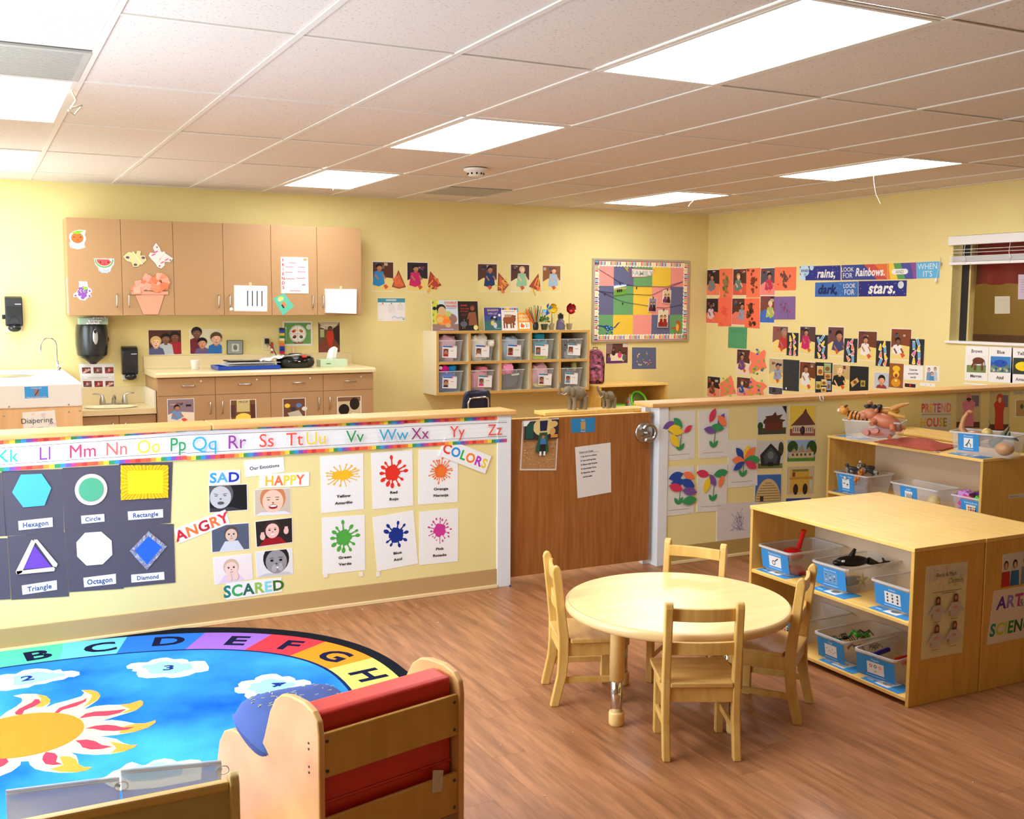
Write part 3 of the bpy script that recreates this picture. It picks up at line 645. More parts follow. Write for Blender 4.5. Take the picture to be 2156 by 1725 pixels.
for k in range(14):
    c = [(224, 220, 208), (60, 58, 56), (150, 148, 140), (200, 120, 50), (96, 110, 90)][k % 5]; a = rn.random() * 6
    pp = [('b', (0, 0, 0), (.035, .013, .013), c), ('b', (-.038, 0, .012), (.013, .010, .011), c), ('t', [(.02, .0, -.005), (.028, .0, -.03)], .005, c), ('t', [(-.02, .0, -.005), (-.024, .0, -.03)], .005, c)]
    if k % 5 == 0: pp += [('t', [(x, -.013, -.004), (x, 0, .0138), (x, .013, -.004)], .003, 'black') for x in (-.02, -.006, .008, .02)]
    plush('toy_zoo_animal', ('white', 'black', 'grey', 'orange', 'grey-green')[k % 5] + ' plastic zoo animal in the heap', (4.31 + rn.uniform(-.035, .10), .95 + rn.uniform(-.07, .07), .485 + rn.uniform(-.05, .03) * (1 if k < 8 else .3)), a, pp, group='zoo animals heaped in the bin', tilt=rn.uniform(-.6, .6))
for k in range(6): plush('toy_zoo_animal_brown', 'brown plastic animal lying low in the zoo animals bin', (4.33 + rn.uniform(-.03, .10), .95 + rn.uniform(-.07, .07), .39 + rn.uniform(0, .04)), rn.random() * 6, [('b', (0, 0, 0), (.04, .018, .018), (150, 90, 60)), ('b', (.045, 0, .012), (.015, .012, .012), (150, 90, 60))], group='brown animals low in the zoo bin')
plush('toy_cup', 'yellow stacking toy in the zebra-label bin', (4.33, .585, .362), 0, [('t', [(0, 0, 0), (0, 0, .07)], [.022, .026], (236, 216, 70)), ('t', [(0, 0, .07), (0, 0, .085)], [.018, .018], (236, 216, 70))], cat='toy')
plush('toy_lemon', 'round yellow toy in the zebra-label bin', (4.34, .385, .40), 0, [('b', (0, 0, 0), (.035, .038, .036), (232, 200, 40)), ('b', (0, -.036, 0), .008, (232, 200, 40))], cat='toy')
def brick(x, y, z, sx, sy, sz, rz, rx, c, lab):
    b = MB().box(-sx, -sy, -sz, sx, sy, sz)
    b.c = [col(c)] * 6
    for i in (-1, 1): b.lathe([(sx * .3, sz), (sx * .3, sz + .006), (0, sz + .006)], (i * sx * .5, 0, 0), 10, c)
    o = b.build('play_brick', PAINT, label=lab, cat='toy brick', group='coloured play bricks in the bin', bevel=.002); o.location = (x, y, z); o.rotation_euler = (rx, 0, rz)
for a in ((4.32, .155, .475, .04, .03, .022, .3, .2, (206, 140, 220), 'lilac play brick at the back of the heap'), (4.31, .135, .445, .04, .034, .03, .5, .5, (232, 60, 140), 'pink play brick, largest of the heap'),
          (4.32, .06, .46, .022, .028, .014, .2, .6, (80, 210, 40), 'lime green play brick on the heap'), (4.40, .07, .46, .05, .06, .03, .1, .1, (80, 30, 100), 'dark purple play brick behind the green one'),
          (4.30, .13, .395, .03, .03, .03, .1, 0, (220, 60, 130), 'pink play brick at the bottom of the bin'), (4.31, .02, .47, .018, .02, .012, .7, .1, (190, 210, 190), 'pale green play brick at the end of the bin'),
          (4.32, .11, .385, .03, .05, .02, .0, 0, (60, 140, 130), 'teal play brick at the bottom of the bin')): brick(*a)
# scoop / whale / bug / magnet wands / grey stones
sm = MB().tube([(0, 0, 0), (0, -.02, .055), (0, -.03, .085)], [.011, .010, .012], 10, (206, 24, 20)); sm.ball((.0, .035, -.035), (.045, .05, .03), (206, 24, 30), 14, 8)
sm.build('red_scoop', mat('red_plastic', (206, 24, 24), rough=.25), label='red plastic scoop with its handle out of the magnifier bin', cat='scoop').location = (2.775, -.245, .425)
sm = MB().lathe([(0, 0), (.045, .0), (.048, .01), (.03, .03), (0, .032)], n=18, c=(200, 30, 40)); sm.build('red_dish', mat('red_plastic2', (190, 30, 40), rough=.3), label='flat red plastic dish lying in the magnifier bin', cat='dish').location = (2.72, -.29, .33)
wh = [('b', (0, 0, 0), (.075, .027, .024), (16, 16, 18)), ('b', (-.055, 0, -.006), (.03, .02, .014), (16, 16, 18)), ('t', [(-.005, 0, .015), (.006, 0, .040), (.012, 0, .052)], [.014, .009, .006], (16, 16, 18)), ('t', [(.07, 0, 0), (.12, 0, -.02), (.15, 0, -.01)], [.016, .010, .006], (16, 16, 18)), ('t', [(.15, .03, .0), (.145, 0, -.01), (.15, -.03, .0)], [.004, .008, .004], (16, 16, 18)), ('b', (-.045, -.018, .004), (.010, .004, .005), 'white')]
plush('toy_whale', 'black toy killer whale lying in the ocean animals bin', (2.775, -.565, .437), math.radians(-20), wh)
plush('toy_starfish', 'pale yellow toy starfish in the ocean animals bin', (2.80, -.60, .36), 0, [('t', [(0, 0, 0), (.03 * math.cos(a), 0, .03 * math.sin(a))], [.009, .003], (200, 190, 120)) for a in [.3 + k * 2 * PI / 5 for k in range(5)]])
plush('toy_seal', 'grey toy sea animal at the bottom of the ocean bin', (2.76, -.57, .355), 0, [('b', (0, 0, 0), (.08, .03, .02), (90, 96, 92)), ('t', [(-.06, 0, 0), (-.09, 0, .02)], [.02, .01], (90, 96, 92))])
gb = [('b', (0, 0, 0), (.028, .010, .009), (60, 190, 30)), ('b', (-.03, 0, .012), (.011, .010, .010), (70, 200, 40))] + [('t', [(x, s * .008, 0), (x + .005, s * .026, .014), (x + .008, s * .042, -.012)], .0025, (50, 170, 30)) for x in (-.015, 0, .015) for s in (-1, 1)] + [('t', [(-.035, 0, .02), (-.05, s * .012, .038)], .0016, (50, 170, 30)) for s in (-1, 1)]
plush('toy_mantis', 'bright green toy insect standing up in the bugs bin', (2.74, -.655, .148), .4, gb)
for k, (x, y, z, c) in enumerate(((2.72, -.60, .125, (20, 26, 24)), (2.80, -.63, .14, (24, 30, 26)), (2.83, -.60, .11, (120, 60, 50)), (2.70, -.57, .11, (40, 90, 80)), (2.76, -.62, .085, (110, 70, 50)), (2.82, -.66, .09, (60, 80, 50)))):
    bb = [('b', (0, 0, 0), (.022, .010, .008), c)] + [('t', [(x_, 0, 0), (x_ + .004, s * .018, .012), (x_ + .01, s * .034, -.006)], .002, c) for x_ in (-.012, 0, .012) for s in (-1, 1)]
    plush('toy_bug', ('black toy spider near the label of the bugs bin', 'black toy bug behind the green insect', 'brown toy bug at the back of the bugs bin', 'teal toy bug near the front of the bugs bin', 'brown toy bug at the bottom of the bugs bin', 'olive toy bug at the bottom of the bugs bin')[k], (x, y, z), k, bb)
plush('magnet_wand', 'red magnet wand lying in the magnets bin', (2.76, -.90, .13), .1, [('t', [(-.08, 0, 0), (.09, -.02, .01)], [.012, .010], (200, 24, 24)), ('t', [(.0, .03, -.03), (.10, .0, -.02)], [.014, .014], (200, 24, 24))], cat='magnet')
plush('magnet_wand', 'blue magnet wand at the front of the magnets bin', (2.70, -.82, .125), .3, [('t', [(-.04, .02, 0), (.05, 0, .008)], [.010, .010], (50, 40, 170))], cat='magnet')
rn = random.Random(8)
for k in range(7): plush('river_stone', ('pale', 'grey', 'tan')[k % 3] + ' stone lying in the end bin of the upper board', (2.72 + .035 * k, -.9 + rn.uniform(-.05, .05), .342), k, [('b', (0, 0, 0), (.022, .018, .013), [(150, 140, 120), (110, 110, 106), (180, 160, 120)][k % 3])], cat='stone', group='stones in the end bin')
# red towel on the tall shelf
tw_ = MB(); Nn = 48; TA, TB, TC_, TD = Vector((4.19, .70)), Vector((4.20, .27)), Vector((4.50, .37)), Vector((4.56, .78))
vs = []
for i in range(Nn + 1):
    for j in range(Nn + 1):
        u, v = i / Nn, j / Nn; p = (TA * (1 - u) + TB * u) * (1 - v) + (TD * (1 - u) + TC_ * u) * v
        e = max(0, 1 - 6 * min(u, v, 1 - u, 1 - v)); z = .7035 + (1 - e) * .014 + .006 * math.sin(9 * u + 4 * v) * (1 - e) + .003 * math.sin(v * 75 + 3 * u) + .004
        vs.append((p.x + .01 * math.sin(v * 5) + .008 * math.sin(u * 8), p.y, z))
tw_.add(vs, [(i * (Nn + 1) + j, (i + 1) * (Nn + 1) + j, (i + 1) * (Nn + 1) + j + 1, i * (Nn + 1) + j + 1) for i in range(Nn) for j in range(Nn)], None, True)
o = tw_.build('red_towel', mat('red_terry', (184, 84, 62), rough=.95, noise=.5, nscale=14, stretch=(1, 9, 1), bump=.5), label='ribbed brick-red towel spread on the tall shelf', cat='towel'); s_ = o.modifiers.new('s', 'SOLIDIFY'); s_.thickness = .005
MB().box(-.02, -.012, 0, .02, .012, .001).build('care_tag', WHITEP, o).location = (4.22, .275, .7035)

# ---------------------------------------------------------------- red toddler armchair, seen from behind
rc = empty('toddler_armchair', (.453, -1.303, .0085), 'low maple toddler armchair with red vinyl cushions, back to the viewer', 'chair', math.radians(13.7))
side = [(-.018, 0), (-.02, .45), (-.014, .485), (.008, .505), (.05, .516), (.12, .514), (.165, .503), (.20, .480), (.228, .44), (.262, .36), (.285, .318), (.30, .308), (.33, .316), (.40, .325), (.46, .318), (.50, .300), (.53, .262), (.545, .21), (.55, .0)]
for s in (-1, 1): MB().prism(side, 'x', s * .207, s * .225).build('side_panel', mat('birch_panel', (216, 170, 108), rough=.35, c2=(205, 150, 88), nscale=3, stretch=(1, 2, 2)), rc, bevel=.005, seg=3)
for z0, z1 in ((.336, .450), (.118, .232)):
    sl = MB().box(-.208, -.012, z0, .208, .0, z1).build('back_slat', mat('back_slat_maple', (196, 150, 70), rough=.4, c2=(186, 138, 58), nscale=4, stretch=(4, 4, 1)), rc, bevel=.003)
    for x in (-.197, .195):
        for z in (z0 + .018, z1 - .02): MB().lathe([(0, 0), (.0048, 0), (.0048, .0015), (.002, .003), (0, .003)], n=10, M=Matrix.Translation((x, -.012, z)) @ Matrix.Rotation(PI / 2, 4, 'X')).build('screw', mat('dark_steel', (90, 84, 80), rough=.3, metal=1), sl)
bc = MB().prism([(.012, .10), (.012, .488), (.020, .496), (.085, .500), (.095, .492), (.105, .30), (.115, .14), (.105, .10)], 'x', -.200, .200).build('back_cushion', REDV, rc, bevel=.010, seg=3)
MB().tube([(-.2, .0115, .262), (0, .0105, .262), (.2, .0115, .262)], .0035, 6).build('seam_piping', REDV, bc)
MB().prism([(.10, .15), (.10, .24), (.50, .26), (.52, .25), (.52, .17), (.50, .15)], 'x', -.200, .200).build('seat_cushion', REDV, rc, bevel=.012, seg=3)
MB().box(-.207, .03, .12, .207, .52, .138).build('seat_board', WOOD, rc, bevel=.002)
MB().prism([(.118, .200), (.150, .196), (.157, .252), (.122, .262)], 'y', -.0145, -.0125).build('felt_strap', mat('grey_felt', (196, 184, 160), rough=.95, noise=.2, nscale=60), rc, bevel=.0006)
for z in (.44, .425, .38, .365): MB().lathe([(0, 0), (.0032, 0), (.0032, .0012), (0, .0012)], n=8, M=Matrix.Translation((-.2252, .028, z - .02)) @ Matrix.Rotation(-PI / 2, 4, 'Y')).build('screw', mat('dark_steel'), rc)
def pillow(name, lab, loc, rot, sx, sy, sz, m):
    b = MB(); N = 12; vs = []; fs = []
    for side in (1, -1):
        for i in range(N + 1):
            for j in range(N + 1):
                u, v = 2 * i / N - 1, 2 * j / N - 1; hgt = ((1 - u ** 4) * (1 - v ** 4)) ** .5
                vs.append((u * sx * (1 - .10 * v ** 2 * abs(u) ** 3), v * sy * (1 - .10 * u ** 2 * abs(v) ** 3), side * sz * hgt))
    
    for s in (0, 1):
        for i in range(N):
            for j in range(N): a = s * (N + 1) ** 2 + i * (N + 1) + j; f = (a, a + N + 1, a + N + 2, a + 1); fs.append(f if s == 0 else f[::-1])
    b.add(vs, fs, None, True); o = b.build(name, m, label=lab, cat='cushion'); o.location = loc; o.rotation_euler = rot; return o
PLM = mat('navy_print_cotton', (62, 84, 148), rough=.9, noise=.25, nscale=8, bump=.1)
pw = pillow('navy_pillow', 'blue cotton pillow with pale printed words, in the red armchair', (.305, -.985, .335), (.20, .08, math.radians(14)), .172, .125, .078, PLM)
rr = random.Random(2); tx = MB()
for k in range(46):
    u, v = rr.uniform(-.13, .14), rr.uniform(-.01, .10); hgt = ((1 - (u / .172) ** 4) * (1 - (v / .125) ** 4)) ** .5 * .078; a = rr.choice((-.5, .4, 1.2, 0)); l = rr.uniform(.004, .008)
    tx.tube([(u - l * math.cos(a), v - l * math.sin(a) * .6, hgt - .001), (u + l * math.cos(a), v + l * math.sin(a) * .6, hgt - .001)], .0016, 4)
tx.build('printed_words', mat('pale_print', (206, 210, 160), rough=.9), pw, kind='stuff')

# ---------------------------------------------------------------- book display in the foreground with clear hanging pockets
bk = empty('book_display', (-.05, -1.83, 0), 'low maple book display panel in the foreground, back side towards us', 'display stand')
MB().box(-1.15, 0, .04, -.020, .014, .600).build('back_panel', mat('display_back', (196, 174, 110), rough=.35), bk)
MB().box(-1.15, -.003, .585, -.020, .016, .604).build('top_rail', mat('display_rail', (226, 188, 116), rough=.35), bk, bevel=.004)
MB().prism([(-.012, 0), (-.012, .598), (-.006, .614), (.006, .620), (.018, .612), (.04, .58), (.30, .30), (.34, .22), (.34, 0)], 'x', -.020, -.002).build('side_panel', mat('display_side', (224, 196, 130), rough=.35), bk, bevel=.004)
PXR = [(-0.255,0.633),(-0.071,0.614),(-0.074,0.568),(-0.253,0.571),(-0.448,0.631),(-0.257,0.618),(-0.257,0.572),(-0.448,0.582)]
for k, (q, lb) in enumerate(((PXR[:4], 'clear vinyl pocket clipped at the armchair end of the display'), (PXR[4:8], 'clear vinyl pocket in the middle of the display'))):
    a, b, c, d = q; y0 = -1.76 + .006 * k
    t = empty('vinyl_pocket', (0, y0, 0), lb, 'pocket', group='clear vinyl pockets on rings')
    mb = MB(); N = 8; vs = []
    for i in range(N + 1):
        for j in range(5):
            u, v = i / N, j / 4; x = (a[0] * (1 - u) + b[0] * u) * (1 - v) + (d[0] * (1 - u) + c[0] * u) * v; z = (a[1] * (1 - u) + b[1] * u) * (1 - v) + (d[1] * (1 - u) + c[1] * u) * v
            vs.append((x, .004 * math.sin(u * 9 + k) * v, z - .12 * v * v))
    mb.add(vs, [(i * 5 + j, (i + 1) * 5 + j, (i + 1) * 5 + j + 1, i * 5 + j + 1) for i in range(N) for j in range(4)], None, True)
    o = mb.build('pocket_sheet', VINYL, t); s_ = o.modifiers.new('s', 'SOLIDIFY'); s_.thickness = .012
    MB().tube([a[0:1] and (a[0], -.004, a[1]), (b[0], -.004, b[1])], .005, 6).build('hem', VINYL, t)
    rx, rz_ = (b[0] + .004, b[1] - .014)
    MB().tube([(rx + .012 * math.cos(t_), .004 + .002 * math.sin(3 * t_), rz_ - .006 + .009 * math.sin(t_)) for t_ in [2 * PI * q_ / 16 for q_ in range(16)]], .0011, 6, closed=True).build('ring', STEEL, t)
    MB().tube([(rx - .010, 0, rz_), (rx - .002, -.002, rz_ - .002)], .003, 6).build('grommet', STEEL, t)

# ---------------------------------------------------------------- rug
RUGM = mat('printed_rug_pile', attr=True, rough=.95, spec=.05, noise=.14, nscale=260, bump=.35)
CXR, CYR = -.364, .131
SKYM = mat('rug_sky_pile', (14, 84, 214), rough=.95, spec=.05, c2=(64, 162, 236), nscale=1.6, bump=.35, bscale=260)
def sup(a, b, n, th): c, s = math.cos(th), math.sin(th); return (CXR + a * math.copysign(abs(c) ** (2 / n), c), CYR + b * math.copysign(abs(s) ** (2 / n), s))
NE = 2.35
def ring(a, b, N=96): return [sup(a, b, NE, 2 * PI * k / N) for k in range(N)]
rug = MB(); rug.prism(ring(1.425, 1.098), 'z', 0, .0075, (24, 28, 36))
RUG = rug.build('alphabet_rug', RUGM, label='blue sun and clouds rug with an alphabet border', cat='rug')
def flat(name, pts, z, c, par=RUG, th=.0006): return MB().prism(pts, 'z', z, z + th, c).build(name, RUGM, par)
# border segments, bounded by the angle from the centre
def ang(x, y, a, b):
    X, Y = (x - CXR) / a, (y - CYR) / b; return math.atan2(math.copysign(abs(Y) ** (NE / 2), Y), math.copysign(abs(X) ** (NE / 2), X))
bd = [(-.45, 1.14), (-.16, 1.129), (.109, 1.12), (.437, 1.027), (.693, .859), (.858, .644), (.976, .353), (1.008, .02)]
angs = [ang(x, y, 1.37, 1.01) for x, y in bd]
st = angs[0] - angs[1]
full = angs[:] 
while len(full) < 20: full.append(full[-1] - (2 * PI + angs[-1] - angs[0]) / 13)
cols_ = [(92, 214, 176), (110, 204, 236), (48, 120, 222), (160, 110, 210), (236, 62, 74), (250, 146, 40), (252, 226, 110), (140, 210, 120)]
for k in range(20):
    t0, t1 = full[k], full[(k + 1) % 20] if k < 19 else full[0] - 2 * PI
    o_ = [sup(1.37, 1.01, NE, t0 + (t1 - t0) * i / 8) for i in range(9)]; i_ = [sup(1.16, .785, NE, t0 + (t1 - t0) * i / 8) for i in range(9)]
    if k == 0: cc = cols_[1 - 1]
    flat('border_block', o_ + i_[::-1], .0075, cols_[0] if k == 0 else cols_[k % 8])
flat('inner_line', ring(1.16, .785), .0075, (24, 40, 90)); MB().prism(ring(1.145, .770), 'z', .0082, .0088).build('sky_field', SKYM, RUG)

def letter(ch, x, y, a, h, sx=1.25, c=(24, 28, 60), name='letter', z=.0082):
    """a on-floor letter at x,y whose top points along angle a"""
    ux, uy = math.cos(a), math.sin(a); rx, ry = uy, -ux; g = .3
    q = [(x - rx * g / 2 + ux * g / 2, y - ry * g / 2 + uy * g / 2), (x + rx * g / 2 + ux * g / 2, y + ry * g / 2 + uy * g / 2), (x + rx * g / 2 - ux * g / 2, y + ry * g / 2 - uy * g / 2), (x - rx * g / 2 - ux * g / 2, y - ry * g / 2 - uy * g / 2)]
    d = Card(q, 'z', z, None, th=0); d.T(ch, .5, .5 + h / g / 2, h / g, c, b=1, sx=sx); d.build(name, parent=RUG, m=RUGM)
for ch, x, y, a in (('B', -.27, 1.015, 95), ('C', -.02, 1.005, 88), ('D', .26, .965, 75), ('E', .53, .835, 60), ('F', .725, .670, 50), ('G', .855, .445, 28), ('H', .905, .165, 8), ('A', -.52, 1.02, 98)):
    letter(ch, x, y, math.radians(a), .115, 1.15)
# clouds traced on the floor plane
CL = [[(-0.434,0.808),(-0.395,0.816),(-0.361,0.799),(-0.333,0.833),(-0.286,0.833),(-0.248,0.809),(-0.226,0.776),(-0.198,0.78),(-0.191,0.749),(-0.157,0.742),(-0.132,0.713),(-0.133,0.679),(-0.156,0.663),(-0.174,0.673),(-0.196,0.65),(-0.234,0.649),(-0.262,0.633),(-0.3,0.637),(-0.323,0.616),(-0.368,0.619),(-0.401,0.614),(-0.437,0.635)],
      [(0.047,0.701),(0.069,0.726),(0.094,0.725),(0.134,0.711),(0.154,0.735),(0.189,0.742),(0.214,0.737),(0.238,0.7),(0.267,0.693),(0.285,0.67),(0.286,0.64),(0.318,0.639),(0.348,0.62),(0.349,0.58),(0.348,0.538),(0.338,0.501),(0.308,0.495),(0.287,0.499),(0.259,0.479),(0.221,0.473),(0.189,0.48),(0.165,0.505),(0.137,0.509),(0.102,0.519),(0.074,0.55),(0.072,0.591),(0.079,0.615),(0.061,0.631),(0.068,0.655),(0.047,0.668)],
      [(0.39,0.257),(0.408,0.261),(0.411,0.291),(0.431,0.314),(0.46,0.313),(0.48,0.309),(0.489,0.331),(0.519,0.35),(0.553,0.349),(0.576,0.336),(0.587,0.296),(0.615,0.289),(0.627,0.256),(0.624,0.231),(0.657,0.226),(0.674,0.194),(0.668,0.164),(0.648,0.148),(0.62,0.156),(0.607,0.124),(0.578,0.108),(0.551,0.115),(0.53,0.083),(0.498,0.068),(0.467,0.06),(0.444,0.077),(0.434,0.1),(0.41,0.118),(0.405,0.157),(0.415,0.182),(0.391,0.192),(0.382,0.217)],
      [(-0.171,-0.353),(-0.142,-0.339),(-0.121,-0.312),(-0.098,-0.303),(-0.077,-0.275),(-0.057,-0.265),(-0.041,-0.293),(-0.041,-0.308),(-0.019,-0.309),(0.007,-0.286),(0.041,-0.285),(0.064,-0.305),(0.074,-0.33),(0.116,-0.331),(0.143,-0.349),(0.145,-0.38),(0.118,-0.497),(-0.02,-0.492),(-0.121,-0.46)]]
for pts in CL:
    cx = sum(p[0] for p in pts) / len(pts); cy = sum(p[1] for p in pts) / len(pts)
    flat('cloud', pts, .0088, (238, 250, 255))
    flat('cloud_centre', [(cx + (x - cx) * .62, cy + (y - cy) * .62) for x, y in pts], .0094, (150, 214, 246))
for ch, q in zip('234', [(-0.321,0.725),(0.201,0.603),(0.55,0.219)]): letter(ch, q[0], q[1], math.radians({'2': 92, '3': 76, '4': 25}[ch]), .055, 1.2, (30, 50, 130), 'numeral', z=.0102)
# sun: flames traced, then the disc
FL = [[(-0.444,0.309),(-0.408,0.379),(-0.375,0.419),(-0.352,0.466),(-0.352,0.507),(-0.378,0.544),(-0.345,0.549),(-0.302,0.527),(-0.271,0.491),(-0.257,0.442),(-0.261,0.403),(-0.278,0.362),(-0.244,0.389),(-0.199,0.402),(-0.149,0.425),(-0.135,0.461),(-0.143,0.493),(-0.11,0.479),(-0.089,0.444),(-0.084,0.399),(-0.095,0.362),(-0.126,0.319),(-0.157,0.279),(-0.113,0.295),(-0.07,0.289),(-0.031,0.27),(0.005,0.265),(0.029,0.277),(0.044,0.284),(0.052,0.265),(0.045,0.228),(0.018,0.19),(-0.017,0.174),(-0.063,0.158),(-0.108,0.14),(-0.073,0.131),(-0.041,0.104),(-0.003,0.061),(0.031,0.047),(0.054,0.057),(0.067,0.061),(0.062,0.037),(0.032,0.004),(-0.013,-0.015),(-0.076,-0.014),(-0.138,0.002),(-0.111,-0.017),(-0.08,-0.051),(-0.062,-0.099),(-0.042,-0.126),(-0.022,-0.132),(-0.035,-0.151),(-0.067,-0.168),(-0.111,-0.17),(-0.158,-0.153),(-0.195,-0.128),(-0.23,-0.095),(-0.215,-0.132),(-0.213,-0.169),(-0.214,-0.209),(-0.199,-0.238),(-0.176,-0.249),(-0.192,-0.267),(-0.226,-0.267),(-0.275,-0.245),(-0.316,-0.212),(-0.342,-0.18),(-0.354,-0.143),(-0.357,-0.108),(-0.379,-0.1),(-0.383,-0.129),(-0.409,-0.168),(-0.455,-0.195)]]
flat('sun_flames', FL[0], .0088, (244, 222, 164))
OR = [[(-0.298,0.523),(-0.267,0.483),(-0.257,0.437),(-0.262,0.404),(-0.288,0.376),(-0.313,0.383),(-0.293,0.425),(-0.287,0.463)], [(-0.143,0.493),(-0.11,0.479),(-0.089,0.444),(-0.084,0.399),(-0.095,0.362),(-0.129,0.326),(-0.152,0.309),(-0.125,0.365),(-0.112,0.419)], [(-0.031,0.27),(0.005,0.265),(0.044,0.284),(0.052,0.265),(0.045,0.228),(0.018,0.19),(-0.017,0.179),(-0.035,0.18),(-0.002,0.211)], [(-0.051,0.05),(-0.003,0.059),(0.031,0.047),(0.067,0.061),(0.062,0.037),(0.032,0.004),(-0.013,-0.015),(-0.065,-0.009)], [(-0.102,-0.065),(-0.075,-0.093),(-0.042,-0.126),(-0.022,-0.132),(-0.035,-0.151),(-0.067,-0.168),(-0.11,-0.165),(-0.089,-0.129)], [(-0.265,-0.116),(-0.234,-0.131),(-0.218,-0.166),(-0.214,-0.209),(-0.199,-0.238),(-0.176,-0.249),(-0.192,-0.267),(-0.226,-0.267),(-0.274,-0.239),(-0.297,-0.206),(-0.258,-0.191)]]
for p in OR: flat('flame_shade', p, .0092, (240, 152, 62))
RD = [[(-0.381,0.36),(-0.366,0.392),(-0.321,0.439),(-0.308,0.47),(-0.294,0.461),(-0.291,0.424),(-0.312,0.394),(-0.349,0.367),(-0.358,0.326),(-0.378,0.336)], [(-0.252,0.296),(-0.233,0.337),(-0.188,0.361),(-0.15,0.377),(-0.133,0.395),(-0.14,0.361),(-0.176,0.326),(-0.224,0.31),(-0.242,0.283)], [(-0.177,0.198),(-0.152,0.235),(-0.119,0.241),(-0.077,0.226),(-0.041,0.219),(-0.014,0.215),(-0.041,0.186),(-0.082,0.178),(-0.13,0.197)], [(-0.167,0.091),(-0.133,0.102),(-0.095,0.093),(-0.069,0.072),(-0.045,0.039),(-0.009,0.03),(-0.037,0.015),(-0.078,0.023),(-0.117,0.047),(-0.142,0.077)], [(-0.207,-0.003),(-0.171,-0.011),(-0.147,-0.038),(-0.131,-0.08),(-0.101,-0.112),(-0.135,-0.116),(-0.167,-0.105),(-0.19,-0.074),(-0.195,-0.038)], [(-0.302,-0.059),(-0.276,-0.083),(-0.27,-0.113),(-0.278,-0.155),(-0.261,-0.185),(-0.289,-0.177),(-0.31,-0.158),(-0.317,-0.117),(-0.313,-0.087)], [(-0.452,-0.05),(-0.421,-0.056),(-0.415,-0.086),(-0.429,-0.11),(-0.454,-0.128)]]
for p in RD: flat('flame_heart', p, .0096, (226, 62, 84))
flat('sun_disc', [(CXR + .197 * math.cos(2 * PI * k / 40), CYR + .197 * math.sin(2 * PI * k / 40)) for k in range(40)], .0100, (214, 134, 46))
# crumbs and one tiny bead on the floor
for k, (x, y) in enumerate([(1.016,1.081),(1.193,1.07),(1.206,0.754),(1.457,1.021),(1.442,0.709),(1.6,0.593),(1.877,1.045)] + [(1.363,-0.682),(1.039,-1.063),(2.298,-1.586),(1.086,-0.665),(1.208,-0.266)]):
    MB().ball((x, y, .0018), (.003, .0022, .0018), (250, 236, 180) if k in (7, 8) else (240, 238, 232), 6, 4).build('floor_crumb', PAINT, label='tiny pale crumb lying on the vinyl floor', cat='crumb', group='crumbs scattered on the floor')
x, y = [(2.034,1.125)][0]; MB().ball((x, y, .006), .006, (30, 50, 150), 10, 6).build('blue_bead', PAINT, label='tiny blue bead on the floor by the gate hinge', cat='bead')

# ================================================================ cabinets on the back wall
def pull(t, x, y, z, L, vertical, name='handle'):
    d = L / 2
    if vertical: p = [(x, y, z - d), (x, y - .022, z - d + .004), (x, y - .028, z - d + .02), (x, y - .028, z + d - .02), (x, y - .022, z + d - .004), (x, y, z + d)]
    else: p = [(x - d, y, z), (x - d + .004, y - .022, z), (x - d + .02, y - .028, z), (x + d - .02, y - .028, z), (x + d - .004, y - .022, z), (x + d, y, z)]
    MB().tube(p, .0052, 8).build(name, STEEL, t)
UY = 5.11; X0 = .226; DW = .3952
for u in range(3):
    xa = X0 + u * 2 * DW
    t = empty('wall_cabinet', (xa, UY, 1.385), ('tan wall cabinet with fruit stickers and the paper flowerpot', 'tan wall cabinet in the middle with the four-line paper', 'tan wall cabinet at the end with the marker board and a blank sheet')[u], 'cabinet', group='tan double-door wall cabinets')
    W = 2 * DW
    MB().box(.0005, .020, 0, W - .0005, .329, .752).build('body', LAM, t)
    for k in range(2):
        a = k * DW
        dr = MB().box(a + .0015, 0, .002, a + DW - .0015, .018, .752).build('door', LAM, t, bevel=.001)
        pull(dr, a + (DW - .045 if k == 0 else .045), 0, .118, .10, True)
o = MB().box(X0 - .0032, UY + .05, 1.40, X0 - .0005, UY + .10, 1.68).build('wall_strip', WHITEP, label='narrow white strip fixed on the side of the first wall cabinet', cat='strip')
wb = MB().lathe([(0, 0), (.013, 0), (.015, .012), (.010, .02), (0, .022)], n=12, M=Matrix.Translation((X0 + 3 * DW + .047, UY - .034, 1.437)) @ Matrix.Rotation(PI / 2, 4, 'X'))
wb.build('child_lock', WHITEP, label='round white child lock on the handle beside the four-line paper', cat='lock')
LY = 4.83; LX = .823; LW = .4445
for u in range(2):
    xa = LX + u * 2 * LW; W = 2 * LW
    t = empty('base_cabinet', (xa, LY, 0), ('tan base cabinet of drawers and doors beside the sink', 'tan base cabinet of drawers and doors under the tissue box')[u], 'cabinet', group='tan base cabinets')
    MB().box(.0005, .02, .10, W - .0005, .609, .899).build('body', LAM, t)
    MB().box(.001, .07, 0, W - .001, .60, .10).build('toe_kick', mat('toe_kick', (90, 70, 50)), t)
    for k in range(2):
        a = k * LW
        dr = MB().box(a + .0015, 0, .758, a + LW - .0015, .018, .896).build('drawer', LAM, t, bevel=.001)
        pull(dr, a + LW * .53, 0, .834, .10, False); MB().lathe([(0, 0), (.008, 0), (.007, .003), (0, .004)], n=12, M=Matrix.Translation((a + LW * .75, 0, .868)) @ Matrix.Rotation(PI / 2, 4, 'X')).build('drawer_button', WHITEP, dr)
        dd = MB().box(a + .0015, 0, .105, a + LW - .0015, .018, .755).build('door', LAM, t, bevel=.001)
        pull(dd, a + (LW - .045 if k == 0 else .05), 0, .655, .10, True)
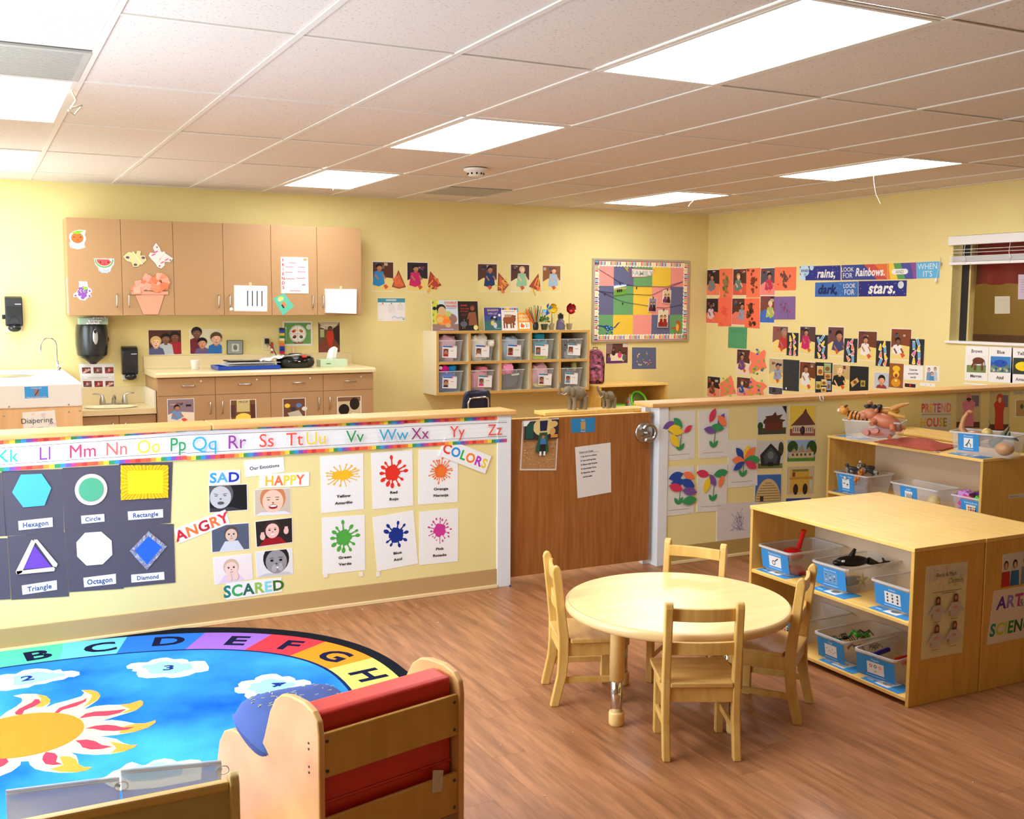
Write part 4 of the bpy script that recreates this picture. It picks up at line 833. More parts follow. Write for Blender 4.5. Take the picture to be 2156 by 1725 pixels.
ctr = MB().prism([(LY - .03, .905), (LY - .03, .93), (LY - .022, .941), (LY, .944), (YB - .03, .944), (YB - .022, .95), (YB - .02, 1.045), (YB - .001, 1.047), (YB - .001, .900), (LY, .900)], 'x', LX - .016, 2.612)
ctr.build('countertop', COUNTER, label='long cream laminate worktop with upstand over the base cabinets', cat='worktop', bevel=.002)
# sink vanity
SX0, SX1, SY = .262, .818, 4.90
t = empty('sink_vanity', (SX0, SY, 0), 'low tan vanity with cream top and oval basin between changing station and cabinets', 'vanity')
MB().box(.002, .02, .08, SX1 - SX0, .537, .618).build('body', LAM, t)
for k in range(2):
    a = k * .278; dd = MB().box(a + .003, 0, .085, a + .276, .018, .612).build('door', LAM, t, bevel=.001); pull(dd, a + (.232 if k == 0 else .045), 0, .51, .10, True)
N = 32; cx, cy = .245, .20; b = MB(); x0, x1, y0, y1 = -.01, SX1 - SX0, -.02, .539
outer = []; inner = []
for k in range(N):
    a = 2 * PI * k / N; dx, dy = math.cos(a), math.sin(a)
    tt = min((x1 - cx) / dx if dx > 1e-6 else 9, (x0 - cx) / dx if dx < -1e-6 else 9, (y1 - cy) / dy if dy > 1e-6 else 9, (y0 - cy) / dy if dy < -1e-6 else 9)
    outer.append((cx + dx * tt, cy + dy * tt, .662)); inner.append((cx + .19 * dx, cy + .14 * dy, .662))
vs = outer + inner + [(x, y, .622) for x, y, z in outer]
b.add(vs, [(k, (k + 1) % N, N + (k + 1) % N, N + k) for k in range(N)] + [(2 * N + k, 2 * N + (k + 1) % N, (k + 1) % N, k) for k in range(N)])
b.box(x0, y0 - .001, .620, x1, y0 + .003, .662)
b.build('vanity_top', COUNTER, t)
bs = MB(); R0 = [(cx + .19 * math.cos(2 * PI * k / N), cy + .14 * math.sin(2 * PI * k / N)) for k in range(N)]
pr = [(1.06, .667), (1.0, .669), (.97, .660), (.85, .60), (.6, .56), (.1, .55)]
vs = [(cx + (x - cx) * f, cy + (y - cy) * f, z) for f, z in pr for x, y in R0]
bs.add(vs, [(i * N + k, i * N + (k + 1) % N, (i + 1) * N + (k + 1) % N, (i + 1) * N + k) for i in range(len(pr) - 1) for k in range(N)], None, True); bs.add(vs[-N:], [tuple(range(N))])
bs.build('basin', mat('cultured_marble', (238, 226, 186), rough=.15), t)
MB().box(-.01, .521, .662, SX1 - SX0, .539, .80).build('backsplash', COUNTER, t, bevel=.002)
MB().box(SX1 - SX0 - .018, -.02, .662, SX1 - SX0, .521, .80).build('side_splash', mat('pale_laminate', (232, 226, 206), rough=.3), t, bevel=.002)
fc = empty('sink_faucet', (SX0 + .29, SY + .42, .662), 'two-handle brushed faucet on the low vanity', 'faucet')
MB().prism([(-.10, -.022), (.10, -.022), (.108, 0), (.10, .022), (-.10, .022), (-.108, 0)], 'z', 0, .012).build('base_plate', STEEL, fc, bevel=.003)
MB().tube([(0, 0, .01), (0, -.01, .045), (0, -.05, .07), (0, -.10, .06), (0, -.115, .045)], [.017, .016, .013, .011, .010], 12).build('spout', STEEL, fc)
for s in (-1, 1):
    hn = MB().lathe([(.024, .0), (.022, .03), (.014, .055), (.011, .07), (0, .074)][::-1], (s * .085, 0, .01), 16).build('handle', STEEL, fc)
    MB().tube([(s * .085, 0, .075), (s * .11, -.005, .088), (s * .145, -.01, .092), (s * .16, -.012, .088)], [.008, .006, .006, .004], 8).build('lever', STEEL, hn)
# changing station
CX0, CX1, CY0 = -1.20, .185, 3.80
t = empty('changing_station', (0, CY0, 0), 'birch diaper-changing station with thick white top and a sink', 'changing station')
MB().box(CX0, .012, .02, CX1 - .002, 1.615, .80).build('body', mat('birch_cabinet', (236, 196, 148), rough=.4, c2=(226, 182, 132), nscale=3, stretch=(6, 1, .6)), t, bevel=.002)
tp = MB().box(CX0, 0, .800, CX1, .02, .955).box(CX0, .02, .935, CX1, 1.615, .957).box(CX1 - .02, .02, .80, CX1, 1.615, .935)
tp.build('white_top', WHITEP, t, bevel=.008)
sb_ = MB(); R0 = [(-.28 + .21 * math.cos(2 * PI * k / 32), .85 + .16 * math.sin(2 * PI * k / 32)) for k in range(32)]
pr = [(1.05, .9575), (1.0, .9600), (.97, .958)]
vs = [(-.28 + (x + .28) * f, .85 + (y - .85) * f, z) for f, z in pr for x, y in R0]; sb_.add(vs, [(i * 32 + k, i * 32 + (k + 1) % 32, (i + 1) * 32 + (k + 1) % 32, (i + 1) * 32 + k) for i in range(2) for k in range(32)], None, True)
sb_.build('basin_rim', STEEL, t)
MB().prism([(-.28 + .205 * math.cos(2 * PI * k / 32), .85 + .155 * math.sin(2 * PI * k / 32)) for k in range(32)], 'z', .9572, .9578).build('basin_shade_disc', mat('basin_shade', (150, 150, 150), rough=.3, metal=.6), t)  # flat grey disc instead of a hollow; the bowl's shade is its colour
for x, z in ((-.26, .815), (.10, .815), (-.29, .755), (.10, .765), (.168, .770)):
    MB().lathe([(0, 0), (.007, 0), (.006, .003), (0, .004)], n=10, M=Matrix.Translation((x, .012 if z < .8 else 0, z)) @ Matrix.Rotation(PI / 2, 4, 'X')).build('screw_cap', STEEL, t)
g = empty('gooseneck_faucet', (.131, 5.20, .957), 'tall chrome gooseneck faucet at the back of the changing station', 'faucet')
pts = [(0, 0, .0), (0, 0, .19)] + [(-.058 + .058 * math.cos(a), -.06 * (1 - math.cos(a)) / 2, .19 + .066 * math.sin(a)) for a in [PI * k / 10 for k in range(1, 11)]] + [(-.120, -.062, .165)]
MB().tube(pts, .0065, 10).build('neck', CHROME, g)
MB().lathe([(.022, 0), (.022, .008), (.014, .014), (.014, .06), (.010, .075), (0, .075)][::-1], n=16).build('base', CHROME, g)
MB().lathe([(0, 0), (.0095, 0), (.0095, .022), (0, .022)], (-.120, -.062, .147), 12).build('aerator', CHROME, g)
MB().tube([(.0, -.012, .035), (.03, -.03, .04), (.045, -.035, .05)], .006, 8).tube([(.012, -.005, .02), (.02, -.04, .02)], .007, 8).build('valve_handle', CHROME, g)
t = MB().box(.205, 4.56, 0, .25, 4.90, .60).build('side_caddy', mat('cream_plastic', (226, 204, 160), rough=.5), label='cream plastic panel between changing station and vanity', cat='panel', bevel=.012)
# paper towel dispenser
td = empty('towel_dispenser', (.411, YB, 1.0), 'large black centre-pull paper towel dispenser under the cabinet', 'dispenser')
prof = [(-.112, .072), (-.120, .15), (-.119, .24), (-.112, .31), (.112, .31), (.119, .24), (.120, .15), (.112, .072)]
b = MB()
def half(z, w, d, N=12): return [(w * math.cos(PI + PI * k / N), -.07 + d * math.sin(PI + PI * k / N), z) for k in range(N + 1)]
rows = [half(z, w, .11 * w / .12 + .02) for z, w in ((.062, .108), (.075, .113), (.15, .121), (.24, .120), (.30, .113), (.312, .108))]
vs = []
for r in rows: vs += r + [(r[-1][0], 0, r[0][2]), (r[0][0], 0, r[0][2])]
M_ = 15; b.add(vs, [(i * M_ + k, i * M_ + (k + 1) % M_, (i + 1) * M_ + (k + 1) % M_, (i + 1) * M_ + k) for i in range(len(rows) - 1) for k in range(M_)], None, True); b.add(vs[-M_:], [tuple(range(M_))]); b.add(vs[:M_], [tuple(range(M_))[::-1]])
b.build('housing', BLACKP, td)
MB().lathe([(.102, .064), (.085, .045), (.05, .02), (.032, .004), (.024, -.006), (0, -.006)][::-1], (0, -.10, 0), 24).build('funnel', BLACKP, td)
MB().ball((.012, -.199, .215), (.020, .004, .062), n=20, m=10).build('window_badge', mat('silver_badge', (200, 202, 204), rough=.3, metal=.6), td)
MB().ball((.012, -.203, .258), (.012, .003, .016), n=12, m=6).build('badge_mark', DARK, td)
MB().lathe([(0, 0), (.018, 0), (.018, .008), (0, .008)], n=16, M=Matrix.Translation((.117, -.07, .19)) @ Matrix.Rotation(PI / 2, 4, 'Y')).build('lock', BLACKP, td)
MB().tube([(0, -.10, -.002), (.006, -.11, -.018), (.002, -.10, -.032)], [.008, .005, .001], 6).build('towel_tip', WHITEP, td)
bx = MB().box(.31, 5.27, 1.3125, .525, 5.40, 1.365); bx.build('tissue_carton', mat('pale_green_card', (172, 200, 178), rough=.6), label='pale green tissue carton lying on the towel dispenser', cat='box', bevel=.002)
for k, (x, y, z, c) in enumerate(((.37, 5.22, 1.3125, (228, 228, 226)), (.385, 5.225, 1.332, (210, 206, 206)), (.42, 5.23, 1.354, (178, 168, 172)))):
    m = MB()
    for j in range(6): m.ball((x + j * .016, y, z + .010 + .002 * (j % 2)), (.014, .02, .009), c, 8, 5)
    m.build('folded_glove_pack', PAINT, label=('white wad of folded wipes on top of the towel dispenser', 'second white wad on the dispenser, above the first', 'grey plastic-wrapped pack squeezed under the cabinet')[k], cat='wipes')
def soap(x, z, lab):
    t = empty('soap_dispenser', (x, YB, z), lab, 'dispenser', group='black wall soap dispensers')
    pr = [(0, .045), (-.055, .045), (-.068, .06), (-.078, .12), (-.085, .20), (-.082, .245), (-.065, .268), (-.03, .278), (0, .278)]
    MB().prism(pr, 'x', -.062, .062).build('housing', BLACKP, t, bevel=.008, seg=3)
    MB().ball((0, -.075, .03), (.048, .035, .030), n=18, m=8).build('push_bar', mat('glossy_black', (22, 24, 28), rough=.12), t)
    MB().box(-.058, -.03, -.0, .058, 0, .05).build('nozzle_plate', mat('clear_grey', (206, 206, 200), rough=.3), t, bevel=.006)
    MB().tube([(-.036, -.083, .075), (-.034, -.087, .095), (-.018, -.090, .110), (0, -.091, .114), (.018, -.090, .110), (.034, -.087, .095), (.036, -.083, .075)], .0022, 6).build('finger_groove', DARK, t)
    d = Card([(.01, .222), (.052, .214)], 'y', -.0845, None, th=0); d.T('Distance'[:0] + 'o ooooo', .5, .9, .7, 'white', b=1, sx=.8); 
    MB().box(.008, -.0858, .214, .052, -.0845, .219).build('logo_bar', WHITEP, t)
    return t
t = soap(-.152, 1.255, 'black soap dispenser high on the wall above the changing station'); MB().box(-.085, -.05, .10, -.062, -.02, .135).build('lock', BLACKP, t, bevel=.003)
soap(.695, .852, 'black soap dispenser low on the wall right of the towel dispenser')
# on the worktop
Z = .9445
t = MB().lathe([(0, 0), (.030, 0), (.037, .075), (.040, .078), (.036, .076), (.028, .004), (0, .004)], (1.165, 5.10, Z), 24); t.build('foam_cup', WHITEP, label='small white foam cup on the worktop', cat='cup')
tr = MB(); x0, x1, y0, y1 = 1.31, 1.81, 4.90, 5.18
tr.box(x0, y0, Z, x1, y1, Z + .006).box(x0 - .005, y0 - .005, Z + .004, x0 + .006, y1 + .005, Z + .032).box(x1 - .006, y0 - .005, Z + .004, x1 + .005, y1 + .005, Z + .032).box(x0, y0 - .005, Z + .004, x1, y0 + .006, Z + .03).box(x0, y1 - .006, Z + .004, x1, y1 + .005, Z + .032)
tr.build('blue_tray', mat('blue_plastic', (28, 70, 170), rough=.3), label='flat blue tray holding papers on the worktop', cat='tray', bevel=.002)
for k in range(3):
    m = MB(); r = random.Random(k); a = r.uniform(-.25, .25); cxx, cyy = 1.55 + r.uniform(-.06, .06), 5.04 + r.uniform(-.02, .02)
    m.box(-.21, -.12, 0, .21, .12, .0025, M=Matrix.Translation((cxx, cyy, Z + .034 + .010 * k)) @ Matrix.Rotation(a * .4, 4, 'Z')); m.build('paper_sheet', WHITEP, label=('bottom', 'middle', 'top')[k] + ' white sheet of the pile on the blue tray', cat='paper', group='papers piled on the blue tray')
m = MB(); rows = []
for i in range(9):
    for j in range(5): rows.append((1.66 + i * .025, 4.93 + j * .05, Z + .066 + .0045 * i + .012 * math.sin(i * 1.7 + j)))
m.add(rows, [(i * 5 + j, (i + 1) * 5 + j, (i + 1) * 5 + j + 1, i * 5 + j + 1) for i in range(8) for j in range(4)], None, True); o = m.build('crumpled_plastic', WHITEP, label='crumpled white plastic sheet against the radio', cat='plastic sheet'); s_ = o.modifiers.new('s', 'SOLIDIFY'); s_.thickness = .002
t = empty('tablet', (1.53, 5.06, Z + .064), 'dark tablet lying on the papers of the blue tray', 'tablet'); MB().box(-.13, -.09, 0, .13, .09, .008).build('body', DARK, t, bevel=.003); MB().box(-.11, -.075, .008, .11, .075, .0088).build('screen', mat('grey_screen', (130, 136, 136), rough=.15), t)
rd = empty('cd_radio', (1.985, 5.06, Z), 'round black portable CD radio on the worktop', 'radio')
m = MB(); Nn = 28; ro = []
for z, f in ((0, .80), (.012, .93), (.045, 1.0), (.075, .97), (.10, .82), (.112, .6)): ro += [(.165 * f * math.cos(2 * PI * k / Nn), .115 * f * math.sin(2 * PI * k / Nn), z) for k in range(Nn)]
m.add(ro, [(i * Nn + k, i * Nn + (k + 1) % Nn, (i + 1) * Nn + (k + 1) % Nn, (i + 1) * Nn + k) for i in range(5) for k in range(Nn)], None, True); m.add(ro[-Nn:], [tuple(range(Nn))]); m.build('body', mat('gloss_black_plastic', (14, 15, 18), rough=.15), rd)
MB().lathe([(0, .110), (.055, .110), (.06, .113), (.05, .120), (0, .123)], n=24).build('disc_lid', mat('dark_lid', (50, 52, 56), rough=.2), rd)
MB().tube([(-.13, -.05, .085), (-.10, -.095, .105), (0, -.112, .112), (.10, -.095, .105), (.13, -.05, .085)], .007, 8).build('silver_band', STEEL, rd)
MB().box(.03, -.123, .092, .065, -.112, .104).build('red_display', mat('red_led', (220, 30, 30), emit=(255, 40, 30), estr=1.5), rd)
for s in (-1, 1): MB().ball((s * .105, -.085, .045), (.035, .018, .03), n=14, m=8).build('speaker', DARK, rd)
MB().box(-.008, -.1165, .055, .012, -.112, .06).build('maker_mark', WHITEP, rd)
pc = empty('power_socket', (1.835, YB, 1.135), 'cream wall socket with the black radio plug', 'socket'); MB().box(-.036, -.006, -.058, .036, 0, .058).build('plate', mat('cream_plate', (226, 214, 170), rough=.4), pc, bevel=.003)
for z in (-.02, .02): MB().lathe([(0, 0), (.016, 0), (.016, .003), (0, .003)], n=14, M=Matrix.Translation((0, -.006, z)) @ Matrix.Rotation(PI / 2, 4, 'X')).build('outlet', mat('cream_plate'), pc)
MB().box(-.016, -.05, .0, .016, -.009, .045).build('plug', DARK, pc, bevel=.004)
MB().tube([(-.15, .335, .20), (-.115, .29, .155), (-.085, .26, .075), (-.065, .11, .02)], .004, 8).build('power_cord', mat('gloss_black_plastic'), rd)
t = empty('tissue_box', (2.32, 5.10, Z), 'pale green tissue box with a white tissue pulled up', 'tissue box'); MB().box(-.12, -.06, 0, .12, .06, .062).build('carton', mat('mint_card', (190, 214, 180), rough=.6), t, bevel=.002)
MB().box(-.07, -.0612, .022, -.03, -.06, .032).build('carton_print', mat('green_ink', (90, 140, 90)), t)
m = MB(); vs = []
for i in range(8):
    for j in range(7):
        u, v = i / 7, j / 6; vs.append((-.05 + .085 * u + .02 * v, .014 * math.sin(u * 9) * (1 - .3 * v), .062 + v * (.075 + .035 * math.sin(u * 2.6))))
m.add(vs, [(i * 7 + j, (i + 1) * 7 + j, (i + 1) * 7 + j + 1, i * 7 + j + 1) for i in range(7) for j in range(6)], None, True); o = m.build('tissue', mat('tissue_white', (244, 244, 240), rough=.9), t); s_ = o.modifiers.new('s', 'SOLIDIFY'); s_.thickness = .0015
# leaning on / above the upstand
ps = [(1.494,1.17),(1.629,1.168),(1.627,1.046),(1.491,1.049)]
t = empty('cd_case', (0, 0, 0), 'grey CD case leaning on the wall left of the socket', 'CD case'); d = Card(ps, 'y', 5.43, (70, 72, 70), th=.010); d.R(.04, .04, .96, .96, (150, 158, 150)).R(.3, .25, .75, .8, (204, 206, 190)).E(.52, .52, .14, .2, (120, 124, 110)); d.T('OO', .52, .62, .12, (60, 60, 56)).build('case', parent=t)
mk = MB(); (mx, mz), = [(1.883,1.1)]; mk.lathe([(0, -.045), (.011, -.045), (.011, .030), (.008, .034), (.008, .045), (0, .048)], (0, 0, 0), 12, (208, 40, 34)); mk.lathe([(0.0112, -.03), (.0114, -.03), (.0114, -.008), (.0112, -.008)], (0, 0, 0), 12, 'white')
t = empty('marker_holder', (mx, 5.425, mz), 'red marker stuck upright on the wall above the upstand', 'marker'); o = mk.build('marker', PAINT, t)
MB().box(-.017, 0, -.052, .017, .013, -.04).build('holder_clip', mat('cream_plate'), t)
q = [(1.947,1.272),(1.988,1.044)]; (xa, za), (xb, zb) = q
cl_ = [(30, 50, 120), (240, 190, 50), (60, 160, 60), (40, 70, 180), (230, 120, 30), (240, 170, 40), (40, 70, 170), (36, 60, 160), (200, 40, 40), (160, 170, 60)]
cl_ = [(36, 44, 90), (30, 90, 190), (250, 200, 60), (40, 150, 60), (250, 240, 200), (240, 150, 40), (230, 120, 60), (30, 60, 160), (30, 50, 150), (190, 30, 40)]
n = len(cl_); hb = (za - zb) / n
for k in range(n):
    z0 = za - (k + 1) * hb; b = MB().box(xa, 5.40, z0 + .0004, xb, 5.425, z0 + hb - .0004, cl_[k])
    b.lathe([(.005, 0), (.005, .002), (0, .002)], ((xa + xb) / 2 - .008, 5.41, z0 + hb - .0005), 8, cl_[k]); b.build('linking_block', PAINT, label=('navy', 'bright blue', 'yellow', 'green', 'cream', 'amber', 'orange', 'blue', 'dark blue', 'red')[k] + ' plastic block in the stack beside the plate poster', cat='block', group='plastic blocks stacked beside the plate poster')
(mx, mz), = [(2.074,1.077)]; MB().box(mx - .014, 5.41, mz - .03, mx + .014, 5.419, mz + .03).build('wall_hook', mat('pink_hook', (224, 190, 150), rough=.3), label='tiny pale adhesive hook under the plate poster', cat='hook', bevel=.004)

# ================================================================ cubbies with coat bins
KX0, KX1, KY, KZ0, KZ1 = 3.310, 4.935, 5.12, .652, 1.240
cb = empty('cubby_unit', (KX0, KY, KZ0), 'wall-hung white cubby unit with oak edges, ten bins', 'cubby')
KW, KH, KD = KX1 - KX0, KZ1 - KZ0, YB - KY; th = .024
MEL = mat('white_melamine', (232, 222, 190), rough=.4); EB = mat('oak_edge_banding', (206, 160, 84), rough=.45)
def panel(nm, *b_):
    o = MB().box(*b_).build(nm, MEL, cb)
    x0, y0, z0, x1, y1, z1 = b_; MB().box(x0, -.001, z0, x1, .0002, z1).build('edge_banding', EB, o); return o
panel('side_panel', 0, 0, 0, th, KD, KH); panel('side_panel', KW - th, 0, 0, KW, KD, KH)
panel('top_panel', th, 0, KH - th, KW - th, KD, KH); panel('bottom_panel', th, 0, 0, KW - th, KD, th); panel('middle_shelf', th, 0, KH / 2 - th / 2, KW - th, KD, KH / 2 + th / 2)
cw = (KW - th) / 5
for k in range(1, 5):
    for z0, z1 in ((th, KH / 2 - th / 2), (KH / 2 + th / 2, KH - th)): panel('divider', k * cw, 0, z0, k * cw + th, KD, z1)
MB().box(th, KD - .006, th, KW - th, KD - .001, KH - th).build('back_panel', mat('cubby_back', (150, 128, 80), rough=.6), cb)
CB = clear('clear_coat_bin', (226, 230, 234), .2, .2)
conts = [[('lilac pink fleece', (222, 178, 192)), ('white fluffy coat', (244, 238, 222)), ('pale blue jacket', (176, 198, 222)), ('teal and lime clothes', (40, 150, 170)), ('black printed jacket', (26, 26, 30))],
         [('pink, blue and turquoise clothes', (60, 110, 200)), ('pink clothes', (228, 150, 170)), ('grey coat topped with pink cloth', (96, 98, 104)), ('pale pink blanket', (240, 190, 204)), ('grey clothes', (100, 102, 104))]]
colrow = ['first', 'second', 'middle', 'fourth', 'last']
def cloth(lab, x, y, z, sx, sy, sz, c, seed, wr=1.0):
    """a crumpled heap of fabric"""
    N = 26; r = random.Random(seed); ph = [r.uniform(0, 6) for _ in range(8)]; vs = []; fs = []
    for i in range(N):
        for j in range(13):
            a = 2 * PI * i / N; b = -PI / 2 + PI * j / 12; cc, ss = math.cos(b), math.sin(b); nx, ny, nz = cc * math.cos(a), cc * math.sin(a), ss
            e = .55; f = lambda q: math.copysign(abs(q) ** e, q)
            w_ = 1 + wr * (.10 * math.sin(7 * nx + 5 * nz + ph[0]) + .08 * math.sin(11 * nz - 6 * nx + ph[1]) + .07 * math.sin(15 * nx + 9 * ny + ph[2]) + .05 * math.sin(23 * nz + 13 * nx + ph[3]))
            vs.append((x + sx * f(nx) * min(w_, 1.08), y + sy * f(ny) * min(w_, 1.08), z + sz * f(nz) * w_))
    for i in range(N):
        for j in range(12): fs.append((i * 13 + j, ((i + 1) % N) * 13 + j, ((i + 1) % N) * 13 + j + 1, i * 13 + j + 1))
    return MB().add(vs, fs, c, True).build('folded_clothes', CLOTH, label=lab, cat='clothes', group=None)
for row in range(2):
    for k in range(5):
        x0 = KX0 + k * cw + th + .006; z0 = KZ0 + (KH / 2 + th / 2 if row == 0 else th) + .001; w_ = .235; h_ = .195; d_ = .29
        nm, cc = conts[row][k]
        t = empty('coat_bin', (x0, KY + .006, z0), 'clear cubby bin holding the ' + nm, 'bin', group='clear bins in the cubbies')
        b = MB(); tp_ = .024
        lo = [(tp_ * .3, .012, 0), (w_ - tp_, .012, 0), (w_ - tp_, d_ - .02, 0), (tp_ * .3, d_ - .02, 0)]; hi = [(0, 0, h_), (w_, 0, h_), (w_, d_, h_), (0, d_, h_)]
        b.add(lo + hi, [(0, 3, 2, 1), (0, 1, 5, 4), (1, 2, 6, 5), (2, 3, 7, 6), (3, 0, 4, 7)]); b.build('tub', CB, t)
        r_ = MB().box(-.002, -.004, h_ - .006, w_ + .004, .002, h_).box(-.002, d_ - .002, h_ - .006, w_ + .004, d_ + .004, h_).box(-.002, .002, h_ - .006, .003, d_ - .002, h_).box(w_ - .003, .002, h_ - .006, w_ + .004, d_ - .002, h_)
        for xx in (.07, .15): r_.box(xx, -.003, h_ - .022, xx + .004, .001, h_ - .006)
        r_.build('rim', RIMP, t)
        if (row, k) != (1, 2):
            blue = (46, 110, 190) if row == 0 and k < 3 or k == 0 else (50, 140, 160)
            ox = .035 + .012 * (k % 3) + (.05 if (row, k) in ((1, 1), (0, 4), (1, 3)) else 0)
            ox = min(ox, .075); d = Card([(ox, .150), (ox + .142, .142), (ox + .140, .032), (ox - .004, .040)], 'y', -.000, 'white', th=.001)
            skin = [(196, 130, 100), (150, 100, 70), (110, 60, 40), (170, 110, 80), (170, 90, 70)][k]; hr = (30, 22, 20); sh = [(170, 30, 30), (240, 220, 220), (150, 30, 40), (70, 110, 150), (200, 200, 210)][k] if row == 0 else [(60, 50, 50), (230, 40, 130), 'grey', (120, 50, 40), (90, 140, 210)][k]
            d.R(.02, .01, .70, .14, blue).R(.62, .01, .72, .14, (224, 70, 50)).R(.76, .05, .95, .09, (190, 196, 206))
            d.R(.05, .26, .42, .90, (150, 110, 90) if row == 0 else (170, 160, 150)).P([(.06, .9), (.12, .72), (.35, .72), (.41, .9)], sh).E(.235, .46, .17, .17, hr).E(.235, .54, .13, .17, skin).E(.19, .52, .012, .012, hr).E(.28, .52, .012, .012, hr).R(.20, .62, .27, .64, (150, 60, 60))
            d.R(.56, .40 + .02 * (k % 2), .78 + .04 * (k % 3), .44 + .02 * (k % 2), (150, 150, 160))
            for vv in range(3): pass
            vs2 = [(x, y - (.012 * (1 - z / h_)) * 0 + .008 * (1 - z / h_) - .001, z) for x, y, z in d.mb.v]; d.mb.v = vs2
            d.mb.build('name_card', PRINT, t)
        else:
            d = Card([(.10, .150), (.185, .160), (.182, .142), (.105, .134)], 'y', .002, (196, 204, 190), th=.001); d.build('torn_label', parent=t)
        cx = x0 + w_ / 2 - .006; cy = KY + .006 + d_ / 2
        L = (lambda s: nm + ' ' + s) 
        hh = {(0, 0): .116, (0, 1): .118, (0, 2): .108, (0, 3): .09, (0, 4): .09, (1, 0): .095, (1, 1): .095, (1, 2): .095, (1, 3): .116, (1, 4): .095}[(row, k)]
        cloth(L('filling its clear cubby bin'), cx, cy, z0 + .004 + hh, .092, .118, hh, cc, row * 5 + k)
X_ = lambda k: KX0 + k * cw + th + .006
cloth('rolled cream sleeve hanging over the rim of the white coat bin', X_(1) + .215, KY + .03, .94 + .18, .025, .03, .028, (240, 234, 216), 31)
cloth('turquoise satin cloth poking above the fourth upper bin', X_(3) + .11, KY + .10, .94 + .235, .055, .06, .035, (46, 150, 176), 32)
cloth('lime green cloth low in the fourth upper bin', X_(3) + .10, KY + .05, .94 + .05, .085, .035, .030, (190, 206, 60), 33)
cloth('black shiny hood hanging over the rim of the last upper bin', X_(4) + .055, KY + .045, .94 + .18, .045, .035, .055, (18, 18, 22), 34)
cloth('silver grey lining at the bottom of the last upper bin', X_(4) + .13, KY + .05, .94 + .07, .08, .035, .05, (150, 156, 160), 41)
cloth('hot pink cloth at the top of the first lower bin', X_(0) + .07, KY + .09, .677 + .215, .045, .06, .028, (226, 40, 150), 35, 1.4)
cloth('bright turquoise cloth at the top of the first lower bin', X_(0) + .15, KY + .09, .677 + .215, .04, .06, .028, (40, 150, 220), 36, 1.4)
cloth('white paper-like cloth corner sticking out of the first lower bin', X_(0) + .02, KY + .05, .677 + .225, .022, .03, .016, (236, 236, 236), 42)
cloth('pink pair of mittens above the second lower bin', X_(1) + .15, KY + .10, .677 + .200, .05, .06, .025, (240, 140, 160), 37)
cloth('pink scarf draped over the rim of the middle lower bin', X_(2) + .07, KY + .05, .677 + .200, .065, .045, .05, (240, 150, 185), 38, 1.6)
cloth('dark brown cloth behind the pink scarf', X_(2) + .17, KY + .14, .677 + .225, .045, .06, .03, (50, 34, 34), 39)
cloth('yellow cloth low in the fourth lower bin', X_(3) + .11, KY + .05, .677 + .035, .085, .035, .018, (220, 206, 120), 43)
cloth('olive green cloth tip above the last lower bin', X_(4) + .17, KY + .06, .677 + .20, .022, .03, .045, (160, 160, 90), 40)
# books and ornaments on top of the cubbies
ZT = KZ1
def book(lab, q, draw, base, y=5.20, th=.012):
    (xa, za), (xb, zb) = q; hgt = za - ZT
    t = empty('picture_book', (xa, y, ZT + .0003), lab, 'book', group='picture books standing on the cubbies'); t.rotation_euler = (-.10, 0, 0)
    d = Card([(0, hgt), (xb - xa, hgt), (xb - xa, 0), (0, 0)], 'y', 0, base, th=.0012); draw(d); d.build('cover', parent=t)
    MB().box(.002, .0005, .002, xb - xa - .003, th, hgt - .002).build('pages', mat('page_edges', (228, 220, 200)), t); MB().box(0, th, 0, xb - xa, th + .0015, hgt).build('back_cover', mat('page_edges'), t)
BQ = [(3.307,1.522),(3.566,1.258),(3.571,1.512),(3.772,1.26),(3.835,1.453),(4.015,1.258),(4.014,1.432),(4.184,1.257),(4.187,1.404),(4.328,1.256),(4.014,1.461),(4.213,1.352)]
def b1(d):
    d.R(0, 0, .25, 1, (206, 210, 90)); [d.E(.05 + .17 * (i % 2), .08 + .1 * i, .03, .04, (120, 160, 60), 8) for i in range(8)]; d.E(.22, .08, .05, .03, (250, 220, 40))
    d.R(.0, .78, 1, 1, (150, 120, 110)); d.E(.72, .62, .22, .18, (150, 116, 104)); d.E(.4, .62, .24, .2, (240, 150, 60)); d.E(.35, .27, .17, .14, 'black'); d.E(.1, .27, .06, .06, 'black'); d.E(.38, .36, .14, .15, (214, 180, 130)); d.E(.3, .64, .13, .10, (220, 190, 110)); d.E(.62, .45, .11, .10, (190, 200, 110)); d.E(.56, .7, .15, .09, (244, 130, 50)); d.E(.6, .82, .1, .08, (214, 170, 120)); d.T('DOUBLE', .72, .12, .07, (236, 120, 50), b=1, sx=1.05); d.T('TROUBLE', .75, .22, .06, (236, 90, 50), b=1); d.R(.58, .25, .95, .27, (150, 160, 190)); d.R(.3, .94, .8, .97, (206, 170, 220))
def b2(d):
    d.E(.72, .17, .10, .05, (80, 40, 30)); d.E(.72, .24, .08, .08, (150, 80, 50)); d.P([(.55, .38), (.88, .36), (.95, .82), (.5, .82)], (140, 84, 56)); d.P([(.6, .36), (.5, .6), (.42, .62), (.52, .4)], (150, 90, 60)); d.E(.25, .78, .13, .10, (90, 96, 104)); d.P([(.28, .7), (.24, .6), (.32, .62)], (90, 96, 104)); d.L([(.2, .88), (.2, .94)], .015, 'orange'); d.L([(.3, .88), (.3, .94)], .015, 'orange'); d.E(.86, .9, .09, .09, (220, 196, 120)); d.E(.86, .9, .065, .065, (236, 220, 150))
    d.T('Joseph', .3, .16, .06, (190, 70, 40), b=1); d.T('Had a Little', .33, .27, .045, (180, 66, 40), b=1); d.T('Overcoat', .3, .36, .05, (170, 60, 40), b=1); d.R(.12, .43, .5, .45, (120, 50, 40)); d.R(.12, .48, .4, .50, (120, 50, 40))
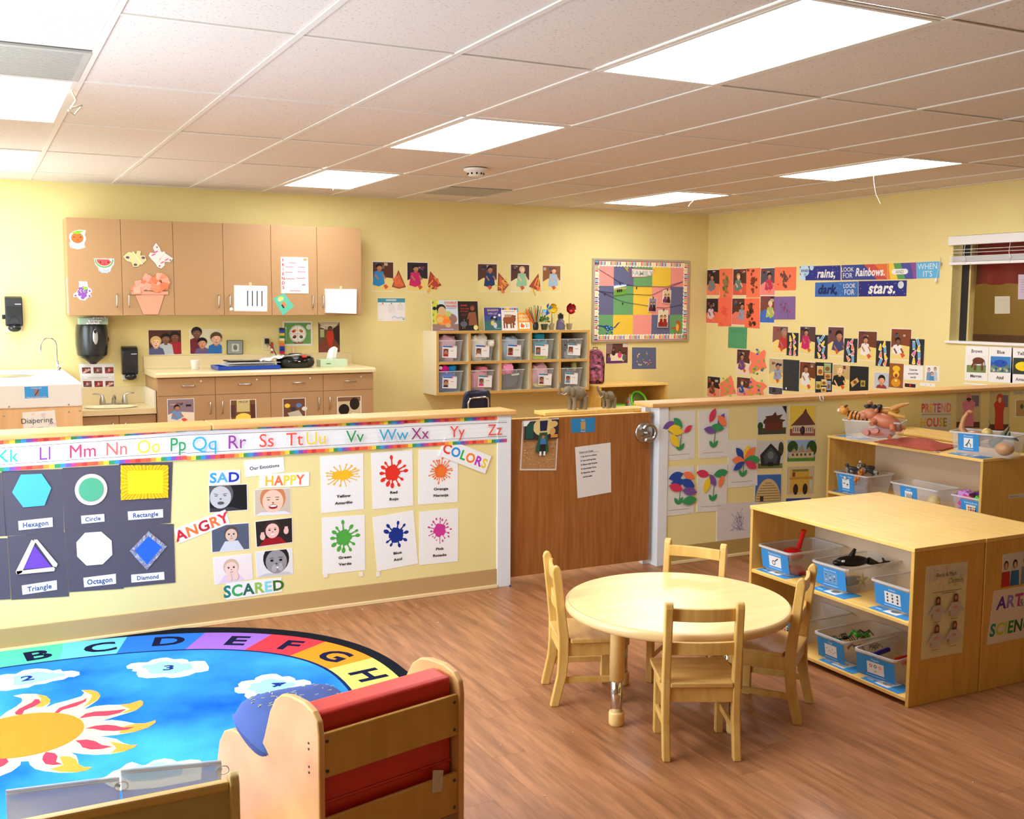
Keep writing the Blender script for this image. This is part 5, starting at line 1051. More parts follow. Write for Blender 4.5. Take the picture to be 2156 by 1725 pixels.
def b3(d):
    d.R(0, .55, 1, 1, (60, 110, 110)); d.R(0, .35, 1, .56, (60, 80, 150)); d.E(.55, .5, .17, .14, (20, 20, 30)); d.E(.6, .42, .07, .05, (220, 220, 230)); d.E(.5, .66, .16, .16, (100, 110, 150)); d.E(.48, .68, .09, .11, (210, 210, 100)); d.E(.62, .78, .09, .12, (206, 200, 226)); d.E(.88, .33, .06, .06, 'white'); d.T("GRANDPA'S", .5, .15, .085, (214, 190, 190), b=1, sx=.8); d.T('WISH LIST', .5, .30, .085, (190, 170, 210), b=1, sx=.8); d.R(.6, .9, .95, .93, (120, 190, 190))
def b4(d): d.R(.16, .06, .84, .10, (200, 180, 160)); d.E(.45, .48, .32, .22, (150, 84, 44), rot=-.05); d.E(.72, .44, .16, .2, (140, 78, 40)); d.P([(.7, .5), (.88, .7), (.8, .76), (.62, .6)], (150, 84, 44)); [d.L([(x, .6), (x + .01, .9)], .08, (130, 70, 38)) for x in (.16, .32, .58, .72)]; d.E(.86, .3, .04, .04, (120, 64, 30)); d.E(.8, .56, .012, .012, 'black'); d.R(.2, .22, .62, .36, (190, 150, 120))
def b5(d): d.R(.1, .55, .9, .92, (252, 250, 240)); d.T('HENNY', .5, .26, .17, (252, 240, 190), b=1, sx=.8); d.T('PENNY', .5, .48, .17, (252, 240, 190), b=1, sx=.8); d.E(.35, .76, .14, .1, (232, 110, 50)); d.P([(.2, .7), (.3, .55), (.4, .7)], (232, 110, 50)); d.L([(.6, .6), (.66, .84)], .03, (60, 110, 130)); d.L([(.72, .62), (.68, .84)], .03, (240, 150, 40)); d.L([(.8, .62), (.78, .84)], .02, (60, 110, 130))
def b6(d): [d.R(.02 + .125 * i, .04, .13 + .125 * i, .24, ((150, 190, 100), (80, 100, 180), (240, 160, 60), (240, 220, 60), (230, 120, 150), (90, 170, 200), (200, 70, 60), (120, 160, 210))[i]) for i in range(8)]
book('large picture book, its cover a girl holding children', BQ[0:2], b1, (206, 222, 236)); book('black-covered picture book of a bearded man and a goose', BQ[2:4], b2, (34, 24, 24)); book('purple and green picture book with a badger-like animal', BQ[4:6], b3, (70, 60, 140))
book('colour-topped picture book tucked behind the bear one', BQ[10:12], b6, (232, 232, 226), 5.235); book('white picture book with a brown bear', BQ[6:8], b4, (240, 238, 232)); book('small orange picture book with a fox', BQ[8:10], b5, (245, 160, 30))
def flowerpot(x, y, r, h, c, lab, nm='flower_pot'):
    t = empty(nm, (x, y, ZT + .0003), lab, 'plant'); MB().lathe([(0, 0), (r * .72, 0), (r, h), (r * 1.04, h + .002), (r * .9, h), (r * .85, h - .01), (0, h - .01)], n=20, c=c).build('pot', PAINT, t); return t
P9 = [(4.378,1.255),(4.482,1.259),(4.567,1.258),(4.663,1.257),(4.766,1.259),(4.481,1.323),(4.566,1.327),(4.765,1.324),(4.481,1.532),(4.574,1.492),(4.776,1.477),(4.455,1.367)]
# pencils / coloured sticks in a jar
jr = empty('pencil_jar', (P9[0][0], 5.20, ZT + .0003), 'black jar of long coloured craft sticks fanning out', 'jar'); MB().lathe([(0, 0), (.022, 0), (.028, .02), (.028, .05), (.022, .07), (.026, .074), (.02, .07), (.02, .01), (0, .01)], n=18, c=(24, 24, 26)).build('jar', PAINT, jr)
rn = random.Random(3)
for k in range(22):
    a = -.62 + .95 * k / 21 + rn.uniform(-.05, .05); L_ = rn.uniform(.17, .22); cc = ['red', 'orange', 'brown', 'yellow', 'dgreen', 'navy', 'black', 'green', 'purple', 'red', 'lgreen'][k % 11]
    if a < -.35: cc = ['red', 'orange', 'red', 'yellow'][k % 4]
    MB().tube([(.0, 0, .02), (L_ * math.sin(a), rn.uniform(-.02, .02), .02 + L_ * math.cos(a))], [.0022, .0030], 6, cc).build('craft_stick', PAINT, jr)
# bushy plant, yellow flower, vase, red flower
t = flowerpot(P9[1][0], 5.22, .036, .055, (78, 62, 54), 'dark pot of bushy green leaves'); rn = random.Random(9); m = MB()
for k in range(150):
    a, b_ = rn.uniform(0, 2 * PI), rn.uniform(-.2, 1.4); r = .052 * rn.uniform(.5, 1.0); p = Vector((r * math.cos(a) * math.cos(b_) * 1.15, r * math.sin(a) * math.cos(b_), .085 + r * math.sin(b_)))
    u = Vector((rn.uniform(-1, 1), rn.uniform(-1, 1), rn.uniform(-.3, 1))).normalized() * .011; v = u.cross(Vector((rn.uniform(-1, 1), rn.uniform(-1, 1), .3))).normalized() * .006
    m.add([p - u, p + v, p + u, p - v], [(0, 1, 2, 3)], [(66, 130, 40), (90, 160, 56), (44, 96, 32)][k % 3])
m.build('foliage', PAINT, t, kind='stuff'); MB().ball((.035, -.03, .055), .010, 'white', 10, 6).build('white_bloom', PAINT, t)
def bloom(t, x, y, z, R, c1, c2, n=12, seed=0):
    rn = random.Random(seed)
    for k in range(n):
        a = 2 * PI * k / n + rn.uniform(-.2, .2); tilt = (.2, .65)[k % 2]; r = R * (1, .75)[k % 2]
        u = Vector((math.cos(a), -.25 - tilt * .3, math.sin(a))).normalized(); wv = Vector((-math.sin(a), 0, math.cos(a))) * R * .42; nrm = Vector((0, -1, 0)); c0 = Vector((x, y, z)); m = MB()
        vs = [c0]; 
        for f, ww, lift in ((.35, .8, .0), (.75, 1.0, .10), (1.0, .6, .28)): vs += [c0 + u * r * f + wv * ww + nrm * R * lift, c0 + u * r * f + nrm * R * (lift - .15), c0 + u * r * f - wv * ww + nrm * R * lift]
        m.add(vs, [(0, 1, 2), (0, 2, 3), (1, 4, 5, 2), (2, 5, 6, 3), (4, 7, 8, 5), (5, 8, 9, 6)], c1 if k % 2 else c2, True); m.build('petal', PAINT, t)
t = flowerpot(P9[2][0], 5.23, .031, .06, (176, 160, 128), 'tan pot with a big yellow paper flower'); MB().tube([(0, 0, .05), (.004, 0, .12), (.002, 0, .19)], .0025, 6, (70, 80, 30)).tube([(.008, 0, .05), (.012, 0, .12)], .002, 6, (90, 100, 50)).build('stem', PAINT, t); bloom(t, .0, -.01, .205, .050, (246, 206, 20), (232, 182, 16), 14, 1); bloom(t, -.035, -.0, .185, .028, (190, 200, 40), (220, 220, 90), 8, 4)
t = empty('bottle_vase', (P9[3][0], 5.22, ZT + .0003), 'grey-violet bottle vase with a jute cord and black stopper', 'vase')
MB().lathe([(0, 0), (.043, 0), (.046, .004), (.043, .04), (.037, .082), (.026, .098), (.020, .108), (0, .108)], n=24, c=(104, 96, 124)).build('body', mat('speckled_glaze', attr=True, rough=.5, noise=.3, nscale=160), t)
MB().box(-.020, -.02, .108, .020, .02, .150, 'black').ball((0, 0, .152), (.016, .014, .012), 'black', 8, 5).build('stopper', PAINT, t); MB().tube([(-.02, -.04, .09), (.0, -.044, .075), (.03, -.042, .045), (.045, -.02, .03)], .0028, 6, (190, 170, 120)).build('cord', PAINT, t)
t = flowerpot(P9[4][0], 5.23, .031, .058, (170, 150, 112), 'tan pot with a tall red paper flower'); MB().tube([(0, 0, .05), (-.002, 0, .12), (.002, 0, .20)], .0022, 6, (110, 120, 60)).build('stem', PAINT, t); bloom(t, .0, -.01, .205, .056, (176, 24, 26), (150, 16, 20), 14, 2); MB().ball((0, -.035, .207), .008, 'black', 8, 5).build('flower_eye', PAINT, t)
pn = empty('pinwheel', (P9[8][0] + .002, 5.17, ZT + .0003), 'blue and yellow pinwheel standing in front of the bushy plant', 'pinwheel'); MB().tube([(0, .03, .0), (0, 0, .195)], .002, 6, 'white').build('stick', PAINT, pn)
for k in range(6):
    a = k * PI / 3 + .3; c0 = Vector((0, -.006, .198)); u = Vector((math.cos(a), 0, math.sin(a))) * .062; w_ = Vector((-math.sin(a), 0, math.cos(a))) * .028; m = MB()
    m.add([c0, c0 + u * .55 + w_ * .9 + Vector((0, -.014, 0)), c0 + u + Vector((0, -.004, 0)), c0 + u * .6 - w_ * .3], [(0, 1, 2, 3)], [(40, 150, 210), (30, 90, 180), (236, 230, 120)][k % 3]); o = m.build('vane', PAINT, pn); s_ = o.modifiers.new('s', 'SOLIDIFY'); s_.thickness = .001
MB().ball((0, -.018, .198), .006, 'yellow', 8, 5).build('hub', PAINT, pn)
for k, (dx, z, c) in enumerate(((-.045, .175, (230, 236, 210)), (-.02, .155, (236, 240, 230)))):
    t = empty('tulip_bud', (P9[8][0] + dx, 5.19, ZT + .0003), ('pale green artificial bud left of the pinwheel', 'white artificial bud under the pinwheel')[k], 'flower'); MB().ball((0, 0, z), (.014, .012, .02), c, 10, 7).build('bud', PAINT, t); MB().tube([(.03, 0, .0), (0, 0, z)], .0016, 5, (110, 150, 80)).build('stem', PAINT, t)

# low open shelf with drum, backpack; block shelf behind the gate with elephants
t = empty('open_shelf', (4.985, 5.00, 0), 'low maple open shelf against the back wall under the board', 'shelf')
W_, D_, H_ = .80, .435, .70
for x in (0, W_ - .02): MB().box(x, 0, 0, x + .02, D_, H_ - .02).build('side_panel', WOOD, t, bevel=.002)
MB().box(-.01, -.005, H_ - .02, W_ + .01, D_, H_).build('top_panel', WOODT, t, bevel=.003)
for z in (.05, .42): MB().box(.02, .0, z, W_ - .02, D_ - .01, z + .018).build('shelf_board', WOODT, t)
MB().box(.02, D_ - .01, .02, W_ - .02, D_ - .002, H_ - .02).build('back_panel', WOOD, t)
dm = empty('toy_drum', (5.47, 5.10, .505), 'tilted green-rimmed toy drum on the open shelf', 'drum'); dm.rotation_euler = (1.15, .15, .1)
MB().lathe([(0, -.05), (.09, -.05), (.092, .05), (0, .05)], n=28, c=(230, 228, 222)).build('drum_body', PAINT, dm); MB().lathe([(.088, .045), (.104, .045), (.108, .055), (.104, .066), (.09, .062), (.088, .045)], n=28, c=(110, 220, 40)).build('drum_rim', PAINT, dm); MB().lathe([(0, .052), (.09, .052)], n=28, c=(120, 140, 60)).build('drum_head', PAINT, dm)
for k in range(6): a = k * PI / 3; MB().ball((.092 * math.cos(a), .092 * math.sin(a), -.01), (.014, .014, .02), [(230, 90, 40), (60, 70, 180), (240, 190, 40)][k % 3], 8, 5).build('drum_dot', PAINT, dm)
bw = MB().lathe([(0, 0), (.06, 0), (.085, .05), (.088, .05), (.062, -.004), (0, -.004)], (5.25, 5.10, .45), 24, (120, 214, 50)); bw.build('green_bowl', PAINT, label='lime green toy bowl left of the drum on the open shelf', cat='bowl')
MB().box(5.12, 5.06, .4385, 5.62, 5.30, .452, (90, 160, 200)).build('blue_playmat', PAINT, label='light blue board lying under the drum on the open shelf', cat='board', bevel=.004)
bp = empty('backpack', (5.075, 5.24, .7005), 'pink and black leopard-print backpack standing against the cubbies', 'backpack'); bp.rotation_euler = (0, .0, -.5)
LEO = mat('leopard_print', (206, 110, 140), rough=.8, c2=(40, 24, 34), nscale=26)
def sbag(sx, sy, z0, z1, N=18):
    rows = []; zs = [0, .04, .2, .5, .8, .93, 1]; fs_ = [.86, .98, 1, 1, .92, .75, .4]
    for z, f in zip(zs, fs_): rows += [(sx * f * math.copysign(abs(math.cos(2 * PI * k / N)) ** .6, math.cos(2 * PI * k / N)), sy * f * math.copysign(abs(math.sin(2 * PI * k / N)) ** .6, math.sin(2 * PI * k / N)), z0 + (z1 - z0) * z) for k in range(N)]
    m = MB(); m.add(rows, [(i * N + k, i * N + (k + 1) % N, (i + 1) * N + (k + 1) % N, (i + 1) * N + k) for i in range(6) for k in range(N)], None, True); m.add(rows[-N:], [tuple(range(N))]); m.add(rows[:N], [tuple(range(N))[::-1]]); return m
sbag(.095, .055, 0, .34).build('main_bag', LEO, bp)
o = sbag(.075, .03, .03, .19); o.v = [(x, y - .075, z) for x, y, z in o.v]; o.build('front_pocket', LEO, bp)
MB().box(-.101, -.04, .03, -.085, .045, .30, (22, 18, 22)).build('side_panel', PAINT, bp, bevel=.006)
MB().tube([(-.09, -.03, .30), (-.102, -.01, .2), (-.106, -.02, .10), (-.10, -.03, .01)], [.010, .012, .012, .012], 8, (230, 50, 140)).build('shoulder_strap', PAINT, bp)
MB().tube([(.085, -.052, .03), (.09, -.055, .2), (.06, -.052, .31), (0, -.05, .335), (-.06, -.052, .31), (-.088, -.052, .2)], .0045, 6, (24, 20, 24)).build('zip', PAINT, bp); MB().tube([(-.02, .0, .335), (-.02, 0, .36), (.02, 0, .36), (.02, 0, .335)], .005, 6, 'black').build('grab_loop', PAINT, bp)
MB().ball((-.07, -.06, .30), (.016, .014, .02), (236, 60, 150), 10, 6).build('pink_trim', PAINT, bp)
t = empty('block_table', (2.86, 2.25, 0), 'narrow light wood shelf just behind the gate, elephants on it', 'table'); MB().box(0, 0, .765, .85, .155, .79).build('table_top', WOODT, t, bevel=.004)
for x in (.03, .78):
    for y in (.01, .105): MB().box(x, y, 0, x + .04, y + .04, .765).build('leg', WOOD, t, bevel=.003)
ELE = mat('elephant_rubber', (132, 118, 96), rough=.5, noise=.3, nscale=40, bump=.1)
def elephant(x, y, rz, s, lab, raised=1):
    t = empty('toy_elephant', (x, y, .7903), lab, 'toy animal', rz, 'grey toy elephants behind the gate')
    t.scale = (s, s, s)
    b = MB().ball((0, 0, .105), (.068, .040, .045), n=16, m=10).ball((.01, 0, .115), (.05, .036, .040), n=14, m=8).ball((-.078, 0, .128), (.034, .029, .034), n=14, m=8)
    tr_ = [(-.10, 0, .125), (-.125, 0, .11), (-.145, 0, .115), (-.152, 0, .14), (-.146, 0, .165), (-.150, 0, .185)] if raised else [(-.10, 0, .13), (-.125, 0, .15), (-.15, 0, .18), (-.160, 0, .21)]
    b.tube(tr_, [.018, .014, .011, .009, .008, .007], 10) if raised else b.tube(tr_, [.018, .014, .010, .007], 10)
    b.build('body', ELE, t)
    for dx, dy in ((-.045, .022), (-.040, -.022), (.045, .022), (.050, -.022)): MB().tube([(dx, dy, .09), (dx + .004, dy, .045), (dx, dy, .004), (dx, dy, 0)], [.020, .015, .014, .015], 10).build('leg', ELE, t)
    for sd in (-1, 1):
        MB().ball((-.062, sd * .032, .125), (.018, .006, .030), n=10, m=6, M=Matrix.Rotation(sd * .5, 4, 'Z')).build('ear', ELE, t)
        MB().tube([(-.10, sd * .014, .115), (-.125, sd * .018, .105), (-.15, sd * .018, .115)], [.005, .004, .0015], 6, (226, 214, 180)).build('tusk', PAINT, t)
    MB().tube([(.066, 0, .12), (.08, 0, .10), (.084, 0, .07)], [.005, .003, .002], 6).build('tail', ELE, t)
elephant(3.15, 2.33, .12, 1.0, 'grey toy elephant with curled trunk raised, nearest the gate latch side gap'); elephant(3.40, 2.33, .25, .74, 'grey toy elephant lower behind the right partition corner', 0)
# navy school chair
nc = empty('navy_chair', (3.33, 4.30, 0), 'navy plastic school chair with chrome frame, back towards us', 'chair', .12)
NV = mat('navy_plastic', (22, 30, 62), rough=.35)
m = MB(); vs = []
for i in range(9):
    for j in range(8):
        u, v = i / 8 * 2 - 1, j / 7; wd = .150 - .02 * v - (.012 if j == 7 else 0); vs.append((u * wd, -.018 * u * u * -1 - .03 * v, .49 + v * .275 - (.012 * abs(u) ** 4 if j == 7 else 0)))
m.add(vs, [(i * 8 + j, (i + 1) * 8 + j, (i + 1) * 8 + j + 1, i * 8 + j + 1) for i in range(8) for j in range(7)], None, True); o = m.build('backrest', NV, nc); s_ = o.modifiers.new('s', 'SOLIDIFY'); s_.thickness = .008
MB().box(-.17, .02, .41, .17, .34, .425).build('seat', NV, nc, bevel=.006)
MB().tube([(-.10, -.022, .42), (-.10, -.026, .66), (-.088, -.034, .695), (-.06, -.036, .705), (.06, -.036, .705), (.088, -.034, .695), (.10, -.026, .66), (.10, -.022, .42)], .0085, 10).build('back_loop', CHROME, nc)
for x in (-.15, .15):
    for y in (.0, .32): MB().tube([(x * .85, y, .41), (x * 1.1, y + (-.03 if y == 0 else .03), .0)], .0085, 8).build('leg', CHROME, nc)

# ================================================================ papers, photographs, posters on the walls
BW, RW, PW_, UW, LW_ = 'y5.44', 'x6.59', 'y1.15', 'y5.11', 'y4.83'
def head(d, x, y, r, skin, hair, tw_=0, mouth=1):
    """head with hair, fringe, ears, eyes, nose and mouth; tw_ turns the face aside"""
    skin, hair = K.get(skin, skin), K.get(hair, hair); X = lambda u: x + (u + tw_) * r / d.asp; sh = tuple(int(c * .80) for c in skin); dk = tuple(int(c * .42) for c in skin); hl = tuple(min(255, int(c * 1.12)) for c in skin)
    d.P([(X(-.3), y + .7 * r), (X(.3), y + .7 * r), (X(.34), y + 1.25 * r), (X(-.34), y + 1.25 * r)], sh).E(x, y - .18 * r, .98 * r, .92 * r, hair)
    for s in (-1, 1): d.E(X(s * .78), y + .16 * r, .13 * r, .2 * r, sh, 8)
    d.P([(X(.78 * math.cos(t) * (1 if math.sin(t) < 0 else .92)), y + .08 * r + (1.0 if math.sin(t) > 0 else .82) * r * math.sin(t)) for t in [2 * PI * k / 22 for k in range(22)]], skin).E(X(.12), y + .02 * r, .5 * r, .55 * r, hl, 12)
    d.P([(X(-.82), y + .05 * r), (X(-.86), y - .45 * r), (X(-.4), y - .98 * r), (X(.2), y - 1.0 * r), (X(.8), y - .5 * r), (X(.82), y + .05 * r), (X(.62), y - .30 * r), (X(.2), y - .44 * r), (X(-.3), y - .38 * r), (X(-.62), y - .18 * r)], hair)
    for s in (-1, 1): d.E(X(s * .32), y + .10 * r, .12 * r, .055 * r, (236, 232, 226), 8).E(X(s * .32), y + .10 * r, .06 * r, .06 * r, (24, 18, 18), 6).L([(X(s * .46), y - .06 * r), (X(s * .18), y - .09 * r)], .05 * r, dk)
    d.P([(X(-.04), y + .1 * r), (X(.06), y + .1 * r), (X(.12), y + .38 * r), (X(-.1), y + .38 * r)], sh).E(X(0), y + .64 * r, .22 * r, .06 * r, (150, 62, 60), 8) if mouth else 0
def kid(shirt, hair=(34, 24, 20), skin=(176, 122, 92), bg=(88, 52, 40), x=.4, y=.3, r=.12, table=(236, 214, 130), art=(210, 90, 60), seed=0, border=1):
    """a snapshot of one child busy at a table"""
    def f(d):
        rn = random.Random(seed); a = .02 if border else 0
        d.R(a, a, 1 - a, 1 - a, bg)
        for k in range(5): u, v = rn.uniform(.05, .7), rn.uniform(.04, .24); d.R(u, v, u + rn.uniform(.1, .25), v + rn.uniform(.03, .12), [(40, 34, 60), (150, 50, 50), (120, 100, 80), (60, 80, 120), (190, 170, 150)][(k + seed) % 5])
        d.P([(a, .62), (.3, .5), (1 - a, .56), (1 - a, 1 - a), (a, 1 - a)], table)
        rx = r / d.asp
        d.P([(x - rx * 1.9, .78), (x - rx * 1.4, y + r * 1.15), (x, y + r * .8), (x + rx * 1.3, y + r * 1.2), (x + rx * 1.7, .74), (x, .84)], shirt)
        d.L([(x + rx * 1.1, y + r * 1.9), (x + rx * 2.0, y + r * 3.1)], .06, skin).L([(x - rx * 1.2, y + r * 2), (x - rx * .2, y + r * 3.3)], .06, skin)
        head(d, x, y, r, skin, hair, .12)
        d.P([(.5, .80), (.62, .76), (.74, .84), (.6, .93)], art)
    return f
def paint_blot(c, c2=None, n=26, seed=0, cx=.5, cy=.5):
    def f(d):
        rn = random.Random(seed)
        for k in range(n):
            r = rn.uniform(.03, .13); a, t = rn.uniform(0, 6.28), abs(rn.gauss(0, .19)); cc = c if not c2 or k % 3 else c2
            p = [(cx + t * math.cos(a) * .8 + r * rn.uniform(.3, 1) * math.cos(b) / d.asp, cy + t * 1.4 * math.sin(a) + r * rn.uniform(.3, 1) * math.sin(b)) for b in [2 * PI * q / 9 for q in range(9)]]
            d.P([(min(.98, max(.02, u)), min(.98, max(.02, v))) for u, v in p], cc)
    return f
OR_ = (244, 122, 84); SK = 'photo_print'
# --- back wall row of pizza snapshots
q = [(2.818,1.868),(3.022,1.598),(3.152,1.871),(3.362,1.596),(3.871,1.871),(4.081,1.601),(4.225,1.873),(4.434,1.601),(4.577,1.869),(4.785,1.608)]
for i, (lab, fn) in enumerate((('snapshot of a child in a blue shirt at a table, first of the pizza row', kid((50, 140, 200), seed=1, x=.3, y=.2)), ('snapshot of a child in a magenta top, second of the pizza row', kid((200, 40, 110), seed=2, y=.22, bg=(50, 38, 50))),
        ('snapshot of a child in a navy shirt, third of the pizza row', kid((40, 60, 110), (20, 16, 18), x=.62, y=.2, seed=3, table=(240, 224, 150))), ('snapshot of a blond baby in green and white, fourth of the pizza row', kid((150, 200, 160), (216, 190, 140), (232, 190, 160), x=.6, y=.2, seed=4, table=(236, 222, 170))),
        ('snapshot of a child in a pale blue shirt, last of the pizza row', kid((160, 190, 214), (120, 80, 50), (220, 176, 146), x=.6, y=.2, seed=5, bg=(140, 90, 50))))): card(lab, BW, q[2 * i:2 * i + 2], fn, name=SK, cat='photo', group='snapshots above the cubbies and worktop')
q = [(3.069,1.795),(3.141,1.639),(3.072,1.624),(3.002,1.641),(3.385,1.79),(3.499,1.66),(3.41,1.622),(3.357,1.649),(4.095,1.787),(4.21,1.674),(4.161,1.619),(4.087,1.616),(4.532,1.786),(4.555,1.662),(4.528,1.622),(4.428,1.658)]
for i in range(4):
    p = q[4 * i:4 * i + 4]; ap = p[0]; cx = sum(t[0] for t in p) / 4; cy = sum(t[1] for t in p) / 4
    o = MB().prism(p, 'y', 5.4375, 5.4395, (150, 70, 50)).build('paper_pizza', PRINT, label=('brown paper pizza slice with orange rounds beside the first snapshot', 'red paper pizza slice with yellow strips, a strip trailing below', 'brown paper pizza slice crossed by yellow strips, right of the navy shirt', 'paper pizza slice piled with orange strips, before the last snapshot')[i], cat='paper craft', group='paper pizza slices')
    inn = [(cx + (x - cx) * .78, cy + (z - cy) * .78) for x, z in p]; piece('sauce', o, BW, inn, (190, 70, 60) if i % 2 else (206, 110, 70), .0025)
    rn = random.Random(i + 3)
    for k in range(7):
        u, v = cx + rn.uniform(-.045, .045), cy + rn.uniform(-.07, .05); a = rn.uniform(0, 3)
        if i == 0 or k > 4: piece('topping', o, BW, [(u + .016 * math.cos(b), v + .016 * math.sin(b)) for b in [2 * PI * j / 8 for j in range(8)]], (232, 112, 70), .0035 + .0003 * k)
        else: l = .04; piece('topping', o, BW, [(u - l * math.cos(a), v - l * math.sin(a)), (u + l * math.cos(a), v + l * math.sin(a)), (u + l * math.cos(a) - .008 * math.sin(a), v + l * math.sin(a) + .008 * math.cos(a)), (u - l * math.cos(a) - .008 * math.sin(a), v - l * math.sin(a) + .008 * math.cos(a))], (236, 190, 70), .0035 + .0003 * k)
q = [(2.865,1.54),(3.132,1.328),(5.321,1.091),(5.597,0.88),(5.644,1.045),(5.944,1.038),(5.949,0.815),(5.646,0.819)]
def lt(d):
    d.R(0, .02, 1, .20, (70, 150, 170)).R(.3, .06, .68, .14, (190, 210, 214)); [d.R(.06 + .33 * k, .30, .25 + .33 * k, .31, (150, 150, 150)) for k in range(3)]
    for k, c in enumerate(((210, 70, 60), (60, 130, 170), (240, 200, 60))): d.E(.18 + .32 * k, .24, .03, .03, c)
    for k in range(9): d.R(.38, .34 + .035 * k, .62, .345 + .035 * k, (170, 170, 172)); d.R(.72, .34 + .035 * k, .94, .345 + .035 * k, (170, 170, 172)) if k < 6 else 0
    d.L([(.5, .86), (.62, .80), (.72, .88), (.84, .83), (1, .90)], .03, (170, 200, 226)); d.E(.93, .93, .04, .03, (120, 170, 214)); d.R(.04, .93, .2, .94, (180, 180, 180))
card('white notice with teal header below the first snapshots', BW, q[0:2], lt, name='notice')
def grp(d):
    d.R(.02, .02, .98, .98, (96, 60, 50)).R(.02, .02, .3, .5, (150, 120, 120)).P([(.1, .55), (.55, .48), (.9, .6), (.8, .9), (.2, .9)], (244, 232, 200)).R(.75, .04, .97, .2, (226, 216, 200))
    for x, y, c in ((.35, .3, (60, 40, 50)), (.62, .42, (220, 70, 150)), (.82, .55, (90, 100, 110)), (.14, .62, (110, 60, 120))): d.E(x, y + .16, .12, .15, c).E(x, y, .08, .09, (40, 26, 24)).E(x, y + .02, .06, .065, (150, 100, 76))
    d.R(.15, .86, .75, .98, (100, 50, 120))
card('group snapshot of children at a white table beside the backpack', BW, q[2:4], grp, name=SK, cat='photo')
def conf(cs, n, seed, lo=.2, hi=.8):
    def f(d):
        rn = random.Random(seed)
        for k in range(n): u, v, a, l = rn.uniform(lo, hi), rn.uniform(lo, hi), rn.uniform(0, 3), rn.uniform(.05, .09); d.P([(u, v), (u + l * math.cos(a), v + l * math.sin(a)), (u + l * math.cos(a + .7), v + l * math.sin(a + .7))], cs[k % len(cs)])
    return f
card('grey-blue paper with a wreath of scrap confetti', BW, q[4:8], conf(['red', 'yellow', 'white', 'green', (220, 200, 230)], 34, 5), base=(98, 106, 140), name='collage', cat='artwork')
# --- above the worktop
q = [(0.853,1.261),(1.12,1.052),(1.187,1.266),(1.454,1.053),(1.983,1.33),(2.248,1.114),(2.301,1.324),(2.504,1.047)]
def two(bg, ps):
    def f(d):
        d.R(.01, .01, .99, .98, bg)
        for x, y, r, hair, skin, shirt in ps: _ = (d.P([(max(.01, x - r * 1.5 / d.asp), .98), (max(.01, x - r * 1.2 / d.asp), y + r * 1.2), (x, y + r * .7), (min(.99, x + r * 1.2 / d.asp), y + r * 1.2), (min(.99, x + r * 1.5 / d.asp), .98)], shirt), head(d, x, y, r, skin, hair))
    return f
card('snapshot of a blond child and classmates, left of the pair over the cup', BW, q[0:2], two((90, 50, 40), [(.80, .28, .2, 'black', (120, 80, 60), (170, 40, 50)), (.52, .35, .2, 'black', (130, 90, 70), (190, 200, 206)), (.22, .48, .22, (222, 190, 120), (236, 190, 160), (90, 90, 130))]), name=SK, cat='photo')
card('snapshot of three children close together, a boy at its right side', BW, q[2:4], two((226, 222, 190), [(.22, .15, .22, (40, 30, 30), (120, 80, 62), (120, 40, 60)), (.38, .55, .2, (30, 22, 22), (206, 150, 120), (110, 90, 130)), (.82, .38, .24, (90, 70, 50), (226, 176, 150), (50, 110, 180))]), name=SK, cat='photo')
def plate(d):
    d.R(.05, .07, .95, .93, (110, 168, 96)).E(.5, .52, .36, .36, 'white').E(.5, .52, .33, .33, (70, 130, 110)).E(.5, .52, .32, .32, (250, 250, 246)).L([(.5, .2), (.5, .84)], .008, 'grey').L([(.24, .52), (.76, .52)], .008, 'grey')
    for x, y, c in ((.40, .38, (230, 150, 40)), (.36, .42, (200, 50, 40)), (.60, .38, (210, 150, 90)), (.63, .42, (190, 120, 60)), (.4, .62, (190, 60, 40)), (.38, .66, (110, 60, 40)), (.61, .62, (190, 90, 70)), (.62, .66, (60, 110, 50))): d.E(x, y, .07, .05, c)
    d.E(.88, .24, .11, .11, 'white').E(.88, .24, .09, .09, (226, 232, 236)).L([(.10, .3), (.10, .8)], .02, (226, 230, 226)).E(.10, .28, .03, .05, (226, 230, 226)).T('My Plate', .52, .92, .07, (170, 40, 50), b=1)
card('green plate poster in a white frame above the upstand', BW, q[4:6], plate, name='poster', cat='poster', lift=.004)
def hall(d):
    d.R(.01, .01, .99, .99, (110, 84, 60)).P([(.01, .01), (.99, .01), (.7, .25), (.3, .25)], (200, 190, 160)).P([(.01, .99), (.01, .8), (.35, .55), (.65, .55), (.99, .8), (.99, .99)], (130, 70, 50)).P([(.99, .1), (.99, .8), (.68, .5), (.68, .22)], (60, 44, 36)).R(.1, .25, .28, .5, (180, 190, 130)).L([(.1, .16), (.3, .2)], .03, 'white')
    d.P([(.42, .3), (.68, .3), (.72, .5), (.64, .72), (.46, .72), (.38, .5)], (206, 60, 40)).R(.46, .72, .53, .92, (190, 60, 40)).R(.57, .72, .64, .92, (190, 60, 40)).R(.45, .9, .53, .96, (50, 60, 60)).R(.57, .9, .65, .96, (50, 60, 60)).E(.55, .22, .075, .075, (40, 26, 20)).E(.55, .235, .055, .06, (110, 70, 50)).E(.5, .12, .3, .015, (230, 226, 200))
card('tall snapshot of a child in a red outfit standing in a hallway', BW, q[6:8], hall, name=SK, cat='photo')
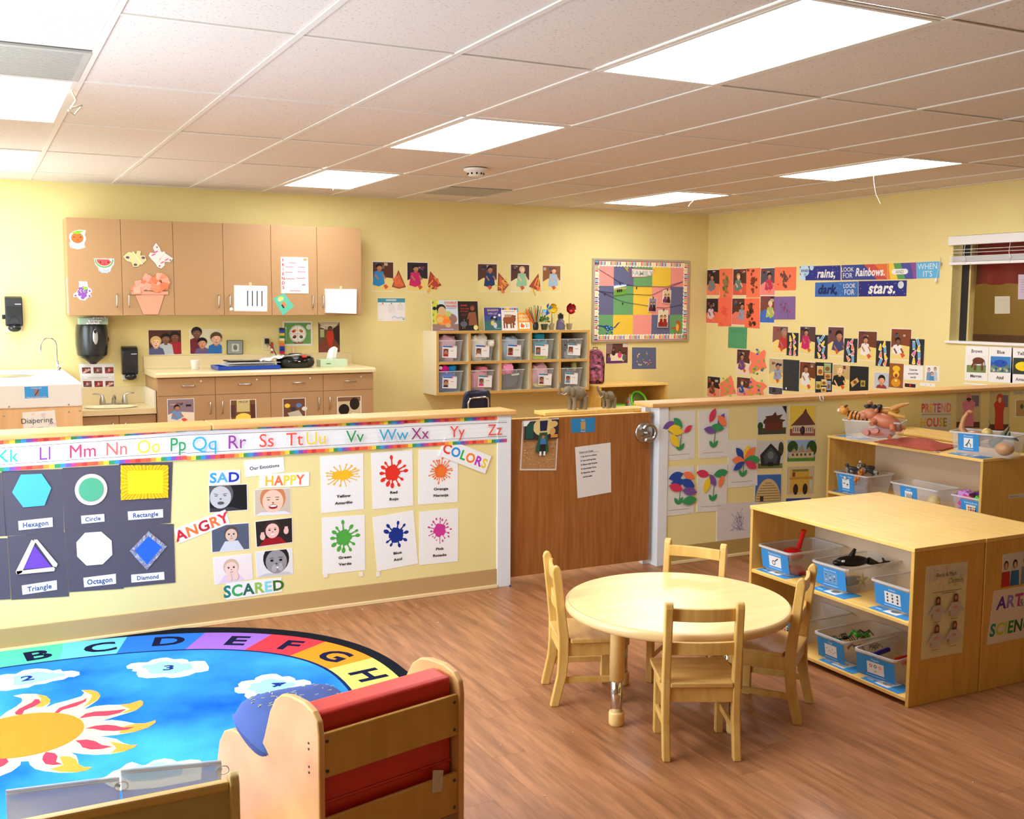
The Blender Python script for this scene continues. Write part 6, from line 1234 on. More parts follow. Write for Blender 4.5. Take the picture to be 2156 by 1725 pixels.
# --- sink corner
q = [(0.311,0.99),(0.578,0.988),(0.576,0.769),(0.323,0.779),(0.427,0.768),(0.57,0.689)]
def wash(d):
    for r in range(2):
        for c_ in range(3): x, y = .07 + .33 * c_, .13 + .52 * r; d.R(x, y, x + .25, y + .23, (120, 60, 60)).P([(x, y + .2), (x + .2, y + .04), (x + .25, y + .1), (x + .05, y + .23)], [(214, 190, 186), (110, 110, 116), (190, 60, 90)][(r + c_) % 3]).E(x + .12, y + .11, .04, .06, (220, 160, 130))
    d.R(.06, .48, .96, .58, (190, 190, 196)).R(.07, .49, .95, .57, 'white').R(.2, .52, .82, .54, (170, 170, 176))
card('white hand-washing picture sheet under the towel dispenser', BW, q[0:4], wash, name='instruction_sheet', cat='sign')
def bl1(d): d.T('Sink', .5, .18, .12, 'white').R(.28, .2, .72, .82, (50, 60, 66)).E(.5, .5, .2, .22, (190, 200, 206)).E(.5, .52, .08, .1, (90, 100, 110))
card('blue sink label behind the low faucet', BW, q[4:6], bl1, base=(58, 140, 200), name='picture_label', cat='label')
q = [(-0.164,0.941),(-0.023,0.865),(-0.182,0.772),(0.012,0.78),(0.029,0.676),(-0.179,0.678)]
def bl2(d): d.T('Changing table', .5, .17, .10, 'white').R(.40, .22, .62, .82, (150, 130, 140)).L([(.42, .8), (.6, .3)], .08, (90, 50, 60)).T('Mesa para cambiar panales', .5, .96, .10, 'white')
card('blue changing table label on the white top of the changing station', 'y3.80', q[0:2], bl2, base=(66, 160, 236), name='picture_label', cat='label')
def dt(d):
    rn = random.Random(3); [d.E(rn.uniform(.05, .95), rn.uniform(.05, .9), .06, .04, (228, 220, 232), 8) for k in range(14)]
    d.T('Diapering', .42, .38, .17, (70, 74, 80)); d.T('Time', .66, .72, .2, (186, 190, 194), sh=.3); d.E(.22, .95, .2, .10, (226, 60, 60))
z_ = q[2:6]; z_ = [z_[0], z_[1], (z_[2][0], z_[2][1] - .10), (z_[3][0], z_[3][1] - .10)]
card('curling Diapering Time sheet on the birch front', 'y3.812', z_, lambda d: (dt(d)), name='sign_sheet', cat='sign')
# --- wall cabinet doors
q = [(0.243,2.046),(0.37,1.896),(0.417,1.83),(0.568,1.718),(0.259,1.651),(0.396,1.502)]
def out_(pts, c): return lambda d: d.P(pts, c)
def peach(d):
    d.P([(.05, .25), (.25, .1), (.6, 0), (.98, .02), (.9, .25), (.98, .45), (.85, .72), (.92, .9), (.5, 1), (.08, .92), (.02, .7), (.1, .6), (0, .4)], (236, 246, 244)); d.E(.48, .42, .30, .28, (250, 112, 50)); d.P([(.12, .16), (.5, .05), (.9, .04), (.6, .2), (.45, .22)], (130, 190, 50)); d.T('PEACE', .47, .92, .15, (110, 160, 190))
    for x in (.3, .66): d.E(x, .40, .05, .05, (130, 40, 20), a0=PI, a1=2 * PI)
    d.E(.5, .5, .05, .03, (160, 50, 30), a0=0, a1=PI)
def melon(d):
    d.P([(0, .02), (1, .0), (.97, .4), (.85, .62), (.78, .9), (.66, .99), (.34, .98), (.22, .85), (.22, .68), (.08, .45)], (214, 240, 246)); d.E(.5, .06, .62, .58, (80, 160, 70), 20, a0=0, a1=PI); d.E(.5, .06, .54, .50, (236, 240, 190), 20, a0=0, a1=PI); d.E(.5, .06, .50, .45, (244, 84, 90), 20, a0=0, a1=PI); d.E(.82, .08, .08, .1, (214, 240, 246)); d.T('LOVE', .5, .95, .18, (80, 130, 170))
    for x in (.32, .7): d.E(x, .26, .04, .07, (50, 20, 20))
    d.E(.5, .36, .06, .05, (190, 30, 50), a0=0, a1=PI)
def grape(d):
    d.P([(.32, 0), (.76, .02), (.8, .3), (.98, .4), (1, .56), (.9, .62), (.98, .8), (.78, .84), (.6, 1), (.35, .96), (.2, .8), (.02, .82), (.02, .66), (.2, .55), (.32, .35)], (244, 246, 250)); d.T('JOY', .52, .2, .16, (110, 160, 200))
    for x, y in ((.4, .4), (.55, .36), (.68, .44), (.34, .54), (.5, .52), (.66, .58), (.36, .68), (.52, .68), (.62, .74), (.5, .84)): d.E(x, y, .10, .10, (140, 84, 170), 10)
    d.P([(.5, .32), (.66, .26), (.8, .34), (.72, .44), (.56, .4)], (140, 200, 50)); [d.E(x, y, .055, .055, (124, 90, 180)) for x, y in ((.88, .5), (.86, .76), (.12, .74))]
    for x in (.42, .6): d.E(x, .5, .05, .07, 'white').E(x + .01, .5, .03, .05, 'black')
for i, (n, f) in enumerate((('smiling orange fruit sticker reading PEACE', peach), ('watermelon slice sticker reading LOVE', melon), ('purple grapes sticker reading JOY', grape))): card(n + ' on the first cabinet door', UW, q[2 * i:2 * i + 2], f, base=None, name='sticker', cat='sticker', group='fruit stickers')
def outline(name, lab, pts, c, lift=.0015, th=.0015, line=(60, 50, 46), ln=.0022, pl=UW):
    v = float(pl[1:]); cx = sum(p[0] for p in pts) / len(pts); cy = sum(p[1] for p in pts) / len(pts)
    o = MB().prism(pts, 'y', v - lift, v - lift - th, line).build(name, PRINT, label=lab, cat='paper cutout')
    piece('coloured_face', o, pl, [(cx + (x - cx) * (1 - ln / .1), cy + (z - cy) * (1 - ln / .1)) for x, z in pts], c, lift + th * .8); return o
F1 = [(0.63,1.848),(0.67,1.885),(0.693,1.886),(0.729,1.865),(0.741,1.897),(0.77,1.897),(0.765,1.86),(0.802,1.861),(0.812,1.822),(0.778,1.791),(0.76,1.786),(0.742,1.768),(0.707,1.767),(0.694,1.803),(0.655,1.816)]
F2 = [(0.885,1.966),(0.912,1.929),(0.924,1.894),(0.942,1.892),(1.018,1.841),(0.99,1.809),(0.949,1.814),(0.949,1.783),(0.921,1.757),(0.891,1.768),(0.872,1.803),(0.851,1.823),(0.823,1.861),(0.837,1.885),(0.877,1.882),(0.859,1.927)]
o = outline('paper_butterfly', 'cream paper butterfly on the second cabinet door', F1, (222, 208, 150))
for p in [(0.667,1.842),(0.785,1.842),(0.724,1.786)]: piece('wing_spot', o, UW, [(p[0] + .014 * math.cos(b), p[1] + .010 * math.sin(b)) for b in [2 * PI * j / 10 for j in range(10)]], (84, 80, 120), .0045)
bd = [(0.701,1.886),(0.778,1.791)]; piece('body', o, UW, [(bd[0][0], bd[0][1]), (bd[0][0] + .012, bd[0][1] + .004), (bd[1][0] + .006, bd[1][1]), (bd[1][0] - .01, bd[1][1] - .002)], (232, 222, 170), .005)
o = outline('paper_butterfly', 'grey and pink paper butterfly straddling two cabinet doors', F2, (226, 220, 214))
for p in [(0.884,1.891),(0.902,1.831),(0.929,1.808),(0.964,1.832),(0.863,1.868)]: piece('wing_spot', o, UW, [(p[0] + .016 * math.cos(b) + .006 * math.sin(b), p[1] + .008 * math.sin(b) + .006 * math.cos(b)) for b in [2 * PI * j / 10 for j in range(10)]], (214, 90, 150), .0045)
for p in [(0.892,1.928),(0.991,1.829),(0.908,1.78)]: piece('wing_dot', o, UW, [(p[0] + .006 * math.cos(b), p[1] + .006 * math.sin(b)) for b in [2 * PI * j / 8 for j in range(8)]], (110, 50, 100), .0048)
bd = [(0.942,1.892),(0.878,1.812)]; piece('body', o, UW, [(bd[0][0], bd[0][1] + .006), (bd[0][0] + .012, bd[0][1] - .004), (bd[1][0] + .010, bd[1][1] - .002), (bd[1][0] - .002, bd[1][1] + .004)], (236, 232, 226), .005)
FP = [(0.713,1.548),(0.941,1.553),(0.888,1.392),(0.772,1.392),(0.681,1.58),(0.973,1.581),(0.971,1.55),(0.683,1.548)]
o = outline('paper_flowerpot', 'terracotta paper flowerpot full of coral paper flowers', FP[0:4], (232, 158, 130)); q_ = FP[4:8]
piece('pot_rim', o, UW, q_, (60, 50, 46), .004); cx = sum(p[0] for p in q_) / 4; cz = sum(p[1] for p in q_) / 4; piece('pot_rim_face', o, UW, [(cx + (x - cx) * .985, cz + (z - cz) * .86) for x, z in q_], (232, 158, 130), .0048)
fl_ = [(0.715,1.598),(0.743,1.636),(0.793,1.655),(0.768,1.606),(0.83,1.667),(0.807,1.686),(0.871,1.67),(0.905,1.696),(0.936,1.685),(0.952,1.657),(0.944,1.622),(0.897,1.621),(0.845,1.614),(0.809,1.616),(0.913,1.607),(0.728,1.585),(0.876,1.6)]
for k, (x, z) in enumerate(fl_):
    c_ = [(252, 140, 104), (250, 160, 140), (248, 124, 84), (252, 172, 150)][k % 4]; f_ = MB()
    for a in range(4): f_.prism([(x + .017 * math.cos(a * PI / 2 + k) + .017 * math.cos(b), z + .017 * math.sin(a * PI / 2 + k) + .017 * math.sin(b)) for b in [2 * PI * j / 10 for j in range(10)]], 'y', 5.11 - .0055 - .0006 * k - .00012 * a, 5.11 - .0062 - .0006 * k - .00012 * a, c_)
    f_.build('paper_flower', PRINT, o)
for (x, z) in [(0.777,1.591),(0.889,1.586),(0.812,1.583)]: piece('leaf', o, UW, [(x - .03, z), (x, z + .010), (x + .03, z), (x, z - .008)], (130, 160, 110), .0040)
q = [(1.888,1.875),(2.123,1.571),(1.819,1.524),(1.913,1.572),(1.996,1.46),(1.899,1.384),(1.495,1.634),(1.77,1.631),(1.766,1.418),(1.491,1.422),(2.266,1.611),(2.544,1.611),(2.539,1.398),(2.265,1.407)]
def wb(d):
    for k, ch in enumerate('FRIENDS'): d.T(ch, .08, .13 + .125 * k, .08, (214, 50, 74), b=1)
    for r, (a, b_) in enumerate(((.3, .55), (.16, .45), (.62, .88), (.16, .42), (.6, .9), (.14, .5), (.55, .9), (.76, .88), (.3, .7))): y = (.16, .27, .27, .42, .40, .60, .58, .76, .93)[r]; d.L([(a + (b_ - a) * t / 7, y + .012 * (-1) ** t) for t in range(8)], .016, (222, 90, 116))
    d.R(.82, .03, .95, .09, (190, 150, 80))
card('white marker board listing FRIENDS in red down its edge', UW, q[0:2], wb, name='marker_board', cat='board', th=.004)
def tl(d): d.E(.5, .2, .16, .12, (236, 210, 90)).R(.36, .4, .62, .7, (236, 130, 90)).R(.28, .5, .4, .72, (40, 50, 50)).R(.3, .2, .7, .24, (180, 226, 200))
card('tilted mint green card on the fifth cabinet door', UW, q[2:6], tl, base=(96, 190, 164), name='greeting_card', cat='card')
def fl4(d): [d.R(.39 + .145 * k, .2, .42 + .145 * k, .8, 'black') for k in range(4)]; d.R(.06, .02, .16, .035, (200, 200, 200)); d.P([(.45, -.12), (.53, -.12), (.52, .05), (.46, .05)], (226, 206, 160))
card('white sheet with four thick black bars', UW, q[6:10], fl4, name='line_sheet')
def wob(d): d.L([(.2, .32), (.35, .30), (.5, .32), (.62, .27), (.85, .27)], .02, (210, 212, 216)); d.L([(.18, .78), (.3, .75)], .03, (214, 216, 220)); d.P([(.44, -.12), (.52, -.12), (.51, .05), (.45, .05)], (226, 206, 160))
card('nearly blank white sheet taped on the last cabinet door', UW, q[10:14], wob, name='blank_sheet', lift=.030)
# --- base cabinet doors
q = [(0.892,0.734),(1.099,0.552),(1.381,0.709),(1.591,0.531),(1.81,0.704),(2.003,0.542),(2.275,0.702),(2.489,0.535)]
for i, (lab, fn) in enumerate((('snapshot of a child drawing, first on the base cabinet doors', kid((110, 150, 200), seed=11, x=.35, y=.35, bg=(140, 120, 130), table=(236, 224, 200))),
        ('snapshot with letters M N O P, second on the base cabinet doors', lambda d: (d.R(.03, .02, .97, .98, (120, 80, 50)), d.R(.25, .02, .75, .5, (206, 190, 130)), d.T('MNOP', .5, .14, .09, 'black'), d.E(.5, .75, .32, .2, (244, 220, 90)), d.R(.02, .2, .2, .7, (90, 60, 50)), d.R(.78, .2, .96, .8, (90, 50, 40)))),
        ('cluttered classroom snapshot, third on the base cabinet doors', lambda d: (d.R(.03, .02, .97, .98, (110, 70, 50)), [d.E(.2 + .25 * k, .3 + .15 * (k % 2), .12, .09, [(240, 200, 70), (60, 60, 70), (90, 130, 190), (226, 226, 220)][k % 4]) for k in range(4)], d.P([(.2, .6), (.7, .5), (.9, .8), (.4, .95)], (190, 190, 170)))),
        ('snapshot of two dark-haired heads, last on the base cabinet doors', lambda d: (d.R(.03, .02, .97, .98, (206, 190, 150)), d.R(.03, .02, .97, .2, (130, 90, 60)), d.E(.28, .55, .24, .24, (30, 22, 20)), d.E(.72, .32, .22, .26, (40, 28, 26)), d.P([(.5, .95), (.6, .7), (.97, .75), (.97, .98)], 'white'))))):
    a, b_ = q[2 * i:2 * i + 2]; card(lab, 'y4.8295', [a, (b_[0], a[1] - .20)], fn, name=SK, cat='photo')
# --- bulletin board
q = [(5.139,1.954),(6.351,1.946),(6.339,1.094),(5.155,1.109)]
x0 = (q[0][0] + q[3][0]) / 2; x1 = (q[1][0] + q[2][0]) / 2; z1 = (q[0][1] + q[1][1]) / 2; z0 = (q[2][1] + q[3][1]) / 2
bb = empty('bulletin_board', (0, YB, 0), 'aluminium-framed bulletin board of coloured paper squares titled FAMILY', 'board')
ALU = mat('aluminium_frame', (190, 186, 172), rough=.4, metal=.5); f_ = MB(); e = .022
for a in ((x0, z0, x1, z0 + e), (x0, z1 - e, x1, z1), (x0, z0 + e, x0 + e, z1 - e), (x1 - e, z0 + e, x1, z1 - e)): f_.box(a[0], -.022, a[1], a[2], 0, a[3])
f_.build('frame', ALU, bb, bevel=.002)
ix0, ix1, iz0, iz1 = x0 + e, x1 - e, z0 + e, z1 - e
MB().box(ix0, -.010, iz0, ix1, 0, iz1).build('backing', mat('cork', (190, 150, 100), rough=.9), bb)
gx = [0, .20, .41, .61, .81, 1]; gz = [0, .315, .68, 1]
Pk, Bl, Gn, Yl = (244, 160, 150), (104, 108, 142), (110, 170, 112), (244, 206, 70)
for r, row in enumerate(((Pk, Bl, Gn, Yl, Pk), (Bl, Gn, Yl, Pk, Bl), (Gn, Yl, Pk, Bl, Gn))):
    for c_, cc in enumerate(row):
        if r == 1: gx2 = gx
        a, b_ = ix0 + (ix1 - ix0) * gx[c_], ix0 + (ix1 - ix0) * gx[c_ + 1]; u, v = iz1 - (iz1 - iz0) * gz[r], iz1 - (iz1 - iz0) * gz[r + 1]; MB().box(a, -.0115 - .0004 * ((r + c_) % 2), v, b_, -.0103, u, cc).build('paper_square', PRINT, bb)
W_ = ix1 - ix0; H__ = iz1 - iz0; bwid = .048
stripe = [(206, 50, 60), (240, 236, 220), (60, 70, 150), (240, 150, 60), (240, 230, 120), (110, 190, 230), (120, 190, 90), (240, 236, 220), (140, 70, 60), (226, 80, 90)]
for side in range(4):
    L_ = W_ if side < 2 else H__; n_ = int(L_ / .037); m = MB(); s_w = L_ / n_; pts_ = []
    def place_(t, dd):
        return {0: (ix0 + t, iz1 - dd), 1: (ix0 + t, iz0 + dd), 2: (ix0 + dd, iz0 + t), 3: (ix1 - dd, iz0 + t)}[side]
    for k in range(n_):
        t0 = k * s_w; arc = [place_(t0 + s_w * (j / 8), bwid + .010 * math.sin(PI * j / 8)) for j in range(9)]; pts_ += arc
    m.prism([place_(0, 0)] + pts_ + [place_(L_, 0)], 'y', -.0128 - .0002 * side, -.0136 - .0002 * side, (250, 244, 226))
    for k in range(n_ * 2):
        t0 = k * s_w / 2 + .004; w1 = s_w / 2 - .007; p = [place_(t0, .008), place_(t0 + w1, .008), place_(t0 + w1, bwid - .004), place_(t0, bwid - .004)]
        m.prism(p, 'y', -.0136 - .0002 * side, -.0140 - .0002 * side, stripe[(k * 3 + side) % 10])
    p = [place_(0, 0), place_(L_, 0), place_(L_, .005), place_(0, .005)]; m.prism(p, 'y', -.0136 - .0002 * side, -.0140 - .0002 * side, (214, 60, 60)); m.build('scalloped_border', PRINT, bb)
Q = [(5.609,1.855),(5.897,1.849),(5.892,1.828),(5.854,1.783),(5.768,1.77),(5.613,1.766)]
o = MB().prism(Q, 'y', -.0142, -.0150, (216, 60, 60)).build('title_banner', PRINT, bb); cx = sum(p[0] for p in Q) / 6; cz = sum(p[1] for p in Q) / 6
MB().prism([(cx + (x - cx) * .95, cz + (z - cz) * .88) for x, z in Q], 'y', -.0150, -.0154, (236, 232, 230)).build('banner_face', PRINT, o)
d = Card([(Q[0][0], Q[0][1]), (Q[1][0], Q[0][1]), (Q[1][0], Q[5][1]), (Q[0][0], Q[5][1])], 'y', -.0154, None, th=0); d.T('FAMILY', .48, .78, .52, (170, 190, 170), b=1, sx=1.15); d.build('lettering', parent=o)
for pts in ([(5.2,1.848),(5.373,1.764),(5.457,1.718),(5.542,1.693),(5.67,1.674),(6.045,1.672)], [(5.203,1.628),(5.306,1.612),(5.431,1.604),(5.6,1.593),(5.829,1.585),(5.88,1.59),(6.024,1.648),(6.251,1.723)], [(5.203,1.628),(5.321,1.588),(5.461,1.531),(5.574,1.505),(5.745,1.484),(5.926,1.458),(6.036,1.452),(6.154,1.471),(6.257,1.489)], [(6.045,1.672),(6.148,1.703),(6.251,1.729)]):
    MB().tube([(x, -.018, z) for x, z in pts], .0022, 5, (70, 64, 110)).build('yarn', PRINT, bb)
Q = [(5.392,1.685),(5.545,1.699),(5.545,1.593),(5.398,1.577),(5.83,1.559),(5.925,1.552),(5.92,1.408),(5.818,1.413),(6.006,1.639),(6.107,1.638),(6.101,1.495),(5.994,1.506),(5.952,1.431),(6.072,1.428),(6.07,1.248),(5.942,1.25)]
def sheep(d): d.R(0, 0, 1, 1, (110, 170, 60)).P([(0, 0), (1, 0), (1, .2), (0, .32)], (70, 140, 200)).P([(.0, .1), (.4, .06), (1, .1), (1, .22), (0, .35)], (236, 240, 246)).R(0, .34, 1, .5, (190, 180, 120)); [d.E(.3 + .15 * k, .6, .10, .16, (40, 40, 40)) for k in range(3)]
def fam(c1, c2, bg): return lambda d: (d.R(.04, .03, .96, .97, bg), d.R(.04, .7, .96, .97, (140, 60, 50)), d.P([(.12, .9), (.2, .5), (.45, .5), (.5, .9)], c1), d.P([(.5, .9), (.55, .48), (.85, .5), (.9, .9)], c2), d.E(.32, .38, .10, .10, (50, 30, 26)), d.E(.32, .40, .07, .07, (214, 160, 130)), d.E(.68, .36, .09, .10, (30, 22, 22)), d.E(.68, .38, .07, .07, (206, 150, 120)))
for k, (f, lab) in enumerate(((sheep, 'green meadow photo pegged on the upper yarn of the board'), (fam((90, 40, 60), (40, 34, 44), (150, 140, 140)), 'grey-toned family photo pegged on the board'), (fam((120, 60, 110), (60, 44, 40), (226, 206, 160)), 'cream couple photo pegged highest at the right of the board'), (fam((150, 40, 36), (160, 50, 44), (236, 222, 180)), 'white-bordered photo of two people in red on the board'))):
    card(lab, 'y5.42', Q[4 * k:4 * k + 4], f, name=SK, cat='photo', group='family photos pegged on the board', lift=.004); px_, pz_ = Q[4 * k]; qx_, qz_ = Q[4 * k + 1]; MB().box((px_ + qx_) / 2 - .004, -.032, (pz_ + qz_) / 2 - .01, (px_ + qx_) / 2 + .004, -.024, (pz_ + qz_) / 2 + .014, (60, 50, 70)).build('peg', PRINT, bb)
for x, z in [(5.674,1.657),(5.507,1.496),(5.292,1.591)]: MB().box(x - .004, -.026, z - .012, x + .004, -.018, z + .012, (50, 50, 60)).build('peg', PRINT, bb)
dn = [(5.493,1.308),(5.465,1.304),(5.444,1.289),(5.427,1.266),(5.403,1.254),(5.354,1.269),(5.326,1.275),(5.284,1.269),(5.25,1.275),(5.212,1.276),(5.196,1.255),(5.206,1.232),(5.271,1.224),(5.212,1.235),(5.203,1.254),(5.215,1.267),(5.257,1.263),(5.291,1.255),(5.313,1.234),(5.327,1.219),(5.317,1.19),(5.331,1.187),(5.347,1.222),(5.365,1.231),(5.376,1.201),(5.39,1.186),(5.389,1.225),(5.41,1.242),(5.434,1.257),(5.458,1.283),(5.472,1.298)]
o = MB().prism(dn, 'y', -.0142, -.0152, (36, 70, 130)).build('blue_dinosaur_cutout', PRINT, bb)
for x, z in [(5.323,1.254),(5.333,1.234),(5.375,1.242),(5.354,1.26),(5.403,1.245),(5.382,1.219),(5.327,1.207)]: MB().prism([(x + .010 * math.cos(b), z + .008 * math.sin(b)) for b in [2 * PI * j / 8 for j in range(8)]], 'y', -.0152, -.0156, (120, 190, 230)).build('stripe_patch', PRINT, o)
dn = [(6.172,1.307),(6.202,1.322),(6.232,1.31),(6.244,1.279),(6.241,1.236),(6.227,1.212),(6.231,1.194),(6.213,1.175),(6.214,1.212),(6.189,1.221),(6.171,1.206),(6.176,1.17),(6.162,1.173),(6.164,1.213),(6.174,1.231),(6.13,1.237),(6.12,1.252),(6.159,1.249),(6.188,1.261),(6.203,1.291)]
o = MB().prism(dn, 'y', -.0142, -.0152, (190, 100, 40)).build('orange_dinosaur_cutout', PRINT, bb); cx = sum(p[0] for p in dn) / len(dn) + .01; cz = sum(p[1] for p in dn) / len(dn) + .01
MB().prism([(cx + .02 * math.cos(b), cz + .04 * math.sin(b)) for b in [2 * PI * j / 10 for j in range(10)]], 'y', -.0152, -.0156, (240, 190, 80)).build('belly_patch', PRINT, o)
dn = [(5.518,1.871),(5.553,1.864),(5.57,1.872),(5.578,1.861),(5.564,1.843),(5.582,1.817),(5.553,1.831),(5.539,1.849)]; MB().prism(dn, 'y', -.0142, -.0150, (200, 180, 60)).build('bird_cutout', PRINT, bb)

# --- right wall: sand-art rows
def mc(q4): (a, b), (c, d) = q4; return [(a, b), (c, d)]
Q = [(5.447,1.861),(5.224,1.584),(5.009,1.859),(4.787,1.583),(4.579,1.856),(4.359,1.581),(5.446,1.559),(5.234,1.289),(5.015,1.559),(4.797,1.281),(4.574,1.582),(4.354,1.311)]
for i, (lab, fn) in enumerate((('snapshot in the top row, nearest the corner, child over orange paper', kid((120, 130, 140), seed=21, bg=(60, 40, 40), art=OR_, table=(240, 130, 90))), ('snapshot in the top row of a fair child with orange paper', kid((100, 130, 120), (190, 150, 100), (226, 180, 150), seed=22, art=OR_, table=(216, 90, 70))), ('snapshot in the top row of a child in red, last of three', kid((200, 50, 90), seed=23, x=.6, art=OR_, table=(236, 140, 130), bg=(90, 80, 90))),
        ('snapshot in the second row nearest the corner, child in pink', kid((220, 190, 200), skin=(110, 70, 50), seed=24, art=OR_, table=(232, 110, 80), bg=(50, 34, 36))), ('snapshot in the second row with big orange paper and dark hair', kid((150, 150, 170), seed=25, x=.75, art=OR_, table=(232, 120, 100))), ('snapshot in the second row of a blond child in lime with blue paper', kid((170, 190, 90), (226, 200, 140), (236, 196, 160), seed=26, x=.7, art=(70, 100, 190), table=(70, 110, 190), bg=(130, 70, 60))))): card(lab, RW, Q[2 * i:2 * i + 2], fn, name=SK, cat='photo', group='snapshots on the window wall')
Q = [(5.235,1.863),(5.012,1.862),(5.01,1.567),(5.22,1.562),(4.799,1.857),(4.584,1.857),(4.578,1.566),(4.789,1.562),(4.371,1.857),(4.068,1.854),(4.066,1.633),(4.368,1.632),(5.244,1.562),(5.015,1.565),(5.013,1.267),(5.235,1.262),(4.816,1.554),(4.583,1.557),(4.574,1.255),(4.801,1.259),(4.366,1.571),(4.066,1.574),(4.06,1.353),(4.358,1.348)]
for i, (lab, f, c) in enumerate((('orange paper with green and brown sand marks, top row', paint_blot((150, 120, 70), (90, 110, 60), 34, 1), OR_), ('orange paper with a long brown sand blot, top row', paint_blot((130, 60, 40), None, 34, 2, .5, .45), OR_), ('orange paper with a sprawling dark blot, end of the top row', paint_blot((110, 70, 70), None, 26, 3), OR_), ('plain orange paper faintly reddened, second row', paint_blot((232, 90, 70), None, 16, 4), (240, 110, 80)), ('orange paper with two near-black blots, second row', paint_blot((60, 34, 28), (110, 60, 30), 40, 5, .45, .4), (244, 114, 76)), ('purple paper with blue and red scribbled paint', paint_blot((120, 110, 150), (150, 60, 100), 30, 6), (132, 100, 156)))):
    card(lab, RW, Q[4 * i:4 * i + 4], f, base=c, name='child_painting', cat='artwork', group='sand paintings on coloured paper', lift=.0016)
Q = [(5.059,1.261),(4.762,1.263),(4.765,1.043),(5.061,1.042)]
def gn(d): [d.R(.1, .08 + .06 * k, .9, .09 + .06 * k, (50, 110, 80)) for k in range(4)]
card('plain green sheet with a few lines of text', RW, Q, gn, base=(84, 158, 110), name='green_sheet', lift=.002)
# leaf crafts
Q = [(4.915,1.037),(4.704,0.779),(5.396,0.727),(5.176,0.499),(4.905,0.75),(4.69,0.551)]
for i, (lab, fn) in enumerate((('snapshot beside the single orange leaf craft', kid((110, 70, 120), seed=31, table=(236, 214, 190))), ('snapshot low by the corner beside an orange leaf craft', kid((120, 60, 50), seed=32, table=(236, 150, 120), bg=(40, 26, 30))), ('snapshot of a child in blue between two low leaf crafts', kid((50, 80, 150), (150, 120, 90), (230, 190, 160), seed=33, table=(226, 150, 130))))): card(lab, RW, Q[2 * i:2 * i + 2], fn, name=SK, cat='photo', group='snapshots on the window wall')
LQ = [[(4.707,1.021),(4.585,0.995),(4.492,1.046),(4.467,1.019),(4.482,0.94),(4.446,0.863),(4.554,0.844),(4.625,0.813),(4.703,0.797),(4.72,0.847),(4.678,0.906),(4.724,0.952)], [(5.203,0.652),(5.1,0.701),(4.998,0.757),(4.956,0.686),(4.947,0.645),(4.908,0.574),(5.041,0.551),(5.171,0.517),(5.169,0.587)], [(4.684,0.764),(4.597,0.719),(4.489,0.715),(4.429,0.683),(4.498,0.638),(4.472,0.585),(4.616,0.589),(4.712,0.541),(4.734,0.604),(4.705,0.671)]]
def craft(name, lab, pts, c, pl=RW, group=None, lift=.002):
    v = float(pl[1:]); return MB().prism(pts, pl[0], v - lift, v - lift - .0012, c).build(name, PRINT, label=lab, cat='paper craft', group=group)
for i, p in enumerate(LQ):
    o = craft('paper_leaf', ('orange paper leaf dotted with green and blue, highest of three', 'orange paper leaf dotted with lime, nearest the corner', 'orange paper leaf with lime and violet scraps, low by the cap')[i], p, (246, 128, 100), group='paper leaf crafts'); cx = sum(t[0] for t in p) / len(p); cz = sum(t[1] for t in p) / len(p); rn = random.Random(i)
    for k in range(13):
        a, r = rn.uniform(0, 6.3), rn.uniform(.02, .12); u, v = cx + r * math.cos(a), cz + r * 1.1 * math.sin(a); t_ = rn.uniform(0, 3)
        piece('scrap', o, RW, [(u + .022 * math.cos(t_ + b), v + .014 * math.sin(t_ + b)) for b in (0, 1.2, 2.6, 4.2)], [(150, 190, 60), (70, 90, 170), (130, 180, 70), (90, 150, 60)][k % 4 if i != 1 else (k % 2) * 2], .0036 + .0002 * k)
# candy-corn rows
Q = [(4.378,1.287),(4.151,1.018),(3.99,1.293),(3.776,1.028),(3.618,1.297),(3.416,1.026),(3.241,1.268),(3.019,1.005),(2.863,1.298),(2.64,1.03)]
for i, (lab, fn) in enumerate((('snapshot of a child from behind, first of the candy row', kid((190, 60, 60), (150, 130, 110), seed=41, x=.75, y=.25, r=.16, bg=(140, 90, 80))), ('snapshot of a child in magenta, second of the candy row', kid((200, 40, 100), seed=42, y=.22, bg=(90, 60, 60))), ('snapshot of a dark-haired child bending over, third of the candy row', kid((70, 70, 110), seed=43, x=.7, y=.3, r=.17, bg=(110, 70, 70))), ('snapshot of a child in a white tee, fourth of the candy row', kid((236, 230, 226), (60, 34, 26), (190, 130, 100), seed=44, y=.3, bg=(110, 60, 40))), ('snapshot of a child in white by a wooden shelf, last of the candy row', kid((240, 238, 236), (24, 20, 20), (120, 80, 60), seed=45, y=.4, x=.35, bg=(130, 70, 40))))): card(lab, RW, Q[2 * i:2 * i + 2], fn, name=SK, cat='photo', group='snapshots on the window wall')
Q = [(4.165,1.225),(4.007,1.006),(3.78,1.215),(3.615,0.994),(3.406,1.195),(3.248,0.982),(3.024,1.187),(2.866,0.968),(2.655,1.215),(2.502,0.999)]
CN = [(250, 214, 40), (246, 140, 110), (90, 170, 220), (230, 110, 160), (250, 236, 200)]
